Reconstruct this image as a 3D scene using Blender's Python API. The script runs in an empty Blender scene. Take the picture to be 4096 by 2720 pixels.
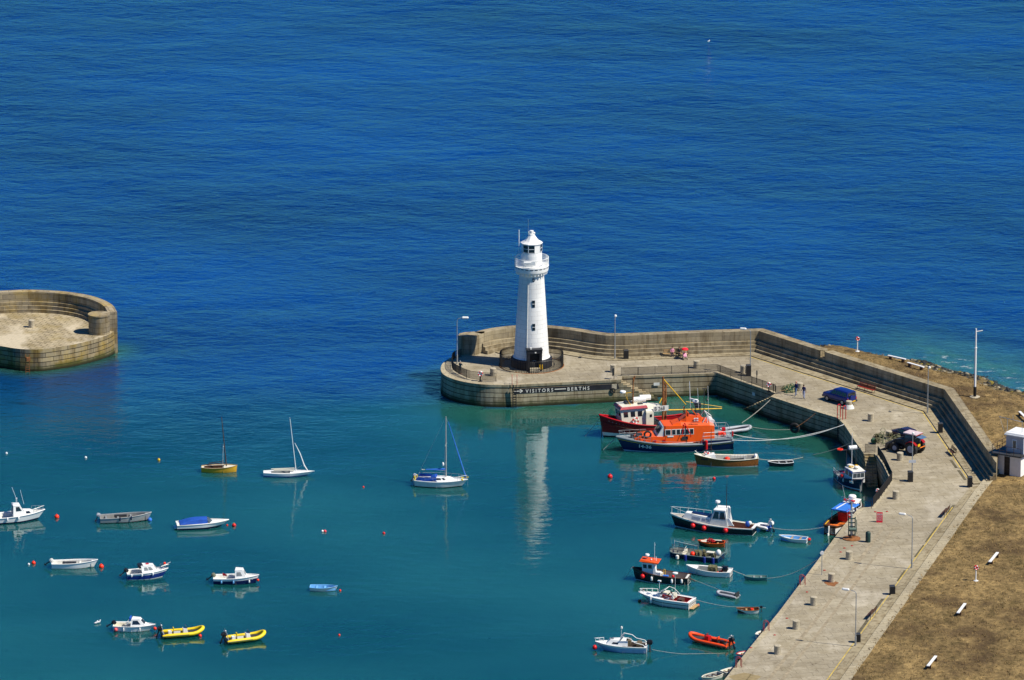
import bpy, math, random
import numpy as np
from mathutils import Vector, Matrix
random.seed(7)
R = math.radians
scene = bpy.context.scene
COL = scene.collection
# ---------------- camera ----------------
FPX = 26000.0; PITCH = math.atan(7210/26000); DIST = 852.0
CAM = Vector((0, -DIST*math.cos(PITCH), DIST*math.sin(PITCH)))
cd = bpy.data.cameras.new('camera'); cam = bpy.data.objects.new('camera', cd); COL.objects.link(cam)
cam.location = CAM; cam.rotation_euler = (math.pi/2-PITCH, 0, 0)
cd.sensor_width = 36; cd.lens = FPX/4096*36; cd.clip_start = 5; cd.clip_end = 9000
scene.camera = cam
# ---------------- light ----------------
SUN_EL = R(51); SUN_AZ = R(-20)      # measured from +x towards +y
wd = bpy.data.worlds.new("World"); scene.world = wd; wd.use_nodes = True
nt = wd.node_tree; bg = nt.nodes['Background']
sk = nt.nodes.new('ShaderNodeTexSky'); sk.sky_type = 'NISHITA'; sk.sun_disc = False
sk.sun_elevation = SUN_EL; sk.sun_rotation = R(90)-SUN_AZ; sk.air_density = 1.0; sk.dust_density = 0.0; sk.ozone_density = 4.0
tint = nt.nodes.new('ShaderNodeMix'); tint.data_type = 'RGBA'; tint.blend_type = 'MULTIPLY'; tint.inputs[0].default_value = 1; tint.inputs[7].default_value = (.16, .74, 1.36, 1)
nt.links.new(sk.outputs[0], tint.inputs[6]); nt.links.new(tint.outputs[2], bg.inputs[0]); bg.inputs[1].default_value = 0.05
sl = bpy.data.lights.new('sun', 'SUN'); sl.energy = 4.8; sl.angle = R(0.5); sl.color = (1.0, .935, .80)
so = bpy.data.objects.new('sun', sl); COL.objects.link(so)
sd = Vector((math.cos(SUN_EL)*math.cos(SUN_AZ), math.cos(SUN_EL)*math.sin(SUN_AZ), math.sin(SUN_EL)))
so.rotation_euler = sd.to_track_quat('Z', 'Y').to_euler()
scene.view_settings.view_transform = 'Standard'; scene.view_settings.look = 'None'
scene.view_settings.exposure = 0.38; scene.view_settings.gamma = 1.0
scene.render.engine = 'CYCLES'; scene.cycles.max_bounces = 6

# ---------------- helpers ----------------
FW = Vector((0, math.cos(PITCH), -math.sin(PITCH))); UPV = Vector((0, math.sin(PITCH), math.cos(PITCH)))
def W(u, v, z=0.0):
    "world point at height z seen at (u, v) of the 4096 x 2720 photograph"
    d = FW*FPX + Vector((1, 0, 0))*(u-2048) - UPV*(v-1360)
    return CAM + d*((z-CAM.z)/d.z)
def W2(u, v, z=0.0):
    p = W(u, v, z); return (p.x, p.y)
def lin(c):
    return tuple(((x/255)/12.92 if x/255 <= .04045 else ((x/255+.055)/1.055)**2.4) for x in c)
MATS = {}
def M(name, col, rough=.55, metal=0.0, var=.12, vs=2.0, spec=.4, bump=0.0, alpha=None):
    "procedural paint / cloth / metal: colour with a soft noise variation; col in 0..1 linear"
    if name in MATS: return MATS[name]
    m = bpy.data.materials.new(name); m.use_nodes = True; n = m.node_tree.nodes; l = m.node_tree.links
    b = n['Principled BSDF']; b.inputs['Roughness'].default_value = rough; b.inputs['Metallic'].default_value = metal
    b.inputs['Specular IOR Level'].default_value = spec
    tc = n.new('ShaderNodeTexCoord'); no = n.new('ShaderNodeTexNoise'); no.inputs['Scale'].default_value = vs; no.inputs['Detail'].default_value = 5
    l.new(tc.outputs['Object'], no.inputs['Vector'])
    mx = n.new('ShaderNodeMix'); mx.data_type = 'RGBA'
    mr = n.new('ShaderNodeMapRange'); mr.inputs[1].default_value = .3; mr.inputs[2].default_value = .7
    l.new(no.outputs[0], mr.inputs[0]); l.new(mr.outputs[0], mx.inputs[0])
    mx.inputs[6].default_value = tuple(c*(1-var) for c in col)+(1,); mx.inputs[7].default_value = tuple(min(1, c*(1+var)) for c in col)+(1,)
    l.new(mx.outputs[2], b.inputs['Base Color'])
    if bump:
        bp = n.new('ShaderNodeBump'); bp.inputs['Distance'].default_value = bump; l.new(no.outputs[0], bp.inputs['Height']); l.new(bp.outputs[0], b.inputs['Normal'])
    if alpha is not None: b.inputs['Alpha'].default_value = alpha
    MATS[name] = m; return m

class MB:
    def __init__(s): s.v = []; s.f = []; s.m = []; s.uv = {}
    def quad(s, a, b, c, d, mi=0): s.poly([a, b, c, d], mi)
    def poly(s, ps, mi=0, uv=None):
        n = len(s.v); s.v += [tuple(p) for p in ps]; s.f.append(tuple(range(n, n+len(ps)))); s.m.append(mi)
        if uv: s.uv[len(s.f)-1] = uv
    def raw(s, vs, fs, mi=0):
        n = len(s.v); s.v += [tuple(p) for p in vs]
        for f in fs: s.f.append(tuple(n+i for i in f)); s.m.append(mi)
    def box(s, c, d, rz=0, mi=0, top=1.0, M4=None):
        x, y, z = d[0]/2, d[1]/2, d[2]/2; ca, sa = math.cos(rz), math.sin(rz); vs = []
        for zz, k in ((-z, 1), (z, top)):
            for (a, b) in ((-x, -y), (x, -y), (x, y), (-x, y)):
                a *= k; b *= k
                p = Vector((a*ca-b*sa, a*sa+b*ca, zz))
                if M4 is not None: p = M4 @ Vector((a, b, zz))
                vs.append((c[0]+p.x, c[1]+p.y, c[2]+p.z))
        s.raw(vs, [(3, 2, 1, 0), (4, 5, 6, 7), (0, 1, 5, 4), (1, 2, 6, 5), (2, 3, 7, 6), (3, 0, 4, 7)], mi)
    def hexa(s, v8, mi=0):
        s.raw(v8, [(3, 2, 1, 0), (4, 5, 6, 7), (0, 1, 5, 4), (1, 2, 6, 5), (2, 3, 7, 6), (3, 0, 4, 7)], mi)
    def tube(s, pts, r, n=6, mi=0, closed=False, r2=None):
        pts = [Vector(p) for p in pts]; k = len(pts); rings = []
        for i, p in enumerate(pts):
            if closed: t = (pts[(i+1) % k]-pts[i-1])
            else: t = pts[min(i+1, k-1)]-pts[max(i-1, 0)]
            if t.length < 1e-6: t = Vector((0, 0, 1))
            t.normalize(); up = Vector((0, 0, 1)) if abs(t.z) < .9 else Vector((1, 0, 0))
            a = t.cross(up).normalized(); b = t.cross(a)
            rr = (r if not isinstance(r, (list, tuple)) else r[i])
            if r2 is not None: rr = r+(r2-r)*i/(k-1)
            rings.append([p+a*rr*math.cos(2*math.pi*j/n)+b*rr*math.sin(2*math.pi*j/n) for j in range(n)])
        vs = [q for g in rings for q in g]; fs = []
        for i in range(k if closed else k-1):
            o, q = i*n, ((i+1) % k)*n
            for j in range(n): fs.append((o+j, o+(j+1) % n, q+(j+1) % n, q+j))
        if not closed: fs += [tuple(range(n)), tuple((k-1)*n+j for j in reversed(range(n)))]
        s.raw(vs, fs, mi)
    def lathe(s, prof, c=(0, 0, 0), n=24, mi=0, cap=True, ph=0.0):
        vs = []; fs = []
        for r, z in prof: vs += [(c[0]+r*math.cos(2*math.pi*j/n+ph), c[1]+r*math.sin(2*math.pi*j/n+ph), c[2]+z) for j in range(n)]
        for i in range(len(prof)-1):
            for j in range(n): fs.append((i*n+j, i*n+(j+1) % n, (i+1)*n+(j+1) % n, (i+1)*n+j))
        if cap: fs += [tuple(reversed(range(n))), tuple((len(prof)-1)*n+j for j in range(n))]
        s.raw(vs, fs, mi)
    def ball(s, c, r, mi=0, n=12, sq=(1, 1, 1)):
        k = max(6, n//2); vs = [(c[0], c[1], c[2]-r*sq[2])]; fs = []
        for i in range(1, k):
            t = -math.pi/2+math.pi*i/k
            vs += [(c[0]+sq[0]*r*math.cos(t)*math.cos(2*math.pi*j/n), c[1]+sq[1]*r*math.cos(t)*math.sin(2*math.pi*j/n), c[2]+sq[2]*r*math.sin(t)) for j in range(n)]
        vs.append((c[0], c[1], c[2]+r*sq[2]))
        for j in range(n):
            fs.append((0, 1+(j+1) % n, 1+j)); fs.append((len(vs)-1, 1+(k-2)*n+j, 1+(k-2)*n+(j+1) % n))
            for i in range(k-2): fs.append((1+i*n+j, 1+i*n+(j+1) % n, 1+(i+1)*n+(j+1) % n, 1+(i+1)*n+j))
        s.raw(vs, fs, mi)
    def torus(s, c, R_, r, axis='z', mi=0, n=20, k=8):
        pts = []
        for j in range(n):
            a = 2*math.pi*j/n; x, y = R_*math.cos(a), R_*math.sin(a)
            pts.append({'z': (c[0]+x, c[1]+y, c[2]), 'y': (c[0]+x, c[1], c[2]+y), 'x': (c[0], c[1]+x, c[2]+y)}[axis])
        s.tube(pts, r, k, mi, closed=True)
    def prism(s, poly, z0, z1, mi=0, mtop=None):
        n = len(poly); vs = [(p[0], p[1], z0) for p in poly]+[(p[0], p[1], z1) for p in poly]
        s.raw(vs, [(i, (i+1) % n, n+(i+1) % n, n+i) for i in range(n)]+[tuple(reversed(range(n)))], mi)
        s.raw([(p[0], p[1], z1) for p in poly], [tuple(range(n))], mi if mtop is None else mtop)
    def frus(s, x0, x1, wa, wf, z0, z1, ra=.1, rf=.3, si=.08, mi=0, zf=None):
        "cabin block: x0 aft, x1 fore; returns named faces as corner lists (bl, br, tr, tl seen from outside)"
        zf = z1 if zf is None else zf
        A = [(x0, -wa/2, z0), (x1, -wf/2, z0), (x1, wf/2, z0), (x0, wa/2, z0), (x0+ra, -wa/2+si, z1), (x1-rf, -wf/2+si, zf), (x1-rf, wf/2-si, zf), (x0+ra, wa/2-si, z1)]
        s.hexa(A, mi)
        return dict(right=[A[0], A[1], A[5], A[4]], front=[A[1], A[2], A[6], A[5]], left=[A[2], A[3], A[7], A[6]], back=[A[3], A[0], A[4], A[7]], top=[A[4], A[5], A[6], A[7]])
    def panel(s, face, u0, u1, v0, v1, t=.02, mi=0, cut=0.0):
        a, b, c, d = [Vector(p) for p in face]
        P = lambda u, v: (a*(1-u)+b*u)*(1-v)+(d*(1-u)+c*u)*v
        n = (b-a).cross(d-a).normalized()*t
        q = [P(u0, v0), P(u1, v0), P(u1-cut, v1), P(u0+cut, v1)]
        s.hexa([*[p-n*.3 for p in q], *[p+n for p in q]], mi)
    def build(s, name, mats, parent=None, smooth=False, shade_auto=None):
        me = bpy.data.meshes.new(name); me.from_pydata(s.v, [], s.f)
        mats = mats if isinstance(mats, (list, tuple)) else [mats]
        for m in mats: me.materials.append(m)
        me.polygons.foreach_set('material_index', s.m)
        if s.uv:
            ul = me.uv_layers.new(name='UVMap')
            for fi, uv in s.uv.items():
                p = me.polygons[fi]
                for k, li in enumerate(p.loop_indices): ul.data[li].uv = uv[k]
        if smooth:
            me.polygons.foreach_set('use_smooth', [True]*len(me.polygons))
            try: me.set_sharp_from_angle(angle=R(38))
            except Exception: pass
        me.update()
        o = bpy.data.objects.new(name, me); COL.objects.link(o)
        if parent is not None: o.parent = parent
        return o
def tag(o, label=None, cat=None, group=None, kind=None):
    if label: o['label'] = label
    if cat: o['category'] = cat
    if group: o['group'] = group
    if kind: o['kind'] = kind
    return o
def thing(name, label, cat, loc=(0, 0, 0), rz=0, group=None):
    o = bpy.data.objects.new(name, None); COL.objects.link(o); o.location = loc; o.rotation_euler = (0, 0, rz); o.empty_display_size = .3
    return tag(o, label, cat, group)
def kids(o): return [c for c in bpy.data.objects if c.parent == o]
def dup(root, loc, rz, label, group=None):
    r = root.copy(); COL.objects.link(r); r.location = loc; r.rotation_euler = (0, 0, rz); r['label'] = label
    if group: r['group'] = group
    for ch in kids(root):
        c = ch.copy(); COL.objects.link(c); c.parent = r
        for g in kids(ch):
            d = g.copy(); COL.objects.link(d); d.parent = c
    return r
def text(name, s, size, o, ex, ey, mat, parent=None, ext=.012, space=1.0, bold=0.0, sx=1.0):
    cu = bpy.data.curves.new(name, 'FONT'); cu.body = s; cu.size = size; cu.extrude = ext; cu.space_character = space; cu.offset = bold; cu.resolution_u = 3
    cu.align_x = 'LEFT'
    t = bpy.data.objects.new(name, cu); COL.objects.link(t); bpy.context.view_layer.update()
    me = bpy.data.meshes.new_from_object(t); bpy.data.objects.remove(t)
    o, ex, ey = Vector(o), Vector(ex).normalized(), Vector(ey).normalized(); ez = ex.cross(ey)
    for v in me.vertices: c = v.co.copy(); v.co = o+ex*c.x*sx+ey*c.y+ez*c.z
    me.materials.clear(); me.materials.append(mat)
    ob = bpy.data.objects.new(name, me); COL.objects.link(ob)
    if parent is not None: ob.parent = parent
    return ob
def off(path, d):
    "offset a 2-D path to the right of its direction by d (mitred)"
    out = []; n = len(path)
    for i in range(n):
        ns = []
        if i > 0: a = Vector(path[i])-Vector(path[i-1]); ns.append(Vector((a.y, -a.x)).normalized())
        if i < n-1: a = Vector(path[i+1])-Vector(path[i]); ns.append(Vector((a.y, -a.x)).normalized())
        m = sum(ns, Vector((0, 0))); m.normalize(); k = d/max(.4, m.dot(ns[0])); out.append((path[i][0]+m.x*k, path[i][1]+m.y*k))
    return out
def smoothpath(p, it=2):
    for _ in range(it):
        q = [p[0]]
        for i in range(len(p)-1):
            a, b = Vector(p[i]), Vector(p[i+1]); q += [tuple(a*.75+b*.25), tuple(a*.25+b*.75)]
        q.append(p[-1]); p = q
    return p
def sweep(mb, path, prof, mi=0, caps=True, endfix=None):
    "sweep profile [(offset, z)] along the path with uv in metres"
    rows = [off(path, o) for o, z in prof]
    if endfix:
        for k in range(len(prof)):
            if prof[k][0] < 0: rows[k][-1] = endfix
    L = [0]
    for i in range(1, len(path)): L.append(L[-1]+(Vector(path[i])-Vector(path[i-1])).length)
    S = [0]
    for i in range(1, len(prof)): S.append(S[-1]+math.hypot(prof[i][0]-prof[i-1][0], prof[i][1]-prof[i-1][1]))
    for k in range(len(prof)-1):
        z0, z1 = prof[k][1], prof[k+1][1]; vert = abs(prof[k][0]-prof[k+1][0]) < .3*abs(z0-z1)
        for i in range(len(path)-1):
            a = (*rows[k][i], z0); b = (*rows[k][i+1], z0); c = (*rows[k+1][i+1], z1); d = (*rows[k+1][i], z1)
            v0, v1 = (z0, z1) if vert else (S[k]+50, S[k+1]+50)
            mb.poly([d, c, b, a], mi, uv=[(L[i], v1), (L[i+1], v1), (L[i+1], v0), (L[i], v0)])
    if caps:
        for i in (0, -1):
            ps = [(*rows[k][i], prof[k][1]) for k in range(len(prof))]
            if i == -1: ps.reverse()
            mb.poly(ps, mi, uv=[(prof[k][0], prof[k][1]) for k in (range(len(prof)) if i == 0 else reversed(range(len(prof))))])
def wallstrip(mb, path, z0, z1, bat=.0, mi=0, closed=False):
    "vertical wall facing the right of the path; bat = outward lean at the foot"
    foot = off(path, bat); L = 0
    for i in range(len(path)-1):
        d = (Vector(path[i+1])-Vector(path[i])).length
        mb.poly([(*foot[i], z0), (*foot[i+1], z0), (*path[i+1], z1), (*path[i], z1)], mi, uv=[(L, z0), (L+d, z0), (L+d, z1), (L, z1)]); L += d
# ---------------- stone materials ----------------
def stone(name, c1, c2, mortar, bw, bh, uv=True, rot=0.0, ms=.02, weed=False, stain=(.20, .15, .07), stainamt=.5, bump=.02, white=0.0, off_=.5, msm=.1, blotch=.55, line=0.0, wth=(.56, .66), wcol=(.72, .66, .55), streak=True):
    m = bpy.data.materials.new(name); m.use_nodes = True; n = m.node_tree.nodes; l = m.node_tree.links
    b = n['Principled BSDF']; b.inputs['Roughness'].default_value = .9; b.inputs['Specular IOR Level'].default_value = .2
    tc = n.new('ShaderNodeTexCoord'); geo = n.new('ShaderNodeNewGeometry')
    mp = n.new('ShaderNodeMapping'); mp.inputs['Rotation'].default_value[2] = rot
    l.new(tc.outputs['UV'] if uv else geo.outputs['Position'], mp.inputs['Vector'])
    br = n.new('ShaderNodeTexBrick'); br.inputs['Scale'].default_value = 1; br.inputs['Brick Width'].default_value = bw; br.inputs['Row Height'].default_value = bh
    br.inputs['Mortar Size'].default_value = ms; br.inputs['Mortar Smooth'].default_value = msm; br.inputs['Bias'].default_value = -.1; br.offset = off_
    br.inputs['Color1'].default_value = (*c1, 1); br.inputs['Color2'].default_value = (*c2, 1); br.inputs['Mortar'].default_value = (*mortar, 1)
    # wobble the joints a little
    nw = n.new('ShaderNodeTexNoise'); nw.inputs['Scale'].default_value = .7; nw.inputs['Detail'].default_value = 3; l.new(geo.outputs['Position'], nw.inputs['Vector'])
    vm = n.new('ShaderNodeVectorMath'); vm.operation = 'MULTIPLY_ADD'; vm.inputs[1].default_value = (.06, .06, .06); l.new(nw.outputs[1], vm.inputs[0]); l.new(mp.outputs[0], vm.inputs[2]); l.new(vm.outputs[0], br.inputs['Vector'])
    n1 = n.new('ShaderNodeTexNoise'); n1.inputs['Scale'].default_value = .35; n1.inputs['Detail'].default_value = 7; n1.inputs['Roughness'].default_value = .65; l.new(geo.outputs['Position'], n1.inputs['Vector'])
    n2 = n.new('ShaderNodeTexNoise'); n2.inputs['Scale'].default_value = 2.2; n2.inputs['Detail'].default_value = 8; n2.inputs['Roughness'].default_value = .7; l.new(geo.outputs['Position'], n2.inputs['Vector'])
    def mr(src, a, b_, c, d):
        q = n.new('ShaderNodeMapRange'); q.inputs[1].default_value = a; q.inputs[2].default_value = b_; q.inputs[3].default_value = c; q.inputs[4].default_value = d; l.new(src, q.inputs[0]); return q.outputs[0]
    def mix(f, a, b_, mode='MIX'):
        q = n.new('ShaderNodeMix'); q.data_type = 'RGBA'; q.blend_type = mode
        if isinstance(f, float): q.inputs[0].default_value = f
        else: l.new(f, q.inputs[0])
        for s_, i in ((a, 6), (b_, 7)):
            if isinstance(s_, tuple): q.inputs[i].default_value = (*s_, 1)
            else: l.new(s_, q.inputs[i])
        return q.outputs[2]
    col = mix(mr(n2.outputs[0], .3, .7, 0, blotch), br.outputs[0], (.62, .60, .56), 'MULTIPLY')
    col = mix(mr(n1.outputs[0], .46, .66, 0, stainamt), col, stain)
    nb = n.new('ShaderNodeTexNoise'); nb.inputs['Scale'].default_value = .09; nb.inputs['Detail'].default_value = 5; nb.inputs['Roughness'].default_value = .6; l.new(geo.outputs['Position'], nb.inputs['Vector'])
    col = mix(mr(nb.outputs[0], .40, .62, 0, .6), col, (.66, .65, .66), 'MULTIPLY')
    if line:
        sv = n.new('ShaderNodeSeparateXYZ'); l.new(vm.outputs[0], sv.inputs[0])
        dv = n.new('ShaderNodeMath'); dv.operation = 'DIVIDE'; dv.inputs[1].default_value = line; l.new(sv.outputs[1], dv.inputs[0])
        fr = n.new('ShaderNodeMath'); fr.operation = 'FRACT'; l.new(dv.outputs[0], fr.inputs[0])
        ce = n.new('ShaderNodeMath'); ce.operation = 'SUBTRACT'; ce.inputs[1].default_value = .5; l.new(fr.outputs[0], ce.inputs[0])
        ab = n.new('ShaderNodeMath'); ab.operation = 'ABSOLUTE'; l.new(ce.outputs[0], ab.inputs[0])
        col = mix(mr(ab.outputs[0], .40, .46, 0, .92), col, (.015, .014, .012))
    if white:
        n3 = n.new('ShaderNodeTexNoise'); n3.inputs['Scale'].default_value = .22; n3.inputs['Detail'].default_value = 6; n3.inputs['Roughness'].default_value = .6
        mp3 = n.new('ShaderNodeMapping'); mp3.inputs['Location'].default_value = (31, 7, 3); mp3.inputs['Scale'].default_value = (1, .5, 1); l.new(geo.outputs['Position'], mp3.inputs['Vector']); l.new(mp3.outputs[0], n3.inputs['Vector'])
        col = mix(mr(n3.outputs[0], wth[0], wth[1], 0, white), col, wcol)
    mps = n.new('ShaderNodeMapping'); mps.inputs['Scale'].default_value = (1.3, 1.3, .12); l.new(geo.outputs['Position'], mps.inputs['Vector'])
    ns = n.new('ShaderNodeTexNoise'); ns.inputs['Scale'].default_value = 1.0; ns.inputs['Detail'].default_value = 6; ns.inputs['Roughness'].default_value = .7; l.new(mps.outputs[0], ns.inputs['Vector'])
    if not uv:
        nd = n.new('ShaderNodeTexNoise'); nd.inputs['Scale'].default_value = .8; nd.inputs['Detail'].default_value = 4; nd.inputs['Roughness'].default_value = .75; l.new(geo.outputs['Position'], nd.inputs['Vector'])
        col = mix(mr(nd.outputs[0], .60, .68, 0, .55), col, (.40, .36, .30), 'MULTIPLY')
    if uv and streak: col = mix(mr(ns.outputs[0], .47, .64, 0, .75), col, (.42, .36, .28), 'MULTIPLY')
    if weed:
        sp = n.new('ShaderNodeSeparateXYZ'); l.new(geo.outputs['Position'], sp.inputs[0])
        ad = n.new('ShaderNodeMath'); ad.operation = 'MULTIPLY_ADD'; ad.inputs[1].default_value = -1.6; l.new(n1.outputs[0], ad.inputs[0]); l.new(sp.outputs[2], ad.inputs[2])
        col = mix(mr(ad.outputs[0], -.55, .15, .85, 0), col, (.035, .05, .012))
        ad2 = n.new('ShaderNodeMath'); ad2.operation = 'MULTIPLY_ADD'; ad2.inputs[1].default_value = -.15; l.new(n2.outputs[0], ad2.inputs[0]); l.new(sp.outputs[2], ad2.inputs[2])
        col = mix(mr(ad2.outputs[0], .05, .40, .85, 0), col, (.02, .018, .01))
    l.new(col, b.inputs['Base Color'])
    bp = n.new('ShaderNodeBump'); bp.inputs['Distance'].default_value = bump; bp.inputs['Strength'].default_value = .8
    sub = n.new('ShaderNodeMath'); sub.operation = 'SUBTRACT'; l.new(n2.outputs[0], sub.inputs[0]); l.new(br.outputs[1], sub.inputs[1])
    l.new(sub.outputs[0], bp.inputs['Height']); l.new(bp.outputs[0], b.inputs['Normal'])
    return m
S_WALL = stone('harbour wall masonry', (.50, .43, .285), (.37, .32, .22), (.14, .12, .09), 2.3, .62, ms=.018, weed=True, stain=(.24, .18, .08), stainamt=.5, line=.62)
S_PAR = stone('parapet masonry', (.42, .355, .235), (.30, .255, .175), (.17, .15, .11), 2.2, .62, ms=.015, stain=(.27, .215, .115), stainamt=.5)
S_DECK = stone('quay paving', (.45, .395, .288), (.385, .337, .245), (.21, .18, .13), 2.4, 1.2, uv=False, rot=R(-12), ms=.022, white=.22, stain=(.27, .225, .145), stainamt=.75, off_=.35, blotch=.85)
S_PATH = stone('footpath flags', (.39, .33, .215), (.34, .29, .19), (.2, .17, .11), 1.5, 1.5, ms=.02, stain=(.29, .25, .16), stainamt=.35, blotch=.3)
S_OLD = stone('old pier paving', (.52, .43, .28), (.36, .30, .20), (.11, .095, .045), 1.1, .6, uv=False, rot=R(25), ms=.05, white=.7, wth=(.47, .60), wcol=(.60, .52, .38), stain=(.30, .23, .09), stainamt=.6)
S_OLDW = stone('old pier masonry', (.46, .375, .22), (.24, .205, .14), (.07, .06, .03), 2.1, .6, ms=.03, weed=True, stain=(.40, .27, .045), stainamt=.85, line=.6)
S_OLDP = stone('old pier parapet stone', (.46, .39, .26), (.30, .255, .18), (.10, .085, .05), 1.7, .65, ms=.022, stain=(.42, .29, .06), stainamt=.6)
S_BOLL = M('weathered granite', (.40, .35, .255), .9, var=.25, vs=5, bump=.02)
WHITE = M('white gloss paint', (.80, .80, .78), .35, var=.03)
WHITE2 = M('white weathered paint', (.70, .69, .64), .55, var=.08)
SCUM = M('grimy waterline paint', (.30, .31, .24), .7, var=.35, vs=3)
CREAM = M('cream gelcoat', (.72, .68, .55), .35, var=.06)
BLACK = M('black paint', (.012, .012, .014), .45, var=.3)
DGREY = M('dark grey metal', (.05, .052, .055), .5, .3)
GALV = M('galvanised steel', (.42, .44, .45), .45, .6)
NAVY = M('navy gelcoat', (.006, .012, .055), .18, var=.1, spec=.6)
BLKHULL = M('black hull enamel', (.008, .009, .018), .18, var=.1, spec=.6)
RED = M('red enamel', (.48, .006, .01), .35, var=.1)
REDH = M('dark red hull enamel', (.26, .004, .008), .3, var=.12)
ORANGE = M('orange enamel', (.74, .088, .003), .4, var=.05)
ORTUBE = M('orange rubber', (.80, .07, .008), .5, var=.1)
ORBUOY = M('orange buoy plastic', (.85, .035, .006), .4, var=.08)
REDBUOY = M('red buoy plastic', (.62, .01, .012), .4, var=.08)
YEL = M('yellow rubber', (.80, .58, .01), .5, var=.08)
YELP = M('yellow paint', (.72, .42, .01), .5, var=.15)
BLUE = M('blue canvas', (.008, .075, .40), .75, var=.15)
BLUE2 = M('light blue canvas', (.03, .17, .60), .75, var=.12)
LBLUE = M('pale blue paint', (.16, .42, .72), .5, var=.1)
TEAL = M('teal paint', (.03, .17, .20), .5, var=.12)
GREYP = M('grey deck paint', (.22, .24, .25), .6, var=.12)
GREYR = M('grey rubber', (.38, .40, .44), .6, var=.08)
ALU = M('pale grey aluminium', (.36, .37, .37), .45, .2, var=.12)
WOOD = M('varnished wood', (.24, .085, .016), .35, var=.3, vs=6)
WOODL = M('pale timber', (.42, .27, .12), .6, var=.3, vs=6)
WOODD = M('dark brown timber', (.07, .03, .014), .5, var=.3, vs=5)
RUST = M('rusty steel', (.22, .085, .025), .8, var=.45, vs=4)
GLASS = M('dark window glass', (.012, .018, .025), .08, var=.2, spec=.9)
GLASS2 = M('smoky windscreen', (.07, .09, .10), .08, var=.2, spec=.9)
RUBBER = M('black rubber', (.02, .02, .02), .8, var=.3)
ROPEM = M('weathered rope', (.40, .38, .32), .9, var=.3, vs=9)
ROPEW = M('white rope', (.70, .70, .66), .9, var=.1, vs=9)
SKIN = M('skin', (.50, .26, .17), .6, var=.08)
GREEN = M('green net', (.03, .10, .055), .9, var=.5, vs=6)
MESHB = M('brown fishing gear', (.13, .12, .06), .9, var=.6, vs=8)
LIME = M('lime green plastic', (.35, .60, .02), .5)
# ================= SETTING =================
DZ = 2.9
def PX(pts, z): return [W2(u, v, z) for u, v in pts]
# --- outer parapet path (front edge of its top), from the nose round to the watch hut
TOP = 5.45
pp1 = smoothpath(PX([(1925, 1335), (1978, 1321), (2061, 1311), (2130, 1308), (2195, 1311), (2289, 1321), (2369, 1335), (2430, 1343), (2500, 1343)], TOP), 2)
pp2 = PX([(2700, 1335), (2860, 1329), (3036, 1324)], TOP)
sec2 = PX([(3036, 1324), (3281, 1402)], TOP); sec2b = PX([(3299, 1407), (3779, 1558)], TOP); sec3 = PX([(3779, 1558), (3986, 1853)], TOP)
parapath = pp1+pp2+sec2[1:]+sec2b+sec3[1:]
# --- harbour edge of the deck at z = 2.9
edgeL = smoothpath(PX([(1800, 1433), (1770, 1452), (1762, 1478), (1775, 1500), (1820, 1519), (1880, 1532), (1950, 1539), (2037, 1540)], DZ), 2)
front = PX([(2037, 1540), (2451, 1520)], DZ)
rec = PX([(2484, 1518), (2487, 1505), (2867, 1492), (3103, 1574)], DZ)
out3 = PX([(3084, 1586), (3264, 1645), (3351, 1671), (3378, 1697), (3417, 1757), (3457, 1815)], DZ)
notch = PX([(3500, 1815), (3560, 1918), (3486, 2027), (3437, 2032)], DZ)
edgeR = PX([(3372, 2107), (3317, 2182), (3116, 2449), (2980, 2616), (2763, 2893)], DZ)
harb = edgeL+front[1:]+rec+out3+notch+edgeR
outer = off(parapath, -1.25); outer[-1] = W2(3993, 1808, TOP)
kerbR = PX([(3960, 1900), (3899, 1968), (3365, 2720), (3240, 2896)], DZ)
nose = PX([(1838, 1418), (1850, 1409)], DZ)
deckpoly = harb+list(reversed(kerbR))+list(reversed(outer))+list(reversed(nose))
mb = MB(); mb.poly([(x, y, DZ) for x, y in deckpoly]); tag(mb.build('quay_deck', S_DECK), kind='structure')
# --- quay wall (harbour face, outer face)
qw = thing('quay_wall', 'grey stone quay wall of the lighthouse pier with a painted black berth panel', 'harbour wall')
mb = MB()
wallstrip(mb, list(nose)[::-1]*0+[nose[0]]+harb, -1.5, DZ-.3, .12)
cop = [nose[0]]+harb
wallstrip(mb, off(cop, .05), DZ-.3, DZ+.004, 0)
for i in range(len(cop)-1):
    o = off(cop, .05); mb.poly([(*o[i], DZ+.004), (*o[i+1], DZ+.004), (*off(cop, -.55)[i+1], DZ+.004), (*off(cop, -.55)[i], DZ+.004)], 1, uv=[(i*1.0, 0), (i+1.0, 0), (i+1.0, .6), (i*1.0, .6)])
S_COP = stone('coping stone', (.50, .435, .30), (.43, .375, .26), (.28, .24, .17), 1.6, .8, uv=False, rot=R(-12), ms=.03, stain=(.34, .27, .16), stainamt=.5)
mb.build('masonry', [S_WALL, S_COP], qw)
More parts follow.
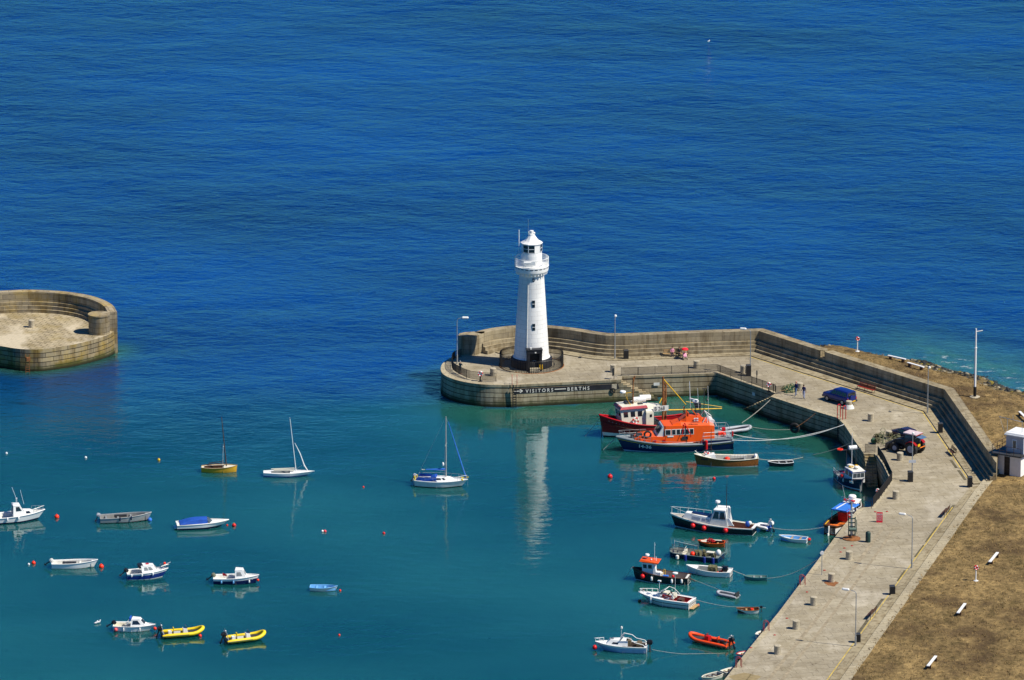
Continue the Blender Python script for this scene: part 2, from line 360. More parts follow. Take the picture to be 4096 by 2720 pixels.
# painted panel VISITORS BERTHS on the front wall
a = Vector((*W2(2057, 1539, DZ), 0)); b_ = Vector((*W2(2487, 1518.2, DZ), 0)); ex = (b_-a).normalized(); nrm = Vector((ex.y, -ex.x, 0))
leanz = lambda z: nrm*(.12*(DZ-.3-z)/(DZ+1.2)+.02)
def wp(u, z):   # point on the front wall at photo column u
    t = (u-2057)/(2487-2057); return a+(b_-a)*t+leanz(z)+Vector((0, 0, z))
mb = MB()
for u0, u1, mi in ((2057, 2447, 0), (2447, 2467, 1), (2467, 2487, 0)):
    mb.hexa([wp(u0, 1.72), wp(u1, 1.72), wp(u1, 1.72)+nrm*.02, wp(u0, 1.72)+nrm*.02, wp(u0, 2.37), wp(u1, 2.37), wp(u1, 2.37)+nrm*.02, wp(u0, 2.37)+nrm*.02], mi)
pn = mb.build('painted_panel', [M('black wall paint', (.012, .013, .018), .8, var=.5, vs=1.5), S_BOLL], qw)
WP = M('white wall lettering', (.72, .70, .62), .8, var=.12, vs=3)
up = Vector((0, 0, 1))
for s_, u0, u1 in (('VISITORS', 2102, 2212), ('BERTHS', 2268, 2357)):
    t_ = text('lettering', s_, .62, wp(u0, 1.79)+nrm*.025, ex, up, WP, pn, bold=.006, space=1.5)
    w = max((v.co-wp(u0, 1.79)).dot(ex) for v in t_.data.vertices); tgt = (wp(u1, 1.79)-wp(u0, 1.79)).length
    for v in t_.data.vertices:
        d = v.co-wp(u0, 1.79); v.co += ex*d.dot(ex)*(tgt/w-1)
mb = MB()
def bar(p, q, t=.035):
    p, q = Vector(p), Vector(q); d = (q-p).normalized(); s_ = d.cross(nrm)*t
    mb.hexa([p-s_, q-s_, q-s_+nrm*.03, p-s_+nrm*.03, p+s_, q+s_, q+s_+nrm*.03, p+s_+nrm*.03])
bar(wp(2218, 2.06)+nrm*.02, wp(2263, 2.06)+nrm*.02, .05); bar(wp(2057, 2.05)+nrm*.02, wp(2089, 2.05)+nrm*.02, .045)
bar(wp(2079, 2.27)+nrm*.02, wp(2090, 2.05)+nrm*.02, .045); bar(wp(2079, 1.83)+nrm*.02, wp(2090, 2.05)+nrm*.02, .045)
mb.build('arrow_and_dash', WP, pn)
# small notices on the recess walls
def plate(u, v, zt, w, h, path0, path1, mat, parent, name='notice'):
    p0, p1 = Vector((*path0, 0)), Vector((*path1, 0)); e = (p1-p0).normalized(); n_ = Vector((e.y, -e.x, 0))
    q = W(u, v, 0); # choose point along the wall whose column matches
    best = min((abs((W2uv(p0+(p1-p0)*t+up*zt)[0])-u), t) for t in [i/200 for i in range(201)])[1]
    c = p0+(p1-p0)*best+up*zt+n_*.14
    m = MB(); m.hexa([c-e*w/2-up*h/2, c+e*w/2-up*h/2, c+e*w/2-up*h/2+n_*.04, c-e*w/2-up*h/2+n_*.04, c-e*w/2+up*h/2, c+e*w/2+up*h/2, c+e*w/2+up*h/2+n_*.04, c-e*w/2+up*h/2+n_*.04])
    return m.build(name, mat, parent)
def W2uv(p):
    d = Vector(p)-CAM; z = d.dot(FW); return (2048+FPX*d.x/z, 1360-FPX*d.dot(UPV)/z)
plate(2625, 1530, 1.75, .75, .38, rec[1], rec[2], WHITE2, qw); plate(3018, 1570, 1.9, .5, .4, rec[2], rec[3], WHITE2, qw)
mbn = MB(); c = wp(2451, 1.55)
mbn.torus((c.x, c.y-.12, c.z), .28, .09, 'y'); tag(mbn.build('tyre_fender', RUBBER), 'black tyre hung on the front quay wall under the berth panel', 'tyre fender')
# --- parapet: stepped wall on the sea side
par = thing('parapet_wall', 'high stepped stone parapet curving behind the lighthouse and along the sea side', 'wall')
prof = [(-1.25, -1.5), (-1.25, TOP), (0, TOP), (0, 4.2), (.37, 4.2), (.37, 3.78), (.74, 3.78), (.74, 3.36), (1.15, 3.36), (1.15, 2.8)]
mb = MB(); A1 = pp1+pp2+[sec2[1]]
sweep(mb, A1, prof); sweep(mb, sec2b+sec3[1:], prof, endfix=W2(3993, 1808, TOP))
# low steps through the gap, then the thick round end at the nose
g0, g1 = Vector(sec2[1]), Vector(sec2b[0])
sweep(mb, [tuple(g0), tuple(g1)], [(-1.25, -1.5), (-1.25, 4.6), (0, 4.6), (0, 4.2), (.37, 4.2), (.37, 3.78), (.74, 3.78), (.74, 3.36), (1.15, 3.36), (1.15, 2.8)], caps=False)
mb.build('stepped_wall', S_PAR, par)
ne = PX([(1832, 1341), (1850, 1345), (1900, 1345), (1914, 1341), (1934, 1334), (1940, 1326), (1900, 1326), (1862, 1328), (1838, 1333)], TOP)
mb = MB(); n = len(ne); L = 0
wallstrip(mb, [ne[8]]+ne[:5], -1.5, TOP, .0); mb.poly([(x, y, TOP) for x, y in ne], 0, uv=[(x, y+50) for x, y in ne]); wallstrip(mb, ne[4:]+[ne[0]], -1.5, TOP, 0)
mb.build('round_end', S_PAR, par)
# footpath along the parapet and kerb
mb = MB(); sweep(mb, parapath[4:], [(1.1, 3.0), (2.7, 3.0), (2.74, 3.0), (2.74, 2.86)], caps=False)
fp = mb.build('footpath', S_PATH); tag(fp, kind='structure')
kl = PX([(3880, 1950), (3820, 2025), (3568, 2372), (3316, 2720), (3186, 2896)], 3.0)
mb = MB(); kr = PX([(3930, 1940), (3899, 1968), (3632, 2344), (3365, 2720), (3240, 2896)], 3.0)
for i in range(4):
    mb.poly([(*kl[i], 3.02), (*kl[i+1], 3.02), (*kr[i+1], 3.02), (*kr[i], 3.02)], 0, uv=[(0, i*10), (0, i*10+10), (1.3, i*10+10), (1.3, i*10)])
    mb.poly([(*kl[i], 2.85), (*kl[i+1], 2.85), (*kl[i+1], 3.02), (*kl[i], 3.02)], 0, uv=[(0, 0), (1, 0), (1, .1), (0, .1)])
tag(mb.build('pavement', S_PATH), kind='structure')
# low kerb wall with broad top between pavement and grass
low = thing('kerb_wall', 'low broad topped concrete kerb wall between the quay pavement and the dry grass', 'wall')
mb = MB(); sweep(mb, list(PX([(3960, 1895), (3899, 1968), (3632, 2344), (3365, 2720), (3240, 2896)], 3.0)), [(0, 2.8), (0, 3.25), (-1.1, 3.25), (-1.1, 2.6)][::-1]); mb.build('kerb', S_COP, low)
# yellow lines, gullies and paving seams (thin sheets)
YL = M('worn yellow road paint', (.50, .36, .07), .8, var=.3, vs=1.2)
def strip(path, w, z, name, mat, dash=None):
    m = MB(); a_, b2 = off(path, -w/2), off(path, w/2)
    for i in range(len(path)-1): m.quad((*a_[i], z), (*b2[i], z), (*b2[i+1], z), (*a_[i+1], z))
    return m, name, mat
def stripobj(*a, **k): m, n_, mt = strip(*a, **k); o = m.build(n_, mt); tag(o, kind='structure'); return o
k3 = off(parapath, 2.95)
i0 = min(range(len(k3)), key=lambda i: abs(W2uv((*k3[i], 3))[0]-3060))
stripobj(k3[i0:], .13, DZ+.006, 'road_marking', YL)
stripobj(off(kl, 1.6 if False else .0) and [(x-.28, y) for x, y in kl[1:]], .12, DZ+.006, 'road_marking', YL)
SEAM = M('dark paving seam', (.29, .24, .16), .9, var=.3)
er = edgeR
for d, w in ((-2.3, .06), (-4.6, .42), (-6.0, .34)):
    p_ = [(x, y) for x, y in off([notch[3]]+er, d)][1:]
    stripobj(p_, w, DZ+.005, 'paving_seam', SEAM)
stripobj(off(out3[:4], -2.2), .05, DZ+.005, 'paving_seam', SEAM)
for i in range(9):    # transverse seams near the edge with a rusty ring at the inner end
    t = i/8; u = 3350-(3350-2900)*t; v = 2145+(2735-2145)*t
    e0 = Vector(W2(u, v, DZ)); e1 = e0+Vector((2.6, .25))
    stripobj([tuple(e0+Vector((.6, .05))), tuple(e1)], .05, DZ+.007, 'paving_seam', SEAM)
for (u, v, lab) in ((3407, 2184, 'just below the rusty crane base'), (3500, 2048, 'nearest the foot of the notch railing'), (3547, 2047, 'right of the red notice board'), (3362, 2209, 'left of the bollard under the crane'), (3297, 2282, 'just right of the round topped post'),
                 (3227, 2369, 'below the upper dark red ladder'), (3147, 2474, 'between the upper and middle dark red ladders'), (3098, 2541, 'just below the middle dark red ladder'), (3377, 2193, 'below the crane, left of a close pair'), (3003, 2592, 'above the boat bow behind the quay edge')):
    p = W(u, v, DZ); m = MB(); m.torus((0, 0, .04), .09, .03, 'z'); m.box((.12, 0, .03), (.1, .08, .06))
    o = m.build('mooring_ring', RED); o.location = p; tag(o, 'small red ring on the quay paving '+lab, 'mooring ring', 'red mooring rings set in the quay edge')
# gully slots beside the yellow line, slot shade painted as flat brown strips
GUL = M('brown gully slot shade', (.10, .085, .05), .9, var=.4)
for (u0, v0, u1, v1) in ((3825, 2020, 3800, 2052), (3758, 2107, 3712, 2170), (3706, 2180, 3670, 2228), (3630, 2282, 3600, 2325), (3540, 2395, 3500, 2450), (3480, 2480, 3440, 2535), (3812, 1840, 3835, 1872), (3842, 1880, 3870, 1920)):
    p, q = Vector(W2(u0-9, v0, DZ)), Vector(W2(u1-9, v1, DZ)); stripobj([tuple(p), tuple(q)], .35, DZ+.004, 'gully', GUL)
# --- stairs: three flights down to the water
def flight(label, top, bot, w, side, n_=13, name='stone_stairs', mat=None, z1=DZ-.2, z0=-.35):
    st = thing(name, label, 'stairs'); m = MB(); a_, b2 = Vector(top), Vector(bot); d = (b2-a_); e = Vector((d.y, -d.x)).normalized()*w*side
    for i in range(n_):
        p, q = a_+d*(i/n_), a_+d*((i+1)/n_); z = z1+(z0-z1)*i/(n_-1)
        L_ = d.length/n_
        m.poly([(*p, z), (*q, z), (*(q+e), z), (*(p+e), z)][::side], uv=[(0, 0), (.3, 0), (.3, 1), (0, 1)])
        m.poly([(*q, z), (*q, z-.25), (*(q+e), z-.25), (*(q+e), z)], uv=[(0, 0), (.3, 0), (.3, 1), (0, 1)])
        for s_ in (Vector((0, 0)), e):
            m.poly([(*(p+s_), z), (*(q+s_), z), (*(q+s_), -1.5), (*(p+s_), -1.5)], uv=[(i*L_, z), ((i+1)*L_, z), ((i+1)*L_, -1.5), (i*L_, -1.5)])
    q = a_+d; m.poly([(*q, z0), (*(q+e), z0), (*(q+e), -1.5), (*q, -1.5)], uv=[(0, 0), (1, 0), (1, 1), (0, 1)])
    m.build('steps', mat or S_WALL, st); return st
flight('worn stone steps down to the water, right of the black berth panel', W2(2462, 1519.5, DZ), W2(2665, 1516, DZ), 1.7, -1)
d3 = Vector(out3[0])-Vector(out3[1]); d3.normalize()
flight('narrow shaded stone steps running down along the inner wall left of the two walking men', out3[0], tuple(Vector(out3[0])+d3*6.2), 1.0, 1)
flight('sunlit stone steps in the notch of the quay beside the small navy fishing boat', W2(3459, 1817, DZ), W2(3470, 1864, DZ), 1.35, -1, mat=S_OLDP)
# --- old pier on the left
L_edge = smoothpath(PX([(-300, 1360), (-120, 1370), (0, 1383), (70, 1396), (150, 1399), (205, 1393), (293, 1379), (367, 1361), (425, 1343), (455, 1327), (468, 1308)], DZ), 2)
lp = smoothpath(PX([(-300, 1183), (-100, 1176), (0, 1172), (103, 1167), (232, 1172), (323, 1185), (382, 1203), (418, 1224), (428, 1243), (432, 1250)], TOP), 2)
lo = off(lp, -1.2)
op = thing('old_pier_wall', 'round ended old stone pier at the left edge with weathered yellow lichen', 'pier')
mb = MB(); ring = L_edge+[lo[-1]]
wallstrip(mb, ring, -1.5, DZ+.003, .14); mb.build('masonry', S_OLDW, op)
mb = MB(); sweep(mb, lp, [(-1.2, -1.5), (-1.2, TOP), (0, TOP), (0, 4.2), (.3, 4.2), (.3, 3.75), (.6, 3.75), (.6, 3.33), (.95, 3.33), (.95, 2.8)]); mb.build('stepped_parapet', S_OLDP, op)
mb = MB(); c = W(396, 1255.5, TOP); mb.lathe([(1.38, 2.7), (1.38, 5.3), (1.44, 5.3), (1.44, 5.47), (.9, 5.52), (0.02, 5.52)], (c.x, c.y, 0), 40, cap=False)
for f in range(len(mb.f)):
    k = [mb.v[i] for i in mb.f[f]]; mb.uv[f] = [(1.4*((math.atan2(p[1]-c.y, p[0]-c.x)+2) % (2*math.pi)), p[2]) for p in k]
mb.build('round_drum', S_OLDP, op, smooth=True)
mb = MB(); mb.poly([(x, y, DZ) for x, y in L_edge+list(reversed(lo))]); tag(mb.build('old_pier_deck', S_OLD), kind='structure')
p = W(322, 1192, 4.9); mb = MB(); mb.box((p.x, p.y+.9, 4.85), (.55, .05, .35), R(-35)); mb.build('notice', M('pale green notice', (.5, .62, .55)), op)
mb = MB(); q = W(110, 1432, 2.0)
for i in range(7): mb.box((q.x, q.y-.1, .2+i*.3), (.5, .12, .07))
mb.box((q.x-.25, q.y-.1, 1.2), (.07, .1, 2.6)); mb.box((q.x+.25, q.y-.1, 1.2), (.07, .1, 2.6)); mb.box((q.x+.1, q.y-.2, 1.9), (.5, .3, .5), .3)
tag(mb.build('wall_ladder', RUST), 'rusty iron ladder on the rounded face of the old left pier', 'ladder', None)

# ================= GROUND, SHORE, WATER =================
shore = np.array(PX([(2900, 1360), (3150, 1372), (3300, 1378), (3435, 1394), (3591, 1416), (3725, 1443), (3859, 1474), (3993, 1514), (4096, 1546), (4300, 1620), (4700, 1790), (5400, 2100)], 0))
def pldist(P, line):
    "distance and signed side (right positive) of points to a polyline"
    best = np.full(len(P), 1e9); side = np.zeros(len(P))
    for a_, b2 in zip(line[:-1], line[1:]):
        d = b2-a_; t = np.clip(((P-a_)@d)/(d@d), 0, 1); q = a_+t[:, None]*d; r = P-q; ds = np.hypot(r[:, 0], r[:, 1])
        s_ = d[1]*r[:, 0]*1.0-d[0]*r[:, 1]; k = ds < best-1e-6; best[k] = ds[k]; side[k] = s_[k]
    return best, np.sign(side)
def inpoly(P, poly):
    x, y = P[:, 0], P[:, 1]; ins = np.zeros(len(P), bool); n_ = len(poly)
    for i in range(n_):
        x1, y1 = poly[i]; x2, y2 = poly[(i+1) % n_]
        c_ = ((y1 > y) != (y2 > y)) & (x < (x2-x1)*(y-y1)/((y2-y1) if y2 != y1 else 1e-9)+x1); ins ^= c_
    return ins
deckA = np.array(deckpoly)
def terr(P):
    P = np.asarray(P, float).reshape(-1, 2); d, s_ = pldist(P, shore); d = d*s_
    d = d+1.2*np.sin(P[:, 0]*.55)*np.cos(P[:, 1]*.31)+.6*np.sin(P[:, 0]*1.3+P[:, 1]*.9)
    t = np.clip((d+2)/16, 0, 1); z = -.6+3.75*t*t*(3-2*t)
    z += .06*np.sin(P[:, 0]*.8+1)*np.sin(P[:, 1]*.5)
    z = np.where(d < -2, -.6-.15*(-d-2), z)
    z[inpoly(P, deckA)] = 2.3
    return np.minimum(z, 3.17)
def G(u, v):
    z = 3.0
    for _ in range(12): p = W(u, v, z); z = .5*z+.5*float(terr([(p.x, p.y)])[0])
    return W(u, v, z)
xs = np.arange(28, 150, .8); ys = np.arange(-175, 60, .8)
X, Y = np.meshgrid(xs, ys); P = np.stack([X.ravel(), Y.ravel()], 1); Z = terr(P)
nx, ny = len(xs), len(ys); insd = inpoly(P, deckA); leftside = P[:, 0] < np.interp(P[:, 1], [kerbR[3][1], kerbR[0][1], outer[-1][1], 60], [kerbR[3][0]-1, kerbR[0][0]-1, outer[-1][0]-2, 20])
keep = Z > -1.6
idx = np.full(len(P), -1); mbv = []; fs = []
drop = (P[:, 1] < -20) & leftside
land = np.array(list(off(parapath, .3))[len(pp1)+1:]+[(kerbR[0][0]-.3, kerbR[0][1]), (kerbR[2][0]-.5, kerbR[2][1]), (kerbR[3][0]-.5, kerbR[3][1]), (300, kerbR[3][1]), (300, 100), (20, 100)])
onland = inpoly(P, land); keep &= onland
idx[keep] = np.arange(keep.sum()); mbv = np.stack([P[keep, 0], P[keep, 1], Z[keep]], 1).tolist()
I = idx.reshape(ny, nx)
for j in range(ny-1):
    for i in range(nx-1):
        q = (I[j, i], I[j, i+1], I[j+1, i+1], I[j+1, i])
        if min(q) >= 0: fs.append(tuple(int(k) for k in q))
mb = MB(); mb.raw(mbv, fs)
def grassmat():
    m = bpy.data.materials.new('dry coastal grass'); m.use_nodes = True; n = m.node_tree.nodes; l = m.node_tree.links
    b = n['Principled BSDF']; b.inputs['Roughness'].default_value = 1; b.inputs['Specular IOR Level'].default_value = .1
    geo = n.new('ShaderNodeNewGeometry')
    def noise(s, d, r=.6, loc=0, sc=(1, 1, 1)):
        mp = n.new('ShaderNodeMapping'); mp.inputs['Location'].default_value = (loc, loc, 0); mp.inputs['Scale'].default_value = sc; l.new(geo.outputs['Position'], mp.inputs['Vector'])
        q = n.new('ShaderNodeTexNoise'); q.inputs['Scale'].default_value = s; q.inputs['Detail'].default_value = d; q.inputs['Roughness'].default_value = r; l.new(mp.outputs[0], q.inputs['Vector']); return q.outputs[0]
    n1 = noise(.10, 7, .7); n2 = noise(1.4, 8, .8, 5); n3 = noise(.45, 7, .75, 11, (1, .45, 1))
    cr = n.new('ShaderNodeValToRGB'); cr.color_ramp.elements[0].position = .38; cr.color_ramp.elements[0].color = (.055, .042, .016, 1); cr.color_ramp.elements[1].position = .62; cr.color_ramp.elements[1].color = (.40, .275, .115, 1)
    e = cr.color_ramp.elements.new(.5); e.color = (.205, .142, .062, 1)
    ad = n.new('ShaderNodeMath'); ad.operation = 'MULTIPLY_ADD'; ad.inputs[1].default_value = .55; ad.inputs[2].default_value = .0; l.new(n2, ad.inputs[0])
    ad2 = n.new('ShaderNodeMath'); ad2.operation = 'MULTIPLY_ADD'; ad2.inputs[1].default_value = .45; l.new(n3, ad2.inputs[0]); l.new(ad.outputs[0], ad2.inputs[2]); l.new(ad2.outputs[0], cr.inputs[0])
    mx = n.new('ShaderNodeMix'); mx.data_type = 'RGBA'; mr = n.new('ShaderNodeMapRange'); mr.inputs[1].default_value = .48; mr.inputs[2].default_value = .62; mr.inputs[4].default_value = .8; l.new(n1, mr.inputs[0]); l.new(mr.outputs[0], mx.inputs[0])
    l.new(cr.outputs[0], mx.inputs[6]); mx.inputs[7].default_value = (.075, .048, .026, 1)
    # stones and wet weed low down at the shore
    sp = n.new('ShaderNodeSeparateXYZ'); l.new(geo.outputs['Position'], sp.inputs[0])
    n4 = noise(.8, 8, .8, 3); cr2 = n.new('ShaderNodeValToRGB'); cr2.color_ramp.elements[0].position = .42; cr2.color_ramp.elements[0].color = (.012, .014, .009, 1); cr2.color_ramp.elements[1].position = .66; cr2.color_ramp.elements[1].color = (.42, .37, .28, 1)
    e = cr2.color_ramp.elements.new(.52); e.color = (.09, .075, .035, 1); l.new(n4, cr2.inputs[0])
    za = n.new('ShaderNodeMath'); za.operation = 'MULTIPLY_ADD'; za.inputs[1].default_value = -1.4; l.new(n2, za.inputs[0]); l.new(sp.outputs[2], za.inputs[2])
    mr2 = n.new('ShaderNodeMapRange'); mr2.inputs[1].default_value = .1; mr2.inputs[2].default_value = .7; mr2.inputs[3].default_value = 1; mr2.inputs[4].default_value = 0; l.new(za.outputs[0], mr2.inputs[0])
    m2 = n.new('ShaderNodeMix'); m2.data_type = 'RGBA'; l.new(mr2.outputs[0], m2.inputs[0]); l.new(mx.outputs[2], m2.inputs[6]); l.new(cr2.outputs[0], m2.inputs[7])
    l.new(m2.outputs[2], b.inputs['Base Color'])
    bp = n.new('ShaderNodeBump'); bp.inputs['Distance'].default_value = .35; bp.inputs['Strength'].default_value = .9; l.new(ad2.outputs[0], bp.inputs['Height']); l.new(bp.outputs[0], b.inputs['Normal'])
    return m
tag(mb.build('grass_bank', grassmat(), smooth=True), kind='structure')
# shoreline rocks (uncountable)
mb = MB(); rr = random.Random(3); sh = [Vector(p) for p in shore]
for k in range(1500):
    i = rr.randrange(2, 10); a_, b2 = sh[i], sh[i+1]; d = (b2-a_); t = rr.random(); nn = Vector((d.y, -d.x)).normalized()
    p = a_+d*t+nn*(rr.gauss(2.6, 2.2)); z = float(terr([(p.x, p.y)])[0])
    if z < -.3 or z > 1.9: continue
    r = rr.uniform(.15, .55); vs = []
    for q in ((1, 0, 0), (.5, .8, 0), (-.5, .85, 0), (-1, 0, 0), (-.45, -.8, 0), (.5, -.8, 0), (.4, .1, .55), (-.3, .3, .6), (-.1, -.4, .5)):
        vs.append((p.x+q[0]*r*rr.uniform(.7, 1.2), p.y+q[1]*r*rr.uniform(.7, 1.3), z-.1+q[2]*r*rr.uniform(.6, 1.1)))
    mb.raw(vs, [(0, 1, 6), (1, 7, 6), (1, 2, 7), (2, 3, 7), (3, 4, 8), (3, 8, 7), (4, 5, 8), (5, 0, 6), (5, 6, 8), (6, 7, 8)], rr.choice((0, 0, 0, 0, 0, 1, 2)))
tag(mb.build('shore_rocks', [M('wet black rock', (.02, .02, .015), .6, var=.5), M('pale shore stone', (.24, .205, .14), .9, var=.4), M('yellow weed', (.14, .11, .015), .9, var=.5)]), kind='stuff', label='dark and pale rocks with seaweed along the shoreline', cat='rocks')
# tufts of dry grass (uncountable)
mb = MB()
for k in range(9000):
    u = rr.uniform(3300, 4200); v = rr.uniform(1400, 2760); p = W(u, v, 3.0)
    z = float(0)
    mb.v.append((p.x, p.y, 0))
tp = np.array(mb.v)[:, :2]; tz = terr(tp); ok = (tz > 1.6) & ~inpoly(tp, deckA)
dk, sk_ = pldist(tp, np.array(PX([(3960, 1895), (3899, 1968), (3632, 2344), (3365, 2720), (3240, 2896)], 3.0))); ok &= ~((dk < .75)); tz = np.where(dk < 1.25, 3.26, tz)
do, so_ = pldist(tp, np.array(parapath)); ok &= (do > 1.6)
rightof = (tp[:, 0] > np.interp(tp[:, 1], [kerbR[3][1], kerbR[0][1]], [kerbR[3][0], kerbR[0][0]])) | (tp[:, 1] > kerbR[0][1])
ok &= rightof & inpoly(tp, land)
mb = MB()
for (x, y), z in zip(tp[ok], tz[ok]):
    s_ = rr.uniform(.08, .22); mi = rr.choice((0, 0, 1, 2)); nb = 4
    for j in range(nb):
        a_ = rr.uniform(0, 6.28); l_ = rr.uniform(.5, 1.4)*s_; dx, dy = math.cos(a_), math.sin(a_); hx = x+rr.uniform(-.2, .2); hy = y+rr.uniform(-.3, .3)
        mb.raw([(hx-dy*.05, hy+dx*.05, z-.03), (hx+dy*.05, hy-dx*.05, z-.03), (hx+dx*l_, hy+dy*l_, z+l_*.8)], [(0, 1, 2)], mi)
tag(mb.build('grass_tufts', [M('straw grass', (.26, .17, .065), 1, var=.3), M('olive grass', (.13, .095, .035), 1, var=.3), M('brown grass', (.11, .075, .04), 1, var=.3)]), kind='stuff', label='short dry grass tufts on the bank', cat='grass')

# water sheet with per-vertex depth/calmness
wx = np.concatenate([[-4000, -1200, -400, -200], np.arange(-130, 130.1, 1.5), [200, 400, 1200, 4000]])
wy = np.concatenate([[-700, -250], np.arange(-180, 110, 1.5), np.arange(110, 400, 10), [700, 1500, 4000]])
X, Y = np.meshgrid(wx, wy); P = np.stack([X.ravel(), Y.ravel()], 1); nx, ny = len(wx), len(wy)
mb = MB(); mb.raw(np.c_[P, np.zeros(len(P))].tolist(), [(j*nx+i, j*nx+i+1, (j+1)*nx+i+1, (j+1)*nx+i) for j in range(ny-1) for i in range(nx-1)])
# harbour calm mask: inside the line nose - old pier
nl = np.array([W2(-2500, 1450), W2(300, 1430), W2(1100, 1530), W2(1790, 1560), W2(2100, 1560), (70, 2000), ])
y_line = np.interp(P[:, 0], [nl[0][0], nl[1][0], nl[2][0], nl[3][0]], [nl[0][1], nl[1][1], nl[2][1], nl[3][1]])
d = y_line-P[:, 1]
calm = np.clip((d+14)/70, 0, 1); calm = calm*calm*(3-2*calm)
sstep = lambda t: np.clip(t, 0, 1)**2*(3-2*np.clip(t, 0, 1))
nx_, ny_ = harb[len(edgeL)//3]
inh = inpoly(P, np.array([(nx_-80, ny_)]+harb[len(edgeL)//3:]+[(60, -400), (nx_-80, -400)]))
calmB = np.where(inh, sstep((ny_+2-P[:, 1])/12), 0); calmB = np.where(inh & (P[:, 0] > nx_+6), 1.0, calmB)
blend = sstep((P[:, 0]-(nx_-34))/40)
calm = calm*(1-blend)+np.maximum(calm*inh, calmB)*blend
calm = np.where((P[:, 0] > nx_+1) & ~inh, 0, calm)
ds, sg = pldist(P, shore); ds = ds*sg
shal = np.clip((ds+16)/13, 0, 1); shal[P[:, 0] < W2(3330, 1370)[0]] *= 0
ft = np.clip((P[:, 0]-W2(3330, 1370)[0])/12, 0, 1); shal = shal*ft
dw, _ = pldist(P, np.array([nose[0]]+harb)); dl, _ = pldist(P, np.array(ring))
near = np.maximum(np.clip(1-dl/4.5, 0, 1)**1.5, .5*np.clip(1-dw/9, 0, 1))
w_ = mb.build('water', [bpy.data.materials.new('sea water')], smooth=False)
for k, arr in (('calm', calm), ('shallow', shal), ('near', near)):
    at = w_.data.attributes.new(k, 'FLOAT', 'POINT'); at.data.foreach_set('value', arr.astype(np.float32))
tag(w_, kind='structure')
def watermat(m):
    m.use_nodes = True; n = m.node_tree.nodes; l = m.node_tree.links; b = n['Principled BSDF']
    b.inputs['IOR'].default_value = 1.33; b.inputs['Specular IOR Level'].default_value = .5; b.inputs['Specular Tint'].default_value = (.6, .85, 1, 1); b.subsurface_method = 'BURLEY'; b.inputs['Subsurface Weight'].default_value = 1.0; b.inputs['Subsurface Radius'].default_value = (.6, 1.0, 1.0); b.inputs['Subsurface Scale'].default_value = 2.5
    def attr(k): q = n.new('ShaderNodeAttribute'); q.attribute_name = k; return q.outputs['Fac']
    geo = n.new('ShaderNodeNewGeometry')
    def noise(s, d, r=.55, sc=(1, 1, 1), rot=0, dist=0.0):
        mp = n.new('ShaderNodeMapping'); mp.inputs['Scale'].default_value = sc; mp.inputs['Rotation'].default_value[2] = rot; l.new(geo.outputs['Position'], mp.inputs['Vector'])
        q = n.new('ShaderNodeTexNoise'); q.inputs['Scale'].default_value = s; q.inputs['Detail'].default_value = d; q.inputs['Roughness'].default_value = r; q.inputs['Distortion'].default_value = dist; l.new(mp.outputs[0], q.inputs['Vector']); return q.outputs[0]
    def mth(op, a, b_, c=None):
        q = n.new('ShaderNodeMath'); q.operation = op
        for i, x in enumerate((a, b_, c)):
            if x is None: continue
            if isinstance(x, (int, float)): q.inputs[i].default_value = x
            else: l.new(x, q.inputs[i])
        return q.outputs[0]
    def mix(f, a, b_):
        q = n.new('ShaderNodeMix'); q.data_type = 'RGBA'
        if isinstance(f, float): q.inputs[0].default_value = f
        else: l.new(f, q.inputs[0])
        for s_, i in ((a, 6), (b_, 7)):
            if isinstance(s_, tuple): q.inputs[i].default_value = (*s_, 1)
            else: l.new(s_, q.inputs[i])
        return q.outputs[2]
    ca, sh_, ne_ = attr('calm'), attr('shallow'), attr('near')
    big = noise(.016, 4, .5, (1, 1.6, 1), R(18)); mid = noise(.07, 5, .6, (1, 1.4, 1), R(20))
    def mr(s_, a, b_, c, d):
        q = n.new('ShaderNodeMapRange'); q.inputs[1].default_value = a; q.inputs[2].default_value = b_; q.inputs[3].default_value = c; q.inputs[4].default_value = d; l.new(s_, q.inputs[0]); return q.outputs[0]
    deep = mix(mr(big, .35, .65, 0, 1), C_DEEP1, C_DEEP2)
    harbc = mix(mr(big, .35, .65, 0, 1), C_HARB1, C_HARB2)
    col = mix(ca, deep, harbc)
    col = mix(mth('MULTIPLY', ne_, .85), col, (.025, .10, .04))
    shn = mth('MULTIPLY', sh_, mr(noise(.35, 5, .6), .3, .6, .45, 1.0)); col = mix(shn, col, (.03, .12, .115))
    foam = mth('MULTIPLY', mr(sh_, .9, 1.0, 0, 1), mr(noise(.45, 6, .7, (1, 2, 1)), .58, .66, 0, .7)); col = mix(foam, col, (.7, .7, .68))
    l.new(col, b.inputs['Base Color'])
    l.new(mr(ca, 0, 1, R_SEA, R_HARB), b.inputs['Roughness']); l.new(mr(ca, 0, 1, .5, 2.1), b.inputs['Specular IOR Level'])
    # waves: swell and chop offshore, small ripples inside
    h1 = noise(.30, 2, .5, (.8, 1.1, 1), R(15), .4); h2 = noise(1.0, 4, .65, (.7, 1.1, 1), R(10), .3); h3 = noise(3.2, 3, .6, (.75, 1.1, 1), R(12))
    h0 = noise(.10, 2, .5, (.7, 1.2, 1), R(22), .6)
    h = mth('MULTIPLY', h0, 1.8); h = mth('MULTIPLY_ADD', h1, 1.1, h); h = mth('MULTIPLY_ADD', h2, 1.15, h); h = mth('MULTIPLY_ADD', h3, .18, h)
    gust = mr(mid, .35, .65, .6, 1.25); h = mth('MULTIPLY', h, gust)
    hs = mth('MULTIPLY', mth('MULTIPLY', h, SEA_H), mth('MULTIPLY_ADD', ca, -.975, 1.0))
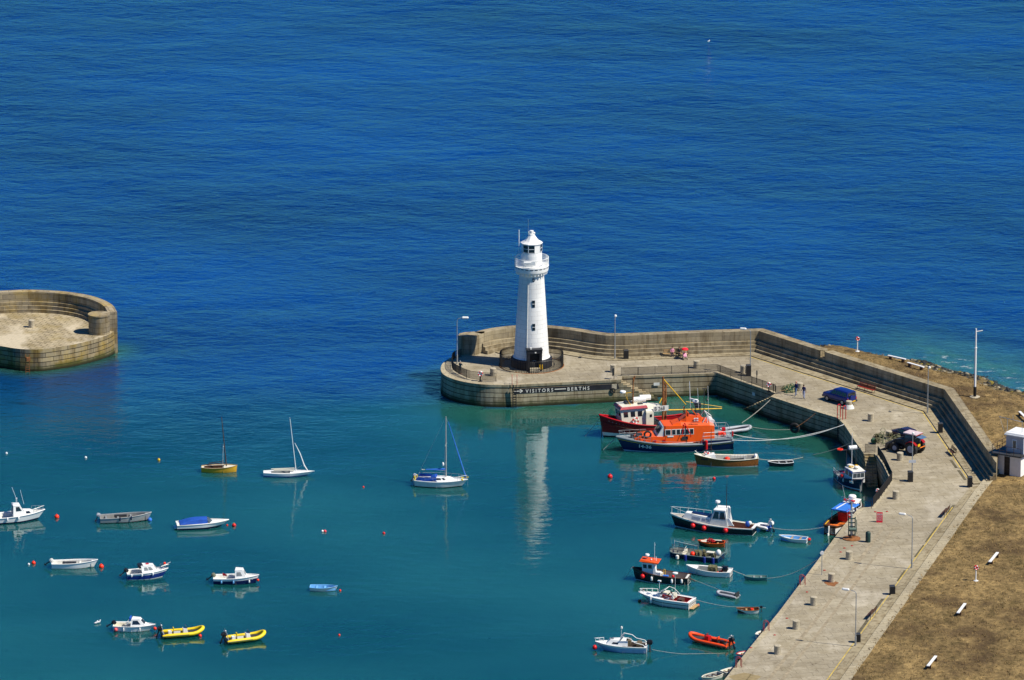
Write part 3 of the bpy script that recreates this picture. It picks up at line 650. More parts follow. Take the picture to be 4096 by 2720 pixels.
    r1 = noise(.6, 1, .4, (.6, 1.2, 1), R(4)); r2 = noise(1.8, 1, .5, (.6, 1.2, 1), R(8)); patch = mr(noise(.045, 4, .6, (.6, 1.2, 1)), .4, .6, .35, 1.5)
    rp = mth('MULTIPLY', mth('MULTIPLY_ADD', r2, .22, r1), mth('MULTIPLY', patch, RIP)); 
    hh = mth('MULTIPLY_ADD', rp, ca, hs)
    bp = n.new('ShaderNodeBump'); bp.inputs['Strength'].default_value = 1; bp.inputs['Distance'].default_value = WAVE; l.new(hh, bp.inputs['Height']); l.new(bp.outputs[0], b.inputs['Normal'])
C_DEEP1, C_DEEP2 = (.0003, .018, .105), (.0006, .040, .21); C_HARB1, C_HARB2 = (.003, .054, .054), (.010, .094, .090)
R_SEA, R_HARB, RIP, WAVE, SEA_H = .05, .0, .036, 1.0, .42
watermat(w_.data.materials[0])

# ================= LIGHTHOUSE =================
lc = W(2126, 1460, DZ)
LH = thing('lighthouse', 'tall white tapering stone lighthouse with black plinth and balcony on the pier head', 'lighthouse', lc)
LW = stone('white painted tower stone', (.88, .87, .84), (.83, .825, .80), (.50, .50, .49), 1.4, .58, ms=.012, stain=(.70, .70, .66), stainamt=.15, bump=.006, blotch=.06, streak=False)
def lathe_uv(prof, n=64, uvr=1.8):
    m = MB(); m.lathe(prof, n=n, cap=False)
    for fi, f in enumerate(m.f):
        k = [m.v[i] for i in f]; a0 = math.atan2(k[0][1], k[0][0]); q = []
        for p in k:
            a_ = math.atan2(p[1], p[0]);
            if a_-a0 > 3: a_ -= 2*math.pi
            if a_-a0 < -3: a_ += 2*math.pi
            q.append((a_*uvr, p[2]))
        m.uv[fi] = q
    return m
mb = lathe_uv([(2.42, 1.17), (2.33, 1.25), (2.26, 1.4), (2.21, 1.7), (2.05, 4.4), (1.88, 7.1), (1.72, 9.6), (1.58, 11.9), (1.58, 12.0)]); mb.build('tower', LW, LH, smooth=True)
mb = MB(); mb.lathe([(2.66, 0), (2.66, .95), (2.6, 1.05), (2.4, 1.2)], n=56, cap=False); mb.build('plinth', M('black tar paint', (.012, .013, .018), .6, var=.4), LH, smooth=True)
mb = MB(); mb.lathe([(1.58, 11.95), (1.64, 12.05), (1.74, 12.22), (1.95, 12.45), (2.12, 12.55), (2.16, 12.72), (2.16, 13.12), (2.2, 13.14), (2.2, 13.24), (1.2, 13.26)], n=56, cap=False)
for k in range(28):
    a_ = 2*math.pi*k/28; mb.box((1.86*math.cos(a_), 1.86*math.sin(a_), 12.33), (.32, .16, .28), a_)
gal = mb.build('gallery', WHITE, LH, smooth=True)
mb = MB()
for k in range(22):
    a_ = 2*math.pi*(k+.5)/22; mb.box((2.165*math.cos(a_), 2.165*math.sin(a_), 13.06), (.05, .36, .07), a_)
mb.build('drain_slots', BLACK, gal)
mb = MB()
for zz in (13.36, 14.28): mb.torus((0, 0, zz), 2.15, .035 if zz > 14 else .025, n=48, k=6)
mb.torus((0, 0, 13.8), 2.15, .015, n=48, k=5)
for k in range(84):
    a_ = 2*math.pi*k/84; mb.tube([(2.15*math.cos(a_), 2.15*math.sin(a_), 13.24), (2.15*math.cos(a_), 2.15*math.sin(a_), 14.28)], .028 if k % 7 == 0 else .014, 4)
mb.build('balcony_railing', WHITE, LH)
mb = MB(); mb.lathe([(1.36, 13.24), (1.34, 14.6), (1.30, 14.95), (1.30, 15.0)], n=32, cap=False); mb.lathe([(1.30, 15.0), (1.30, 16.15)], n=10, cap=True, ph=R(-108)); mb.build('lantern_room', WHITE, LH)
for k in (0, 9, 2, 4, 6):
    a_ = R(-108+18+36*k); r_ = 1.30*math.cos(R(18)); 
    m = MB(); m.box((r_*math.cos(a_), r_*math.sin(a_), 15.58), (.06, .76, 1.02), a_); wn = m.build('lantern_window', GLASS, LH)
    m = MB()
    for zz in (15.08, 15.56, 16.08): m.box(((r_+.03)*math.cos(a_), (r_+.03)*math.sin(a_), zz), (.05, .80, .05), a_)
    for s_ in (-.39, .39): m.box(((r_+.03)*math.cos(a_)-math.sin(a_)*s_, (r_+.03)*math.sin(a_)+math.cos(a_)*s_, 15.58), (.05, .05, 1.02), a_)
    m.build('glazing_bars', WHITE, wn)
mb = MB(); mb.lathe([(1.36, 16.1), (1.42, 16.12), (1.42, 16.2), (1.25, 16.27), (.95, 16.45), (.72, 16.7), (.52, 16.98), (.42, 17.15), (.40, 17.3)], n=10, ph=R(-108)); mb.build('lantern_roof', WHITE, LH)
mb = MB(); mb.lathe([(.18, 17.2), (.26, 17.35), (.26, 17.72), (.2, 17.74)], n=12); 
for s_ in (-1, 1): mb.ball((s_*.33, -.05, 17.42), .14); mb.ball((s_*.12, -.25, 17.28), .1)
mb.box((-.35, -.1, 17.45), (.12, .12, .4)); mb.build('roof_vent', WHITE, LH)
mb = MB(); mb.tube([(-.42, 0, 17.2), (-.42, 0, 19.2)], .02, 5); mb.tube([(-.42, 0, 17.2), (-.42, 0, 17.6)], .05, 5); mb.build('aerial', GALV, LH)
mb = MB(); mb.tube([(-1.6, 1.2, 14.2), (-1.6, 1.2, 15.7)], .03, 5); mb.tube([(-1.6, 1.2, 15.7), (-1.6, 1.2, 17.5)], .065, 6); mb.build('whip_aerial', WHITE, LH)
mb = MB(); mb.box((-.55, -2.35, 14.15), (.9, .5, .12)); mb.box((.15, -2.2, 14.0), (.6, .1, .5)); mb.build('gallery_lamp', WHITE, LH)
for h0, h1, w in ((8.1, 9.0, .36), (5.12, 5.98, .36), (11.45, 11.85, .26)):
    a_ = R(-82); zc = (h0+h1)/2; r_ = 2.21-(zc-1.7)*(.63/10.2); m = MB()
    m.box(((r_-.0)*math.cos(a_), (r_)*math.sin(a_), zc), (.14, w, h1-h0), a_); wn = m.build('window', GLASS, LH)
    m = MB(); m.box(((r_+.05)*math.cos(a_), (r_+.05)*math.sin(a_), zc), (.08, w+.04, .05), a_); m.build('window_bar', WHITE, wn)
mb = MB(); a_ = R(-106)
mb.tube([(2.42*math.cos(a_), 2.42*math.sin(a_), 1.2), (2.26*math.cos(a_), 2.26*math.sin(a_), 1.5), (2.25*math.cos(a_), 2.25*math.sin(a_), 1.8), (1.61*math.cos(a_), 1.61*math.sin(a_), 12)], .05, 6); mb.build('conduit', WHITE2, LH)
a_ = R(-82); dr = Vector((math.cos(a_), math.sin(a_), 0)); sdv = Vector((-math.sin(a_), math.cos(a_), 0)); TAR = M('black tar paint', (.01,)*3)
mb = MB()
for s_ in (-1, 1): c = dr*2.45+sdv*s_*.78; mb.box((c.x, c.y, 1.15), (.95, .34, 2.3), a_)
c = dr*2.45; mb.box((c.x, c.y, 2.5), (1.0, 1.96, .42), a_); mb.box((c.x, c.y, 2.77), (1.1, 2.06, .12), a_)
dp = mb.build('door_porch', TAR, LH)
mb = MB(); c = dr*2.2; mb.box((c.x, c.y, 1.1), (.3, 1.2, 2.2), a_); mb.build('door', M('black door', (.006, .006, .008), .5), dp)
mb = MB(); c = dr*2.96; mb.box((c.x+.1, c.y, 2.45), (.03, .2, .16), a_); mb.box((c.x-.5, c.y+.2, 2.95), (.34, .2, .2), a_); mb.build('sign_plate', WHITE2, dp)
mb = MB()
for s_ in (.72, .98): c = dr*2.66+sdv*s_; mb.box((c.x, c.y-.42, .55), (.03, .17, .66), a_)
mb.build('yellow_notice', YELP, dp)
mb = MB(); c = dr*3.3; 
for i in range(2): mb.box((c.x-.05, c.y+.15-i*.35, .1+.0*i+(.14 if i == 0 else 0)-.0), (.45, 1.3, .2 if i else .45), a_)
mb.build('door_step', S_BOLL, dp)
# circular fence
LF = thing('round_fence', 'round black spiked iron railing standing around the foot of the lighthouse', 'fence', lc)
mb = MB()
for zz in (.22, 1.5): mb.torus((0, 0, zz), 4.05, .03, n=64, k=5)
mb.build('rails', BLACK, LF)
mb = MB()
for k in range(116):
    a_ = 2*math.pi*k/116
    mb.tube([(4.05*math.cos(a_), 4.05*math.sin(a_), 0), (4.05*math.cos(a_), 4.05*math.sin(a_), 1.62), (4.05*math.cos(a_), 4.05*math.sin(a_), 1.75)], [.034, .034, .004], 4)
mb.build('bars', BLACK, LF)
mb = MB(); mb.torus((0, 0, .0), 4.12, .07, n=48, k=5); mb.build('rusty_kerb', RUST, LF)

# ================= QUAY FURNITURE =================
def fence(label, path, h=1.05, post_every=2.2, gap=.13, mesh=False, name='railing', mat=BLACK, z=DZ, r=.027, group=None):
    f = thing(name, label, 'fence', (path[0][0], path[0][1], z), 0, group); o = Vector(path[0]); L = [0]
    for i in range(1, len(path)): L.append(L[-1]+(Vector(path[i])-Vector(path[i-1])).length)
    def at(s):
        for i in range(1, len(path)):
            if s <= L[i]+1e-6:
                t = (s-L[i-1])/max(1e-6, L[i]-L[i-1]); return Vector(path[i-1]).lerp(Vector(path[i]), t)-o
        return Vector(path[-1])-o
    m = MB(); pts = [Vector(p)-o for p in path]
    for zz in ((.18, h) if not mesh else (.18, h*.5, h)): m.tube([(p.x, p.y, zz) for p in pts], .024, 5)
    m.build('rails', mat, f)
    n_ = max(1, round(L[-1]/post_every))
    for k in range(n_+1):
        p = at(L[-1]*k/n_); m = MB(); m.tube([(p.x, p.y, -.02), (p.x, p.y, h+.04)], .035, 6); m.build('post', mat, f)
    m = MB(); n_ = int(L[-1]/gap)
    for k in range(n_+1):
        p = at(L[-1]*k/n_); m.tube([(p.x, p.y, .18), (p.x, p.y, h)], r, 4)
    m.build('bars', mat, f); return f
fence('curved black railing on the rounded pier head left of the lighthouse', smoothpath(PX([(1845, 1430), (1812, 1441), (1806, 1462), (1809, 1482), (1832, 1498), (1873, 1517), (1903, 1522), (1940, 1526), (1984, 1527)], DZ), 1), 1.15)
fence('long black railing along the recessed quay edge behind the orange lifeboat', PX([(2485, 1503), (2868, 1489), (3000, 1536), (3101, 1571), (3103, 1577), (3136, 1574)], DZ), 1.05)
fence('short black railing gate across the head of the sunlit steps', PX([(3461, 1810), (3500, 1810)], DZ), 1.05, 1.3)
fence('dark mesh railing around the notch above the small navy fishing boat', PX([(3511, 1822), (3535, 1857), (3568, 1927), (3525, 1986), (3492, 2027)], DZ), 1.2, 1.6, .06, True, r=.03)
fence('small dark handrail at the gap in the stepped parapet wall', [sec2[1], (sec2b[0][0], sec2b[0][1])], .9, 1.0, .5, z=4.6)
fence('low open rail at the foot of the notch above the ferry bow', PX([(3486, 2034), (3440, 2035)], DZ), .95, 1.4, .9)
def bollard(): 
    t = thing('bollard', '', 'bollard', (0, 0, 0)); m = MB(); m.lathe([(.40, 0), (.385, .82), (.39, .84), (.40, .95), (.36, .99), (0.01, 1.0)], n=24, cap=False); m.build('post', S_BOLL, t, smooth=True)
    return t
b0 = bollard(); used = False
BL = [(1972, 1505, 'stone bollard inside the curved railing left of the lighthouse'), (2453, 1491, 'stone bollard next to the black noticeboard at the end of the berth wall'),
 (2786, 1475, 'stone bollard just behind the middle of the long recess railing'), (2973, 1494, 'stone bollard beside the black bin near the corner lamp'),
 (3199, 1564, 'stone bollard behind the walking men with green net beside it'), (3396, 1637, 'stone bollard wrapped in thick white rope at the back of the blue car'),
 (3483, 1687, 'stone bollard with a rusty top, between the rope wrapped bollard and the tractor'), (3555, 1757, 'stone bollard behind the heap of fishing gear in front of the tractor'),
 (3600, 1844, 'stone bollard at the front wheel of the red tractor'), (3583, 1998, 'stone bollard between the notch railing and the red board'),
 (3396, 2240, 'stone bollard nearest the white round topped post'), (3326, 2329, 'stone bollard standing in a patch of orange rust'),
 (3255, 2423, 'fourth stone bollard from the bottom edge of the straight quay'), (3184, 2518, 'second stone bollard from the bottom edge of the straight quay'), (3110, 2618, 'stone bollard lowest in the photo, closest to the small dinghies')]
BL[12] = (3255, 2423, 'third stone bollard from the bottom edge of the straight quay')
for u, v, lab in BL:
    p = W(u, v-3, DZ)
    if not used: b0.location = p; b0['label'] = lab; b0['group'] = 'stone bollards along the quay'; used = True; o = b0
    else: o = dup(b0, p, random.uniform(0, 6), lab, 'stone bollards along the quay')
    if lab.startswith('stone bollard wrapped'):
        m = MB()
        for k in range(7): m.torus((0, 0, .06+k*.07), .62-k*.035, .05, n=24, k=6)
        q = m.build('rope_coil', ROPEW); q.location = p; tag(q, 'thick white mooring rope coiled around the foot of a bollard behind the blue car', 'rope')
p = W(126, 1309, DZ); dup(b0, p, 0, 'lone stone bollard on the old left pier', 'stone bollards along the quay')
stain = MB(); p = W(3326, 2334, DZ); stain.poly([(p.x+.75*math.cos(a)*(1+.25*math.sin(3*a)), p.y+1.0*math.sin(a)*(1+.2*math.cos(5*a)), DZ+.005) for a in [2*math.pi*k/20 for k in range(20)]]); tag(stain.build('rust_stain', RUST), kind='structure')
stain = MB(); p = W(2980, 2712, DZ); stain.poly([(p.x+1.6*math.cos(a)*(1+.2*math.sin(3*a)), p.y+1.6*math.sin(a)*(1+.15*math.cos(4*a)), DZ+.005) for a in [2*math.pi*k/20 for k in range(20)]]); tag(stain.build('sand_stain', M('sandy stain', (.26, .20, .10), .9, var=.2)), kind='structure')
def bin_(u, v, label, w=.6, h=1.15, d=.55, rz=.1, mat=None):
    t = thing('litter_bin', label, 'bin', W(u, v, DZ), rz, 'black bins on the quay'); m = MB(); m.box((0, 0, h*.46), (w, d, h*.92), 0, 0, 1.0)
    m.build('body', mat or BLACK, t); m = MB(); m.box((0, 0, h*.94), (w+.06, d+.06, .1), 0, 0, .85); m.build('lid', DGREY, t); return t
bin_(2504, 1437, 'black bin at the foot of the steps right of the lighthouse lamp post', .62, 1.3)
bin_(2994, 1503, 'tall black bin at the corner lamp post near the recess railing', .6, 1.5)
bin_(3761, 1732, 'black bin on the kerb below the corner lamp of the dark stepped wall', .55, 1.35)
bin_(3879, 1948, 'black bin where the kerb meets the white hut end of the quay', .55, 1.35)
bin_(3641, 1926, 'black bin beside the white sign pole below the tractor', .6, 1.35)
bin_(3569, 2378, 'black bin midway along the yellow line between the two lower lamp posts', .6, 1.1)
bin_(3432, 2570, 'black bin beside the lowest lamp post', .5, 1.1)
t = thing('power_pedestal', 'dark round topped service post right of the quay crane', 'service post', W(3472, 2168, DZ)); m = MB(); m.lathe([(.3, 0), (.3, 1.1), (.24, 1.22), (.1, 1.3), (.01, 1.31)], n=18, cap=False); m.build('body', M('dark green paint', (.01, .035, .03), .5), t, smooth=True)
# lamp posts
def lamp(u, v, h, head, label, r=.065, headlen=.85):
    p = W(u, v, DZ); t = thing('lamp_post', label, 'lamp post', p, 0, 'lamp posts on the quay'); m = MB(); m.tube([(0, 0, 0), (0, 0, 1.2)], .1, 8); m.tube([(0, 0, 1.2), (0, 0, h)], r, 8, r2=.045); m.build('pole', GALV, t)
    hx, hy, hz = head; d = Vector((hx, hy, 0)).normalized(); m = MB(); m.tube([(0, 0, h-.02), (d.x*.15, d.y*.15, h+hz*.6), (hx*.55, hy*.55, h+hz)], .035, 6); m.build('arm', GALV, t)
    m = MB(); c = Vector((hx, hy, h+hz)); q = c-d*headlen/2; e = c+d*headlen/2; m.tube([tuple(q), tuple(q+d*.1), tuple(e-d*.1), tuple(e)], [.09, .16, .15, .08], 8); m.build('lamp_head', WHITE, t); return t
lamp(1828.5, 1455, 5.75, (1.05, .0, .35), 'lamp post on the rounded pier head left of the lighthouse, arm pointing right')
lamp(2459.5, 1437, 5.9, (.05, -.9, .1), 'lamp post right of the lighthouse against the stepped wall', headlen=.5)
lamp(3001, 1495, 5.6, (-.95, .3, .25), 'lamp post at the inner corner of the pier behind the tall black bin')
lamp(3710, 1655, 6.1, (.1, -.8, .1), 'tall thin lamp post on the kerb at the bend of the dark stepped wall', headlen=.4)
lamp(3646.7, 2276, 6.1, (-1.15, .5, .35), 'upper of the two lamp posts on the straight quay, white head pointing over the water')
lamp(3421.8, 2587, 6.2, (-1.15, .5, .3), 'lowest lamp post on the straight quay near the bottom edge')
ls = lamp(3648, 1922, 6.0, (.02, -.5, .05), 'pale pole with a small white sign below the red tractor', headlen=.25)
m = MB(); m.box((0, -.1, 2.42), (.85, .04, .34)); sg_ = m.build('sign_board', M('pale sign', (.55, .57, .60), .5), ls); text('lettering', 'NO MOORING', .1, (-.36, -.13, 2.4), (1, 0, 0), (0, 0, 1), DGREY, sg_) if False else None
t = thing('marker_post', 'thin grey post with a round white top at the quay edge above the teal dinghy', 'post', W(3287, 2300, DZ)); m = MB(); m.tube([(0, 0, 0), (0, 0, 2.5)], .05, 6); m.build('pole', GALV, t); m = MB(); m.tube([(0, -.04, 2.65), (0, .06, 2.65)], .22, 14); m.build('disc', WHITE, t)
t = thing('noticeboard', 'narrow black noticeboard on a post at the end of the berth wall', 'noticeboard', W(2456, 1517, DZ)); m = MB(); m.tube([(0, 0, 0), (0, 0, 1.5)], .04, 6); m.build('pole', BLACK, t); m = MB(); m.box((-.1, 0, .95), (.45, .06, .95), R(60)); m.build('panel', DGREY, t)
t = thing('noticeboard', 'thin dark post rising from the recess railing', 'noticeboard', W(3027, 1533, DZ)); m = MB(); m.tube([(0, 0, 0), (0, 0, 1.7)], .05, 6); m.build('pole', BLACK, t); m = MB(); m.box((0, -.06, 1.35), (.16, .05, .6)); m.build('panel', DGREY, t)
# life rings
def liferbuoy(p, label, h=1.0, rz=0, ring=True, tall=False, r=.3, pm=None):
    t = thing('life_ring_stand', label, 'life ring', p, rz, 'life rings on stands'); m = MB(); m.tube([(0, .05, 0), (0, .05, h)], .07, 8); m.lathe([(.28, 0), (.28, .06), (.05, .07)], n=14, cap=False); m.build('post', pm or WHITE, t)
    m = MB(); m.tube([(0, -.02, h+.25), (0, .14, h+.25)], r+.06, 18); m.build('housing', WHITE2 if not tall else REDBUOY, t)
    m = MB()
    for k in range(8):
        a0 = 2*math.pi*k/8; m.tube([(r*math.cos(a0+j*math.pi/16), -.07, h+.25+r*math.sin(a0+j*math.pi/16)) for j in range(5)], .07, 6, mi=k % 2)
    m.build('ring', [REDBUOY, WHITE], t); return t
liferbuoy(W(1922, 1525, DZ), 'red and white life ring on the curved pier head railing', .75, pm=BLACK, r=.27)
liferbuoy(W(3075, 1566, DZ), 'red life ring on the recess railing near the narrow steps', .65, r=.24, pm=BLACK)
liferbuoy(W(3511, 1992, DZ), 'orange life ring on the notch railing', .65, .3, r=.2, pm=BLACK)
liferbuoy(G(3430, 1406), 'red topped life ring stand near the far shoreline', 1.45, .4, True, True, .2)
liferbuoy(G(3904, 2324), 'white life ring stand with red top on the dry grass between two beams', 1.35, .4, True, True, .2)
# wooden / concrete beams on the grass
def beam(p0, p1, label):
    a_, b2 = G(*p0), G(*p1); d = b2-a_; c = (a_+b2)/2; rz = math.atan2(d.y, d.x); L = Vector((d.x, d.y)).length
    t = thing('beam_bench', label, 'bench', (c.x, c.y, c.z), rz, 'white backless benches on the grass'); m = MB(); m.box((0, 0, .46), (L, .32, .09)); m.build('seat', WHITE, t)
    for s_ in (-1, 1): m = MB(); m.box((s_*L*.36, 0, .16), (.16, .5, .52)); m.build('leg', WOODD, t)
beam((3552, 1434), (3622, 1452), 'left one of the two white benches near the far shore')
beam((3630, 1464), (3695, 1482), 'right one of the two white benches near the far shore, below the first')
beam((4078, 1660), (4108, 1690), 'white bench cut by the right edge above the hut')
beam((3990, 2226), (3958, 2262), 'uppermost white bench on the lower grass, beside the life ring stand')
beam((3860, 2430), (3831, 2467), 'middle white bench on the lower grass')
beam((3743, 2640), (3711, 2680), 'lowest white bench on the grass near the bottom edge')
# slatted benches
def bench(p, rz, L, label, col, group='slatted benches on the quay'):
    t = thing('slatted_bench', label, 'bench', p, rz, group); m = MB()
    for k in range(4): m.box((0, -.12+.12*k, .46), (L, .09, .035))
    m.build('seat', col, t); m = MB()
    for k in range(3): m.box((0, .33+.02*k, .62+.13*k), (L, .03, .09))
    m.build('backrest', col, t)
    for s_ in (-L*.45, 0, L*.45):
        m = MB(); m.tube([(s_, -.15, 0), (s_, -.15, .45)], .03, 5); m.tube([(s_, .28, 0), (s_, .3, .45), (s_, .38, .95)], .03, 5); m.tube([(s_, -.15, .44), (s_, .3, .44)], .03, 5); m.build('leg', DGREY, t)
    return t
bench(W(2686, 1428, DZ), .0, 2.2, 'brown bench against the stepped wall with the woman in pink at its right end', WOODL)
bench(W(2727, 1428, DZ), .0, 1.6, 'brown bench with the person in black beside the pram', WOODL)
bench(W(3462, 1566, DZ), math.atan2(-17, 15), 2.9, 'red slatted bench on the kerb right of the blue car', M('red bench slats', (.30, .03, .015), .6, var=.2))
bench(W(3805, 1818, DZ), math.atan2(-1, .25), 2.0, 'brown bench on the kerb along the dark stepped wall', WOODD)
bench(W(3777, 2060, DZ), math.atan2(-1, -.32), 2.6, 'brown bench on the yellow line at the top of the straight quay', WOODD)
bench(W(3482, 2466, DZ), math.atan2(-1, -.32), 2.6, 'brown bench on the yellow line near the lowest lamp post', WOODD)
# ladders with arched handrails
def ladder(p, rz, label, mat=RED, rungs=True, h=1.05, w=.62, r=.04):
    t = thing('quay_ladder', label, 'ladder', p, rz, 'ladders with arched rails at the quay edge')
    for s_ in (-w/2, w/2):
        m = MB(); pts = [(s_, .55, 0)]+[(s_, .275+.275*math.cos(a), h-.27+.27*math.sin(a)) for a in [math.pi*k/8 for k in range(9)]]+[(s_, -.02, 0)]; m.tube(pts, r, 6); m.build('handrail', mat, t)
    if rungs:
        m = MB()
        for s_ in (-.2, .2): m.tube([(s_, -.2, .1), (s_, -.2, -3.2)], .055, 5)
        for k in range(10): m.box((0, -.2, -.25-.31*k), (.4, .07, .08))
        m.build('rungs', BLACK, t)
    return t
ladder(W(2058, 1541, DZ), 0, 'long dark wall ladder with red arched rails left of the berth lettering', M('faded red paint', (.4, .05, .04), .6), h=1.3)
ladder(W(3360, 1676, DZ), R(-45), 'tall bright red arched ladder rails at the quay corner by the rope wrapped bollard', h=1.75, w=.9, r=.055)
for (u, v, lab) in ((3200, 2338, 'dark red ladder rails on the quay edge below the marker post'), (3055, 2522, 'dark red ladder rails on the quay edge above the orange rigid inflatable'), (2945, 2668, 'dark red ladder rails on the quay edge nearest the bottom of the photo')):
    ladder(W(u, v, DZ), R(-78), lab, M('dark red paint', (.25, .012, .02), .5), h=1.1, w=.5)
# red A-board with white writing
t = thing('sign_board', 'red notice board with white lettering standing on the quay beside the ferry boat', 'sign', W(3518, 2088, DZ), R(-4)); m = MB()
m.hexa([(-.36, -.22, 0), (.36, -.22, 0), (.36, -.18, 0), (-.36, -.18, 0), (-.36, -.03, 1.2), (.36, -.03, 1.2), (.36, .01, 1.2), (-.36, .01, 1.2)]); m.hexa([(-.36, .2, 0), (.36, .2, 0), (.36, .24, 0), (-.36, .24, 0), (-.36, .02, 1.2), (.36, .02, 1.2), (.36, .05, 1.2), (-.36, .05, 1.2)])
pb = m.build('board', M('red sign paint', (.55, .01, .03), .5), t); m = MB(); rr2 = random.Random(2)
for k in range(7):
    z = 1.0-k*.12; y = -.235+.19*z/1.2; xx = -.3
    while xx < .26:
        w = rr2.uniform(.05, .14); m.box((xx+w/2, y-.005+.005, z), (w, .012, .028 if k else .09)); xx += w+.03
m.build('lettering', WHITE, pb)
# crane
t = thing('quay_crane', 'grey hand winch crane on a rusty round base at the quay edge beside the ferry', 'crane', W(3406, 2155, DZ)); m = MB(); m.lathe([(1.05, .0), (1.05, .09), (.9, .13), (.3, .15), (.3, .4), (.2, .42)], n=28, cap=False); m.build('base_plate', RUST, t, smooth=True)
m = MB(); m.tube([(0, 0, .1), (-.05, 0, 4.5)], .17, 10, r2=.1); m.build('mast', GALV, t)
m = MB()
for x in (-.35, .4): m.tube([(x, -.1, .35), (x, -.1, 2.7)], .07, 6)
for k in range(5): m.box((0, -.1, .5+k*.5), (.85, .1, .12))
m.build('ladder_frame', M('dark green steel', (.03, .07, .06), .6, var=.3), t)
m = MB(); m.tube([(-.3, -.3, 1.25), (.5, -.3, 1.25)], .2, 12); m.tube([(.55, -.3, .9), (.55, -.3, 2.4)], .05, 6); m.build('winch', M('green winch', (.10, .16, .13), .6), t)
m = MB(); m.box((0, 0, 3.4), (.6, .3, .12)); m.box((.1, 0, 3.7), (.3, .3, .2)); m.box((-.1, 0, 2.9), (.5, .2, .1)); m.build('fittings', WHITE2, t)
m = MB(); m.tube([(0, 0, 4.3), (-.9, 1.2, 4.7), (-1.2, 1.6, 4.6)], .08, 6, r2=.05); m.build('boom', GALV, t)
# tall white mast post on the grass
t = thing('signal_mast', 'tall white pole with black foot and a short arm standing on the dry grass', 'pole', G(3899, 1588)); m = MB(); m.lathe([(.7, -.05), (.65, .08), (.1, .1)], n=12, cap=False); m.build('footing', S_BOLL, t); m = MB(); m.tube([(0, 0, 0), (0, 0, 1.35)], .2, 10); m.build('foot_sleeve', BLACK, t)
m = MB(); m.tube([(0, 0, 1.35), (0, 0, 6.4)], .15, 10, r2=.13); m.tube([(0, 0, 6.4), (0, 0, 8.9)], .11, 10, r2=.09); m.torus((0, 0, 6.4), .14, .05); m.build('mast', WHITE, t); m = MB(); m.tube([(0, 0, 8.5), (.85, 0, 8.65)], .06, 6); m.build('arm', WHITE, t)
# tyre hanging off the wall on a rope
p = W(3178.6, 1712, .95); m = MB(); m.torus((0, 0, 0), .52, .17, 'y', n=24); o = m.build('tyre_fender', RUBBER); o.location = p; o.rotation_euler = (0, 0, R(-20)); tag(o, 'large black tyre hanging on a rope in front of the dark quay wall', 'tyre')
# green net and fishing gear
def heap(p, sx, sy, sz, label, mats, name, n_=60, seed=1):
    r_ = random.Random(seed); m = MB()
    for k in range(n_):
        a = r_.uniform(0, 6.28); q = math.sqrt(r_.random()); x, y = q*sx*math.cos(a), q*sy*math.sin(a); z = sz*(1-q*q)*r_.uniform(.3, 1)
        m.torus((x, y, z+.05), r_.uniform(.12, .3), r_.uniform(.025, .06), r_.choice('xyz'), mi=r_.randrange(len(mats)), n=9, k=4)
    m.lathe([(1, 0), (.85, .35), (.5, .75), (.01, .9)], n=14, cap=False, mi=0); c = len(m.v)-14*4
    for i in range(c, len(m.v)): x, y, z = m.v[i]; m.v[i] = (x*sx*.9, y*sy*.9, z*sz*.8)
    o = m.build(name, mats); o.location = p; tag(o, label, 'fishing gear')
heap(W(3160, 1561, DZ), .9, 1.3, .55, 'green and beige fishing net heaped beside the bollard near the two men', [GREEN, M('beige net', (.30, .28, .14), .9, var=.4)], 'net_heap', 90, 4)
m = MB(); m.tube([(-1.2, -.3, .25), (.9, .5, .3)], .04, 5); o = m.build('net_pole', WOODL); o.location = W(3155, 1568, DZ); tag(o, 'thin wooden pole lying across the green net', 'pole')
# lobster pots and ropes in front of the tractor
def potpile(p, label):
    t = thing('pot_pile', label, 'lobster pots', p); r_ = random.Random(5)
    for k in range(14):
        m = MB(); x, y = r_.uniform(-1.4, 1.6), r_.uniform(-2.0, 2.2); z = r_.choice((0, 0, .4)); a = r_.uniform(0, 3)
        M4 = Matrix.Rotation(a, 4, 'Z'); 
        for (q, w) in (((-.35, 0), .05), ((.35, 0), .05), ((0, 0), .05)):
            c_ = M4 @ Vector((q[0], 0, 0)); pts = [tuple(Vector((x, y, z))+c_+(M4 @ Vector((0, .25*math.cos(b), 0)))+Vector((0, 0, .05+.38*math.sin(b)))) for b in [math.pi*j/6 for j in range(7)]]; m.tube(pts, .035, 4)
        c_ = M4 @ Vector((1, 0, 0)); o_ = Vector((x, y, z))
        for b in (0, .25, .5, .75, 1): w_p = (M4 @ Vector((0, .25*math.cos(b*math.pi), 0)))+Vector((0, 0, .05+.38*math.sin(b*math.pi))); m.tube([tuple(o_+w_p-c_*.38), tuple(o_+w_p+c_*.38)], .03, 4)
        m.box((x, y, z+.2), (.5, .35, .26), a, 1); m.build('lobster_pot', [MESHB, M('pot netting', (.05, .055, .03), .9, var=.6, vs=20)], t)
    m = MB()
    for k in range(40): m.torus((r_.uniform(-1.5, 1.7), r_.uniform(-2.2, 2.3), r_.uniform(.1, .9)), r_.uniform(.15, .35), .035, r_.choice('xyz'), n=9, k=4)
    m.build('rope_tangle', M('grey green rope', (.20, .21, .12), .9, var=.5, vs=8), t)
    m = MB(); m.ball((-1.6, -.6, .35), .35, n=10); m.build('green_float', GREEN, t)
potpile(W(3545, 1768, DZ), 'tangled pile of lobster pots and ropes in front of the tractor bucket')
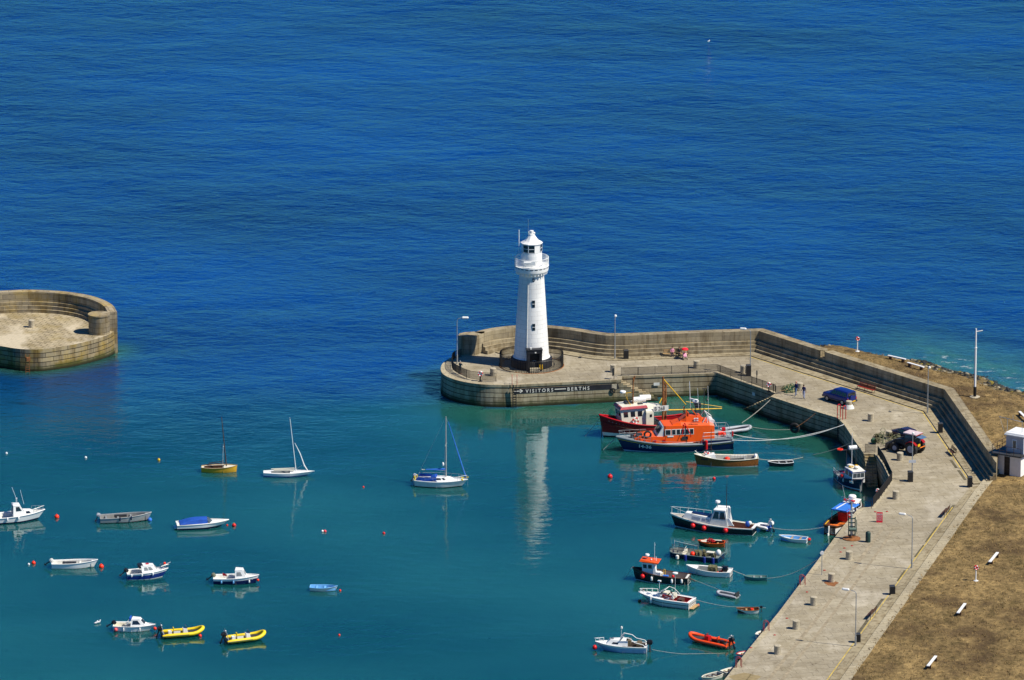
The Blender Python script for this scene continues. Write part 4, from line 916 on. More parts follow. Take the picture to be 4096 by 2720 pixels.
# ================= VEHICLES, HUT, PEOPLE =================
def wheel(c, r, w, parent, ax, tyre=RUBBER, rim=GALV, rr=.55):
    m = MB(); c = Vector(c); a = Vector(ax).normalized(); e1 = Vector((0, 0, 1)); e2 = a.cross(e1)
    ring = lambda rad, o: [tuple(c+a*o+(e1*math.cos(t)+e2*math.sin(t))*rad) for t in [2*math.pi*k/22 for k in range(22)]]
    rs = [ring(r*.6, -w/2), ring(r*.93, -w/2), ring(r, -w*.3), ring(r, w*.3), ring(r*.93, w/2), ring(r*.6, w/2)]; n = 22; m.raw([q for g in rs for q in g], [(i*n+j, i*n+(j+1) % n, (i+1)*n+(j+1) % n, (i+1)*n+j) for i in range(5) for j in range(n)]+[tuple(reversed(range(n))), tuple(5*n+j for j in range(n))])
    wh = m.build('wheel', tyre, parent, smooth=True); m = MB(); m.tube([tuple(c-a*w*.53), tuple(c+a*w*.53)], r*rr, 16); m.tube([tuple(c-a*w*.58), tuple(c+a*w*.58)], r*.16, 8); m.build('rim', rim, wh); return wh
def loft(m, secs, mi=0, caps=True):
    n = len(secs[0]); m.raw([p for s_ in secs for p in s_], [(i*n+j, i*n+(j+1) % n, (i+1)*n+(j+1) % n, (i+1)*n+j) for i in range(len(secs)-1) for j in range(n)]+([tuple(reversed(range(n))), tuple((len(secs)-1)*n+j for j in range(n))] if caps else []), mi)
def rsec(x, w, z0, z1, r=.12, k=3, tumble=0.0):
    pts = []
    for cx, cz, a0 in ((w/2-r, z0+r, -90), (w/2-r-tumble, z1-r, 0), (-w/2+r+tumble, z1-r, 90), (-w/2+r, z0+r, 180)):
        for i in range(k+1): a = R(a0+90*i/k); pts.append((x, cx+r*math.cos(a), cz+r*math.sin(a)))
    return pts
# blue off-road car, heading up-left
p0 = W(3339, 1612, DZ); hd = math.atan2(.74, -.67); hv = Vector((math.cos(hd), math.sin(hd), 0)); rt = Vector((hv.y, -hv.x, 0))
c = p0+rt*.82
car = thing('parked_car', 'dark blue off-road estate car with spare wheel on its tailgate parked on the quay', 'car', c, hd)
CARB = M('metallic dark blue paint', (.012, .03, .20), .22, .35, var=.05, spec=.6); CARG = M('grey lower car paint', (.10, .10, .11), .4, .3)
m = MB(); loft(m, [rsec(-2.2, 1.66, .55, 1.06, .1), rsec(-2.1, 1.74, .48, 1.12, .12), rsec(.9, 1.76, .46, 1.14, .12), rsec(2.0, 1.72, .48, 1.06, .14), rsec(2.15, 1.6, .55, .95, .14)]); m.build('body', CARB, car, smooth=True)
m = MB(); loft(m, [rsec(-2.24, 1.72, .42, .66, .06), rsec(2.2, 1.72, .42, .66, .06)]); 
for s_ in (-1, 1): m.box((0, s_*.9, .46), (1.7, .14, .06))
m.build('sill', CARG, car)
m = MB(); loft(m, [rsec(-2.12, 1.62, 1.05, 1.76, .12, tumble=.1), rsec(-.6, 1.64, 1.05, 1.82, .12, tumble=.1), rsec(.35, 1.62, 1.05, 1.78, .12, tumble=.1), rsec(1.0, 1.6, 1.05, 1.14, .04)]); m.build('cabin', CARB, car, smooth=True)
for s_ in (-1, 1):
    for (x0, x1, xt0, xt1) in ((-1.98, -1.15, -1.92, -1.18), (-1.05, -.25, -1.05, -.28), (-.15, .72, -.15, .3)):
        m = MB(); y0, y1 = s_*.818, s_*.745; m.hexa([(x0, y0, 1.17), (x1, y0, 1.17), (x1, y0-.06*s_, 1.17), (x0, y0-.06*s_, 1.17), (xt0, y1, 1.62), (xt1, y1, 1.62), (xt1, y1-.06*s_, 1.62), (xt0, y1-.06*s_, 1.62)]); m.build('side_window', GLASS, car)
m = MB(); m.hexa([(.98, -.7, 1.17), (.98, .7, 1.17), (.93, .7, 1.17), (.93, -.7, 1.17), (.46, -.6, 1.7), (.46, .6, 1.7), (.40, .6, 1.7), (.40, -.6, 1.7)]); m.build('windscreen', GLASS2, car)
m = MB(); m.hexa([(-2.16, -.66, 1.15), (-2.1, -.66, 1.15), (-2.1, .66, 1.15), (-2.16, .66, 1.15), (-2.14, -.6, 1.62), (-2.08, -.6, 1.62), (-2.08, .6, 1.62), (-2.14, .6, 1.62)]); m.build('rear_window', GLASS, car)
for x in (-1.33, 1.33):
    for s_ in (-1, 1): wheel((x, s_*.77, .36), .37, .25, car, (0, s_, 0))
sp = wheel((-2.32, .12, .98), .36, .2, car, (-1, 0, 0), tyre=CARB, rim=CARB)
m = MB(); m.box((-2.26, 0, .5), (.14, 1.7, .18)); m.box((2.22, 0, .55), (.14, 1.65, .2)); m.build('bumper', DGREY, car)
m = MB(); m.box((-2.34, -.2, .55), (.03, .55, .12)); m.build('number_plate', M('yellow plate', (.85, .5, .01)), car)
for s_ in (-.74, .74): m = MB(); m.box((-2.2, s_, .85), (.05, .14, .3)); m.build('tail_light', M('red light glass', (.3, .005, .01), .2), car)
for s_ in (-.62, .62): m = MB(); m.box((2.17, s_, .82), (.05, .3, .16)); m.build('headlight', GLASS2, car)
# tractor
c = W(3636, 1810, DZ); hd = math.atan2(.60, -.80)
tr = thing('tractor', 'red tractor with pinkish white cab roof and black front loader on the quay', 'tractor', c, hd)
TRR = M('red tractor paint', (.32, .007, .009), .35, var=.08)
for s_ in (-1, 1): wheel((-.9, s_*.86, .82), .82, .46, tr, (0, s_, 0), rim=M('pale wheel rim', (.30, .31, .36), .5))
for s_ in (-1, 1): wheel((1.5, s_*.78, .55), .55, .36, tr, (0, s_, 0), rim=M('pale wheel rim', (.3,)*3))
m = MB(); m.box((.3, 0, .85), (3.2, .5, .45)); m.build('chassis', BLACK, tr)
m = MB(); loft(m, [rsec(.4, .8, .95, 1.62, .1), rsec(1.6, .76, .95, 1.55, .12), rsec(2.1, .66, .95, 1.35, .14)]); m.build('bonnet', DGREY, tr, smooth=True)
m = MB(); fc = m.frus(-1.3, .45, 1.5, 1.35, 1.05, 2.5, .12, .2, .05); m.build('cab', M('cab pillars', (.02, .02, .025), .5), tr)
for k, (u0, u1) in dict(left=(.08, .92), right=(.08, .92), front=(.08, .92), back=(.1, .9)).items():
    m = MB(); m.panel(fc[k], u0, u1, .3 if k != 'front' else .4, .93, .02); m.build('cab_window', GLASS2, tr)
m = MB(); loft(m, [rsec(-1.45, 1.55, 2.5, 2.66, .06), rsec(.4, 1.5, 2.5, 2.68, .06)]); m.build('cab_roof', M('pinkish white roof', (.62, .5, .52), .5), tr)
m = MB(); m.box((-1.45, 0, 2.52), (.08, 1.4, .08)); m.build('roof_trim', TRR, tr)
for s_ in (-1, 1):
    m = MB(); secs = [[(-.9+rad*math.cos(R(t)), s_*.62, .82+rad*math.sin(R(t))) for rad in (.87, .93)]+[(-.9+rad*math.cos(R(t)), s_*1.12, .82+rad*math.sin(R(t))) for rad in (.93, .87)] for t in range(35, 146, 11)]; loft(m, secs); m.build('mudguard', TRR, tr)
m = MB(); m.hexa([(-1.4, -.6, 2.3), (-1.4, .6, 2.3), (-1.42, .6, 2.34), (-1.42, -.6, 2.34), (-2.2, -.55, 2.18), (-2.2, .55, 2.18), (-2.22, .55, 2.22), (-2.22, -.55, 2.22)]); m.build('raised_rear_window', M('blue tinted glass', (.08, .16, .28), .1, spec=.8), tr)
m = MB()
for s_ in (-.55, .55): m.tube([(.3, s_, 1.7), (1.6, s_, 1.55), (2.6, s_, .7)], .09, 6)
m.tube([(2.6, -.55, .7), (2.6, .55, .7)], .07, 6); m.build('loader_arm', DGREY, tr)
m = MB(); prof_ = [(2.7, .95), (2.75, .2), (3.1, .05), (3.45, .08), (3.1, .15), (2.85, .28), (2.82, .95)]; loft(m, [[(x, s_, z) for x, z in prof_] for s_ in (-1.0, 1.0)]); m.build('bucket', M('dark steel bucket', (.03, .03, .035), .5, .4), tr)
m = MB(); m.box((-1.5, .3, 1.25), (.3, .5, .3)); m.build('hydraulic_box', YELP, tr); m = MB(); m.box((-1.75, -.3, .95), (.08, 1.1, .08)); m.build('drawbar', M('orange paint', (.8, .2, .02)), tr)
# dark car behind the tractor
c = W(3620, 1766, DZ); hd = math.atan2(.8, -.6); c.y += 1.2
cr = thing('parked_car', 'dark purple hatchback car half hidden behind the red tractor', 'car', c, hd)
CP = M('dark purple car paint', (.03, .02, .06), .25, .3, spec=.6)
m = MB(); loft(m, [rsec(-1.9, 1.5, .4, .9, .12), rsec(-1.8, 1.66, .3, .98, .14), rsec(.8, 1.68, .3, .98, .14), rsec(1.8, 1.6, .32, .85, .16), rsec(1.95, 1.4, .4, .7, .14)]); m.build('body', CP, cr, smooth=True)
m = MB(); loft(m, [rsec(-1.85, 1.5, .9, 1.0, .04), rsec(-1.4, 1.5, .9, 1.42, .12, tumble=.1), rsec(.1, 1.5, .9, 1.46, .12, tumble=.1), rsec(1.0, 1.48, .9, .99, .04)]); m.build('cabin', CP, cr, smooth=True)
m = MB(); m.hexa([(1.0, -.66, 1.0), (1.0, .66, 1.0), (.95, .66, 1.0), (.95, -.66, 1.0), (.22, -.56, 1.42), (.22, .56, 1.42), (.17, .56, 1.42), (.17, -.56, 1.42)]); m.build('windscreen', M('pale silver windscreen', (.7, .7, .7), .3), cr)  # windscreen coloured an even pale silver
for s_ in (-1, 1): m = MB(); m.hexa([(-1.4, s_*.755, 1.0), (.8, s_*.755, 1.0), (.8, s_*.7, 1.0), (-1.4, s_*.7, 1.0), (-1.25, s_*.68, 1.36), (.2, s_*.68, 1.36), (.2, s_*.62, 1.36), (-1.25, s_*.62, 1.36)]); m.build('side_window', GLASS, cr)
for x in (-1.2, 1.25):
    for s_ in (-1, 1): wheel((x, s_*.74, .3), .3, .2, cr, (0, s_, 0))
# hut
hb = G(3990.6, 1893); hb.z = 3.1; hx = Vector((W(4082, 1908.5, 3.1)-W(3990.6, 1893, 3.1))); hx.z = 0; wH = hx.length; hr = math.atan2(hx.y, hx.x)
hut = thing('watch_hut', 'white lookout hut with grey upper cabin and balcony at the end of the stepped wall', 'hut', (hb.x, hb.y, 3.0), hr)
HW = M('white rendered wall', (.78, .76, .74), .7, var=.05, vs=3)
m = MB(); m.box((wH/2, 1.9, 1.35), (wH, 3.8, 2.7)); m.build('lower_block', HW, hut)
m = MB(); m.box((1.25, -.01, 1.25), (.72, .06, 2.3)); d_ = m.build('door', M('dark door', (.012, .012, .02), .4), hut)
m = MB()
for z in (.8, 1.5, 2.0): m.box((1.25, -.05, z), (.72, .03, .05))
m.build('door_bars', DGREY, d_)
m = MB(); m.box((wH/2-.05, 1.7, 2.78), (wH+.9, 4.9, .16)); m.build('balcony_floor', DGREY, hut)
m = MB()
xs_ = [-.45+k*(wH+.8)/4 for k in range(5)]
for x in xs_: m.tube([(x, -.7, 2.8), (x, -.7, 3.85)], .035, 5)
for y in (.6, 1.9, 3.2): m.tube([(-.45, y, 2.8), (-.45, y, 3.85)], .035, 5)
for z in (3.3, 3.85): m.tube([(-.45, 4.0, z), (-.45, -.7, z), (wH+.35, -.7, z)], .03, 5)
m.build('balcony_railing', M('dark brown iron', (.06, .04, .035), .6), hut)
m = MB(); fc = m.frus(.85, wH+.1, 2.6, 2.6, 2.86, 5.0, .0, .0, .0); 
for i in range(len(m.v)): m.v[i] = (m.v[i][0], m.v[i][1]+1.7, m.v[i][2])
m.build('upper_cabin', M('grey cabin cladding', (.42, .42, .45), .6, var=.04), hut)
m = MB(); m.box(((wH+.95)/2, 1.7, 5.05), (wH-.4, 3.0, .12)); m.box(((wH+.95)/2, 1.7, 5.2), (wH-.45, 2.9, .22), 0, 0, .93); m.build('roof', WHITE, hut)
m = MB(); m.box((2.0, .38, 3.95), (.62, .05, 1.15)); wn = m.build('window', WHITE, hut); m = MB(); m.box((2.0, .35, 3.95), (.42, .04, .95)); m.build('pane', GLASS2, wn)
m = MB(); m.box((wH+.12, 1.5, 4.1), (.05, 1.2, .9)); m.build('window', GLASS, hut)
m = MB()
for x in (.55, 2.55): m.tube([(x, 1.2, 2.9), (x, 1.2, 6.7)], .03, 5)
m.tube([(-.6, 1.2, 6.85), (2.6, 1.2, 6.65)], .04, 5); m.tube([(-.5, 1.2, 6.8), (.5, 1.2, 4.2)], .015, 4); m.tube([(1.3, 1.2, 6.75), (1.3, 1.2, 7.3)], .03, 5); m.build('aerial_frame', GALV, hut)
m = MB(); m.box((0, 0, .1), (1.1, .12, .7)); o = m.build('block_wall', S_PAR); o.location = W(3978, 1893, 3.2); o.rotation_euler = (0, 0, R(10)); tag(o, 'short dark wall piece between the end of the stepped wall and the white hut', 'wall')
# people
def person(name, label, p, rz, pose, jac, trou, hair, skinm=SKIN, scale=1.0, shoe=BLACK):
    "one continuous skinned body in metres, facing -y; materials by height and limb, joints given by pose"
    J = dict(pel=(0, 0, .95), wa=(0, 0, 1.1), ch=(0, .01, 1.3), ne=(0, .01, 1.48), ch2=(0, 0, 1.56), hd=(0, -.01, 1.66), ht=(0, 0, 1.75), no=(0, -.1, 1.64),
             shL=(.17, .01, 1.41), elL=(.24, .02, 1.14), wrL=(.25, -.1, .9), haL=(.25, -.13, .83), shR=(-.17, .01, 1.41), elR=(-.24, .02, 1.14), wrR=(-.25, -.1, .9), haR=(-.25, -.13, .83),
             hiL=(.09, 0, .9), knL=(.1, -.02, .5), anL=(.1, .02, .08), toL=(.1, -.15, .03), hiR=(-.09, 0, .9), knR=(-.1, -.02, .5), anR=(-.1, .02, .08), toR=(-.1, -.15, .03))
    J.update(pose)
    rad = dict(pel=.15, wa=.135, ch=.16, ne=.06, ch2=.07, hd=.1, ht=.07, no=.016, shL=.075, elL=.05, wrL=.032, haL=.035, shR=.075, elR=.05, wrR=.032, haR=.035, hiL=.095, knL=.065, anL=.045, toL=.04, hiR=.095, knR=.065, anR=.045, toR=.04)
    E = [('pel', 'wa'), ('wa', 'ch'), ('ch', 'ne'), ('ne', 'ch2'), ('ch2', 'hd'), ('hd', 'ht'), ('hd', 'no')]
    for s_ in 'LR': E += [('ch', 'sh'+s_), ('sh'+s_, 'el'+s_), ('el'+s_, 'wr'+s_), ('wr'+s_, 'ha'+s_), ('pel', 'hi'+s_), ('hi'+s_, 'kn'+s_), ('kn'+s_, 'an'+s_), ('an'+s_, 'to'+s_)]
    for s_ in 'LR':
        h = Vector(J['ha'+s_]); w = Vector(J['wr'+s_]); d = (h-w).normalized(); sd_ = d.cross(Vector((0, 1, 0))); sd_ = sd_.normalized() if sd_.length > .1 else Vector((1, 0, 0))
        for k, (o_, l_) in enumerate(((-.03, .06), (-.01, .075), (.01, .08), (.03, .065))):
            n1 = f'f{k}{s_}'; J[n1] = tuple(h+sd_*o_+d*l_*.55); J[n1+'t'] = tuple(h+sd_*o_+d*l_+Vector((0, -.02, 0))); rad[n1] = .009; rad[n1+'t'] = .008; E += [('ha'+s_, n1), (n1, n1+'t')]
        J['th'+s_] = tuple(w*.4+h*.6+sd_*.05+d*.03); rad['th'+s_] = .01; E.append(('ha'+s_, 'th'+s_))
    ks = list(J); me = bpy.data.meshes.new('body'); me.from_pydata([J[k] for k in ks], [(ks.index(a), ks.index(b)) for a, b in E], []); me.update()
    o = bpy.data.objects.new('body', me); COL.objects.link(o); sm = o.modifiers.new('skin', 'SKIN'); sb = o.modifiers.new('sub', 'SUBSURF'); sb.levels = sb.render_levels = 1
    for i, k in enumerate(ks): sv = me.skin_vertices[0].data[i]; sv.radius = (rad[k], rad[k]*(.75 if k in ('wa', 'ch', 'pel') else 1)); sv.use_root = (k == 'pel')
    dg = bpy.context.evaluated_depsgraph_get(); m2 = bpy.data.meshes.new_from_object(o.evaluated_get(dg)); bpy.data.objects.remove(o)
    m2.materials.clear()
    for mt in (skinm, jac, trou, shoe): m2.materials.append(mt)
    segs = [(Vector(J[a]), Vector(J[b]), a, b) for a, b in E]
    for pl in m2.polygons:
        c_ = pl.center; best = None
        for a, b, na, nb in segs:
            t = max(0, min(1, (c_-a).dot(b-a)/max(1e-9, (b-a).length_squared))); dd = (c_-(a+(b-a)*t)).length-(rad[na]*(1-t)+rad[nb]*t)
            if best is None or dd < best[0]: best = (dd, na, nb, t)
        _, na, nb, t = best
        if nb in ('hd', 'ht', 'no', 'ch2') or nb[:2] in ('ha', 'th') or nb[0] == 'f': k = 0
        elif nb[:2] in ('kn', 'an') or (nb[:2] == 'hi') or (nb == 'wa' and t < .35): k = 2
        elif nb[:2] == 'to': k = 3
        else: k = 1
        pl.material_index = k; pl.use_smooth = True
    t = thing(name, label, 'person', p, rz); t.scale = (scale,)*3; ob = bpy.data.objects.new('body', m2); COL.objects.link(ob); ob.parent = t
    h = Vector(J['hd']); m = MB(); m.ball((h.x, h.y+.025, h.z+.035), .112, n=12, sq=(.92, 1, .95)); m.build('hair', hair, t, smooth=True)
    m = MB()
    for s_ in (-.035, .035): m.ball((h.x+s_, h.y-.092, h.z+.01), .014, n=6)
    m.build('eyes', BLACK, t); return t
JN = M('navy jacket cloth', (.008, .014, .08), .9); JEANS = M('washed blue denim', (.10, .17, .34), .9, var=.2); HG = M('grey hair', (.3, .28, .26), .9); HB = M('brown hair', (.06, .03, .015), .9); PINK = M('pink cloth', (.70, .30, .42), .9); BLK = M('black cloth', (.015, .015, .02), .9); DTEAL = M('dark teal cloth', (.012, .05, .07), .9)
walk = dict(knL=(.1, -.16, .52), anL=(.1, -.24, .1), toL=(.1, -.4, .05), knR=(-.1, .02, .5), anR=(-.1, .22, .14), toR=(-.1, .09, .05), wrL=(.25, .06, .88), haL=(.25, .06, .8), wrR=(-.24, -.22, .95), haR=(-.24, -.27, .88))
person('person', 'man in navy jumper and blue jeans, left one of the two walking past the net', W(3184, 1583, DZ), R(-40), walk, JN, JEANS, M('pinkish bald head', (.45, .18, .12)), scale=1.05)
person('person', 'man in navy jumper and pale jeans, right one of the two walking', W(3215, 1595, DZ), R(-30), dict(walk, knL=(.1, -.04, .5), anL=(.12, -.05, .08), toL=(.12, -.2, .03), ch=(0, -.03, 1.3), hd=(0, -.08, 1.64), ht=(0, -.07, 1.73), no=(0, -.17, 1.6)), JN, M('pale denim', (.34, .38, .55), .9, var=.2), HB, scale=1.05)
person('person', 'man in dark clothes leaning on the curved railing left of the lighthouse', W(1841, 1497, DZ), R(150), dict(elL=(.24, -.12, 1.2), wrL=(.18, -.35, 1.15), haL=(.16, -.42, 1.15), elR=(-.24, -.12, 1.2), wrR=(-.18, -.35, 1.15), haR=(-.16, -.42, 1.15)), DTEAL, M('dark trousers', (.02, .02, .03), .9), HG, shoe=REDBUOY)
sit = dict(pel=(0, 0, .56), wa=(0, .03, .7), ch=(0, .04, .9), ne=(0, .03, 1.08), ch2=(0, .02, 1.15), hd=(0, 0, 1.26), ht=(0, .01, 1.35), no=(0, -.1, 1.24), shL=(.17, .04, 1.01), elL=(.23, .0, .76), wrL=(.12, -.2, .66), haL=(.08, -.27, .65), shR=(-.17, .04, 1.01), elR=(-.23, 0, .76), wrR=(-.12, -.2, .66), haR=(-.08, -.27, .65),
           hiL=(.09, -.02, .54), knL=(.1, -.45, .52), anL=(.1, -.48, .08), toL=(.1, -.63, .03), hiR=(-.09, -.02, .54), knR=(-.1, -.45, .52), anR=(-.1, -.48, .08), toR=(-.1, -.63, .03))
person('person', 'woman in pale pink top sitting at the right end of the brown bench', W(2689, 1427, DZ), 0, sit, PINK, M('dark skirt', (.05, .03, .05), .9), HB)
person('person', 'person in black top sitting beside the pram', W(2717, 1428, DZ), 0, sit, BLK, BLK, HB)
t = thing('pram', 'pink and white pushchair with a red parasol in front of the stepped wall', 'pushchair', W(2739, 1437, DZ), R(10)); m = MB()
for x in (-.25, .25):
    for y in (-.35, .3): m.torus((x, y, .13), .12, .03, 'x', n=12, k=5)
m.build('wheels', RUBBER, t); m = MB(); m.tube([(-.25, -.35, .13), (-.22, .35, .95)], .02, 5); m.tube([(.25, -.35, .13), (.22, .35, .95)], .02, 5); m.tube([(-.25, .3, .13), (-.2, -.3, .55)], .02, 5); m.tube([(.25, .3, .13), (.2, -.3, .55)], .02, 5); m.tube([(-.22, .35, .95), (.22, .35, .95)], .02, 5); m.build('frame', WHITE2, t)
m = MB(); m.hexa([(-.2, -.3, .35), (.2, -.3, .35), (.2, .1, .4), (-.2, .1, .4), (-.2, -.3, .5), (.2, -.3, .5), (.2, .2, .8), (-.2, .2, .8)]); m.build('seat', PINK, t, smooth=False); m = MB(); m.lathe([(.45, 1.3), (.4, 1.42), (.2, 1.52), (.01, 1.56)], n=16, cap=False); m.tube([(0, .1, .7), (0, .05, 1.5)], .015, 5); m.build('parasol', M('bright red cloth', (.80, .01, .03), .8), t, smooth=True)
# gull on the far water
def gull(p, label, s=1.0):
    t = thing('gull', label, 'gull', p, 1.0); m = MB(); m.ball((0, 0, .12), .22*s, n=10, sq=(1.3, .55, .5)); m.ball((.26*s, 0, .3*s), .09*s, n=8); m.tube([(.15*s, 0, .18*s), (.25*s, 0, .3*s)], .06*s, 6); m.tube([(.33*s, 0, .29*s), (.42*s, 0, .27*s)], .02*s, 4, r2=.004); m.build('body', WHITE, t, smooth=True)
    for s_ in (-1, 1): m = MB(); m.ball((-.05, s_*.09*s, .15), .2*s, n=8, sq=(1.4, .25, .35)); m.build('wing', GREYR, t, smooth=True)
gull(W(2835, 168, 0), 'white seabird far out on the open blue sea', .8)
for k, (u, v) in enumerate(((385, 2495), (396, 2492))): gull(W(u, v, 0), ('left' if k == 0 else 'right')+' one of two small white seabirds floating beside the white cuddy boat', .9)
# ================= BOATS =================
class Boat:
    def __init__(s, name, label, cat, gb, gs, B, zb, zm, zs, tr=.85, p=2.2, rake=.5, fl=.86, flp=.7, bands=((1, None),), group=None, N=16, bowk=0.0, draft=.3, hullname='hull', full=.4):
        b0, s0 = W(*gb, 0), W(*gs, 0); d = b0-s0; s.L = d.length; s.B = B; s.z = (zs, zm, zb); s.tr, s.p, s.rake, s.fl, s.flp, s.N, s.full = tr, p, rake, fl, flp, N, full
        s.t = thing(name, label, cat, s0, math.atan2(d.y, d.x), group); L = s.L
        m = MB(); bands = list(bands)
        if bands[0][1] in (WHITE, WHITE2, CREAM) and bands[0][0] > .15: bands = [(.08, SCUM)]+bands
        fs = [-1]+[0]+[b[0] for b in bands]; s.rings = []
        def pt(i, f, sg):
            t = i/N; return s.P(t, f, sg)
        mats = []
        def mi(mt):
            if mt not in mats: mats.append(mt)
            return mats.index(mt)
        bm = s.bm = bands[0][1]
        for sg in (-1, 1):
            cols = [[(t_*L*(1-.04)-(.0), 0, -draft) for t_ in [i/N for i in range(N+1)]]]
            cols.append([(lambda q: (q[0], q[1]*.8, -draft*.6))(s.P(i/N, 0, sg)) for i in range(N+1)])
            # subdivide each band vertically for curvature
            lev = [(0, bands[0][1])]; prev = 0
            for f, mt in bands:
                k = max(1, round((f-prev)/.25)); lev += [(prev+(f-prev)*(j+1)/k, mt) for j in range(k)]; prev = f
            for f, mt in lev: cols.append([s.P(i/N, f, sg) for i in range(N+1)])
            ml = [bands[0][1], bands[0][1]]+[mt for f, mt in lev[1:]]
            k = len(cols); vs = [q for c_ in cols for q in c_]
            for j in range(k-1):
                fc = [((j*(N+1)+i), (j*(N+1)+i+1), ((j+1)*(N+1)+i+1), ((j+1)*(N+1)+i)) for i in range(N)]
                if sg > 0: fc = [tuple(reversed(f)) for f in fc]
                m.raw([q for q in cols[j]]+[q for q in cols[j+1]], [tuple(x-j*(N+1) for x in f) for f in fc], mi(ml[j]))
        # transom and blunt stem, band by band
        for j in range(len(lev)-1):
            for i in (0, N):
                a_, b_ = s.P(i/N, lev[j][0], -1), s.P(i/N, lev[j][0], 1); c_, d_ = s.P(i/N, lev[j+1][0], 1), s.P(i/N, lev[j+1][0], -1)
                m.poly([b_, a_, d_, c_] if i == 0 else [a_, b_, c_, d_], mi(lev[j+1][1]))
        a_, b_ = s.P(0, 0, -1), s.P(0, 0, 1); m.poly([b_, a_, (a_[0], a_[1]*.8, -draft), (b_[0], b_[1]*.8, -draft)], mi(bands[0][1]))
        s.hull = m.build(hullname, mats, s.t, smooth=True)
    def sheer(s, t):
        zs, zm, zb = s.z; a = .4
        return zs*(t-a)*(t-1)/(a)+zm*t*(t-1)/(a*(a-1))+zb*t*(t-a)/(1-a)
    def hb(s, t):
        if t < s.full: return s.B/2*(s.tr+(1-s.tr)*math.sin(t/s.full*math.pi/2))
        q = (t-s.full)/(1-s.full); return max(.03, s.B/2*(1-q**s.p))
    def P(s, t, f, sg, dy=0.0, dz=0.0):
        z = s.sheer(t)*f; b = s.hb(t)*(s.fl+(1-s.fl)*f**s.flp); fine = 1-(1-f)*.35*max(0, (t-.55)/.45)
        return (t*(s.L-s.rake*(1-f)*t**2), sg*max(.02, b*fine+dy), z+dz)
    def deck(s, mat, t0=0, t1=1, dz=-.06, ins=.04, camber=.05, name='deck', parent=None):
        m = MB(); N = 14
        for i in range(N):
            a, b = t0+(t1-t0)*i/N, t0+(t1-t0)*(i+1)/N
            A, Bq = s.P(a, 1, -1, -ins, dz), s.P(b, 1, -1, -ins, dz); Cq, D = s.P(b, 1, 1, -ins, dz), s.P(a, 1, 1, -ins, dz)
            ma, mb_ = (A[0], 0, A[2]+camber), (Bq[0], 0, Bq[2]+camber); m.quad(A, Bq, mb_, ma); m.quad(ma, mb_, Cq, D)
        for tt in (t0, t1):
            A, D = s.P(tt, 1, -1, -ins, dz), s.P(tt, 1, 1, -ins, dz); m.poly([A, (A[0], 0, A[2]+camber), D, (D[0], D[1], .02), (A[0], A[1], .02)])
        return m.build(name, mat, parent or s.t)
    def well(s, mat, t0=0, t1=.9, w=.12, zf=.12, capmat=None, dz=-.02, name='cockpit', bul=True):
        "side decks of width w and an open well with floor between t0 and t1"
        m = MB(); N = 14; zz = lambda p, z: (p[0], p[1], z)
        for i in range(N):
            a, b = t0+(t1-t0)*i/N, t0+(t1-t0)*(i+1)/N
            for sg in (-1, 1):
                o1, o2 = s.P(a, 1, sg, -.02, dz), s.P(b, 1, sg, -.02, dz); i1, i2 = s.P(a, 1, sg, -w, dz), s.P(b, 1, sg, -w, dz)
                q = [o1, o2, i2, i1]; m.poly(q if sg < 0 else q[::-1], 1)
                f1 = (i1[0], i1[1]*.86, zf); f2 = (i2[0], i2[1]*.86, zf); q = [i1, i2, f2, f1]; m.poly(q if sg < 0 else q[::-1], 0)
            A, Bq = s.P(a, 1, -1, -w), s.P(b, 1, -1, -w); m.quad((A[0], A[1]*.86, zf), (Bq[0], Bq[1]*.86, zf), (Bq[0], -Bq[1]*.86, zf), (A[0], -A[1]*.86, zf), 0)
        for tt, sx in ((t0, .05 if t0 == 0 else 0), (t1, 0)):
            A = s.P(tt, 1, -1, -w, dz); m.box((A[0]+(.03 if tt == t0 else -.0), 0, (A[2]+zf)/2), (.06, 2*abs(A[1]), A[2]-zf), 0, 0)
        return m.build(name, [mat, capmat or mat], s.t)
    def rail(s, mat, r=.05, t0=0, t1=1, name='rubbing_strake', dz=0, f=1, stern=True, out=.01):
        m = MB(); N = 18
        for sg in (-1, 1): m.tube([s.P(t0+(t1-t0)*i/N, f, sg, out, dz) for i in range(N+1)], r, 6)
        if stern and t0 == 0: m.tube([s.P(0, f, -1, out, dz), s.P(0, f, 1, out, dz)], r, 6)
        return m.build(name, mat, s.t)
    def thwarts(s, ts, mat, f=.75, w=.2, name='thwart'):
        for t in ts:
            A = s.P(t, f, 1); m = MB(); m.box((A[0], 0, s.sheer(t)*f), (w, 2*A[1]*.92, .04)); m.build(name, mat, s.t)
    def stanch(s, t0, t1, h, mat=GALV, n=6, dz=0, name='guard_rail', mid=True, close=True, ins=.06, sides=(-1, 1), r=.02):
        m = MB(); tops = {}
        for sg in sides:
            ps = [s.P(t0+(t1-t0)*i/n, 1, sg, -ins, dz) for i in range(n+1)]
            for p in ps: m.tube([p, (p[0], p[1], p[2]+h)], r*.9, 5)
            m.tube([(p[0], p[1], p[2]+h) for p in ps], r*1.1, 5); tops[sg] = ps
            if mid: m.tube([(p[0], p[1], p[2]+h*.5) for p in ps], r*.6, 4)
        if close and len(sides) == 2: m.tube([(tops[-1][-1][0], tops[-1][-1][1], tops[-1][-1][2]+h), (tops[-1][-1][0]+.15, 0, tops[1][-1][2]+h), (tops[1][-1][0], tops[1][-1][1], tops[1][-1][2]+h)], r*1.1, 5)
        return m.build(name, mat, s.t)
    def part(s, name, m, mat, parent=None, smooth=False): return m.build(name, mat, parent or s.t, smooth=smooth)
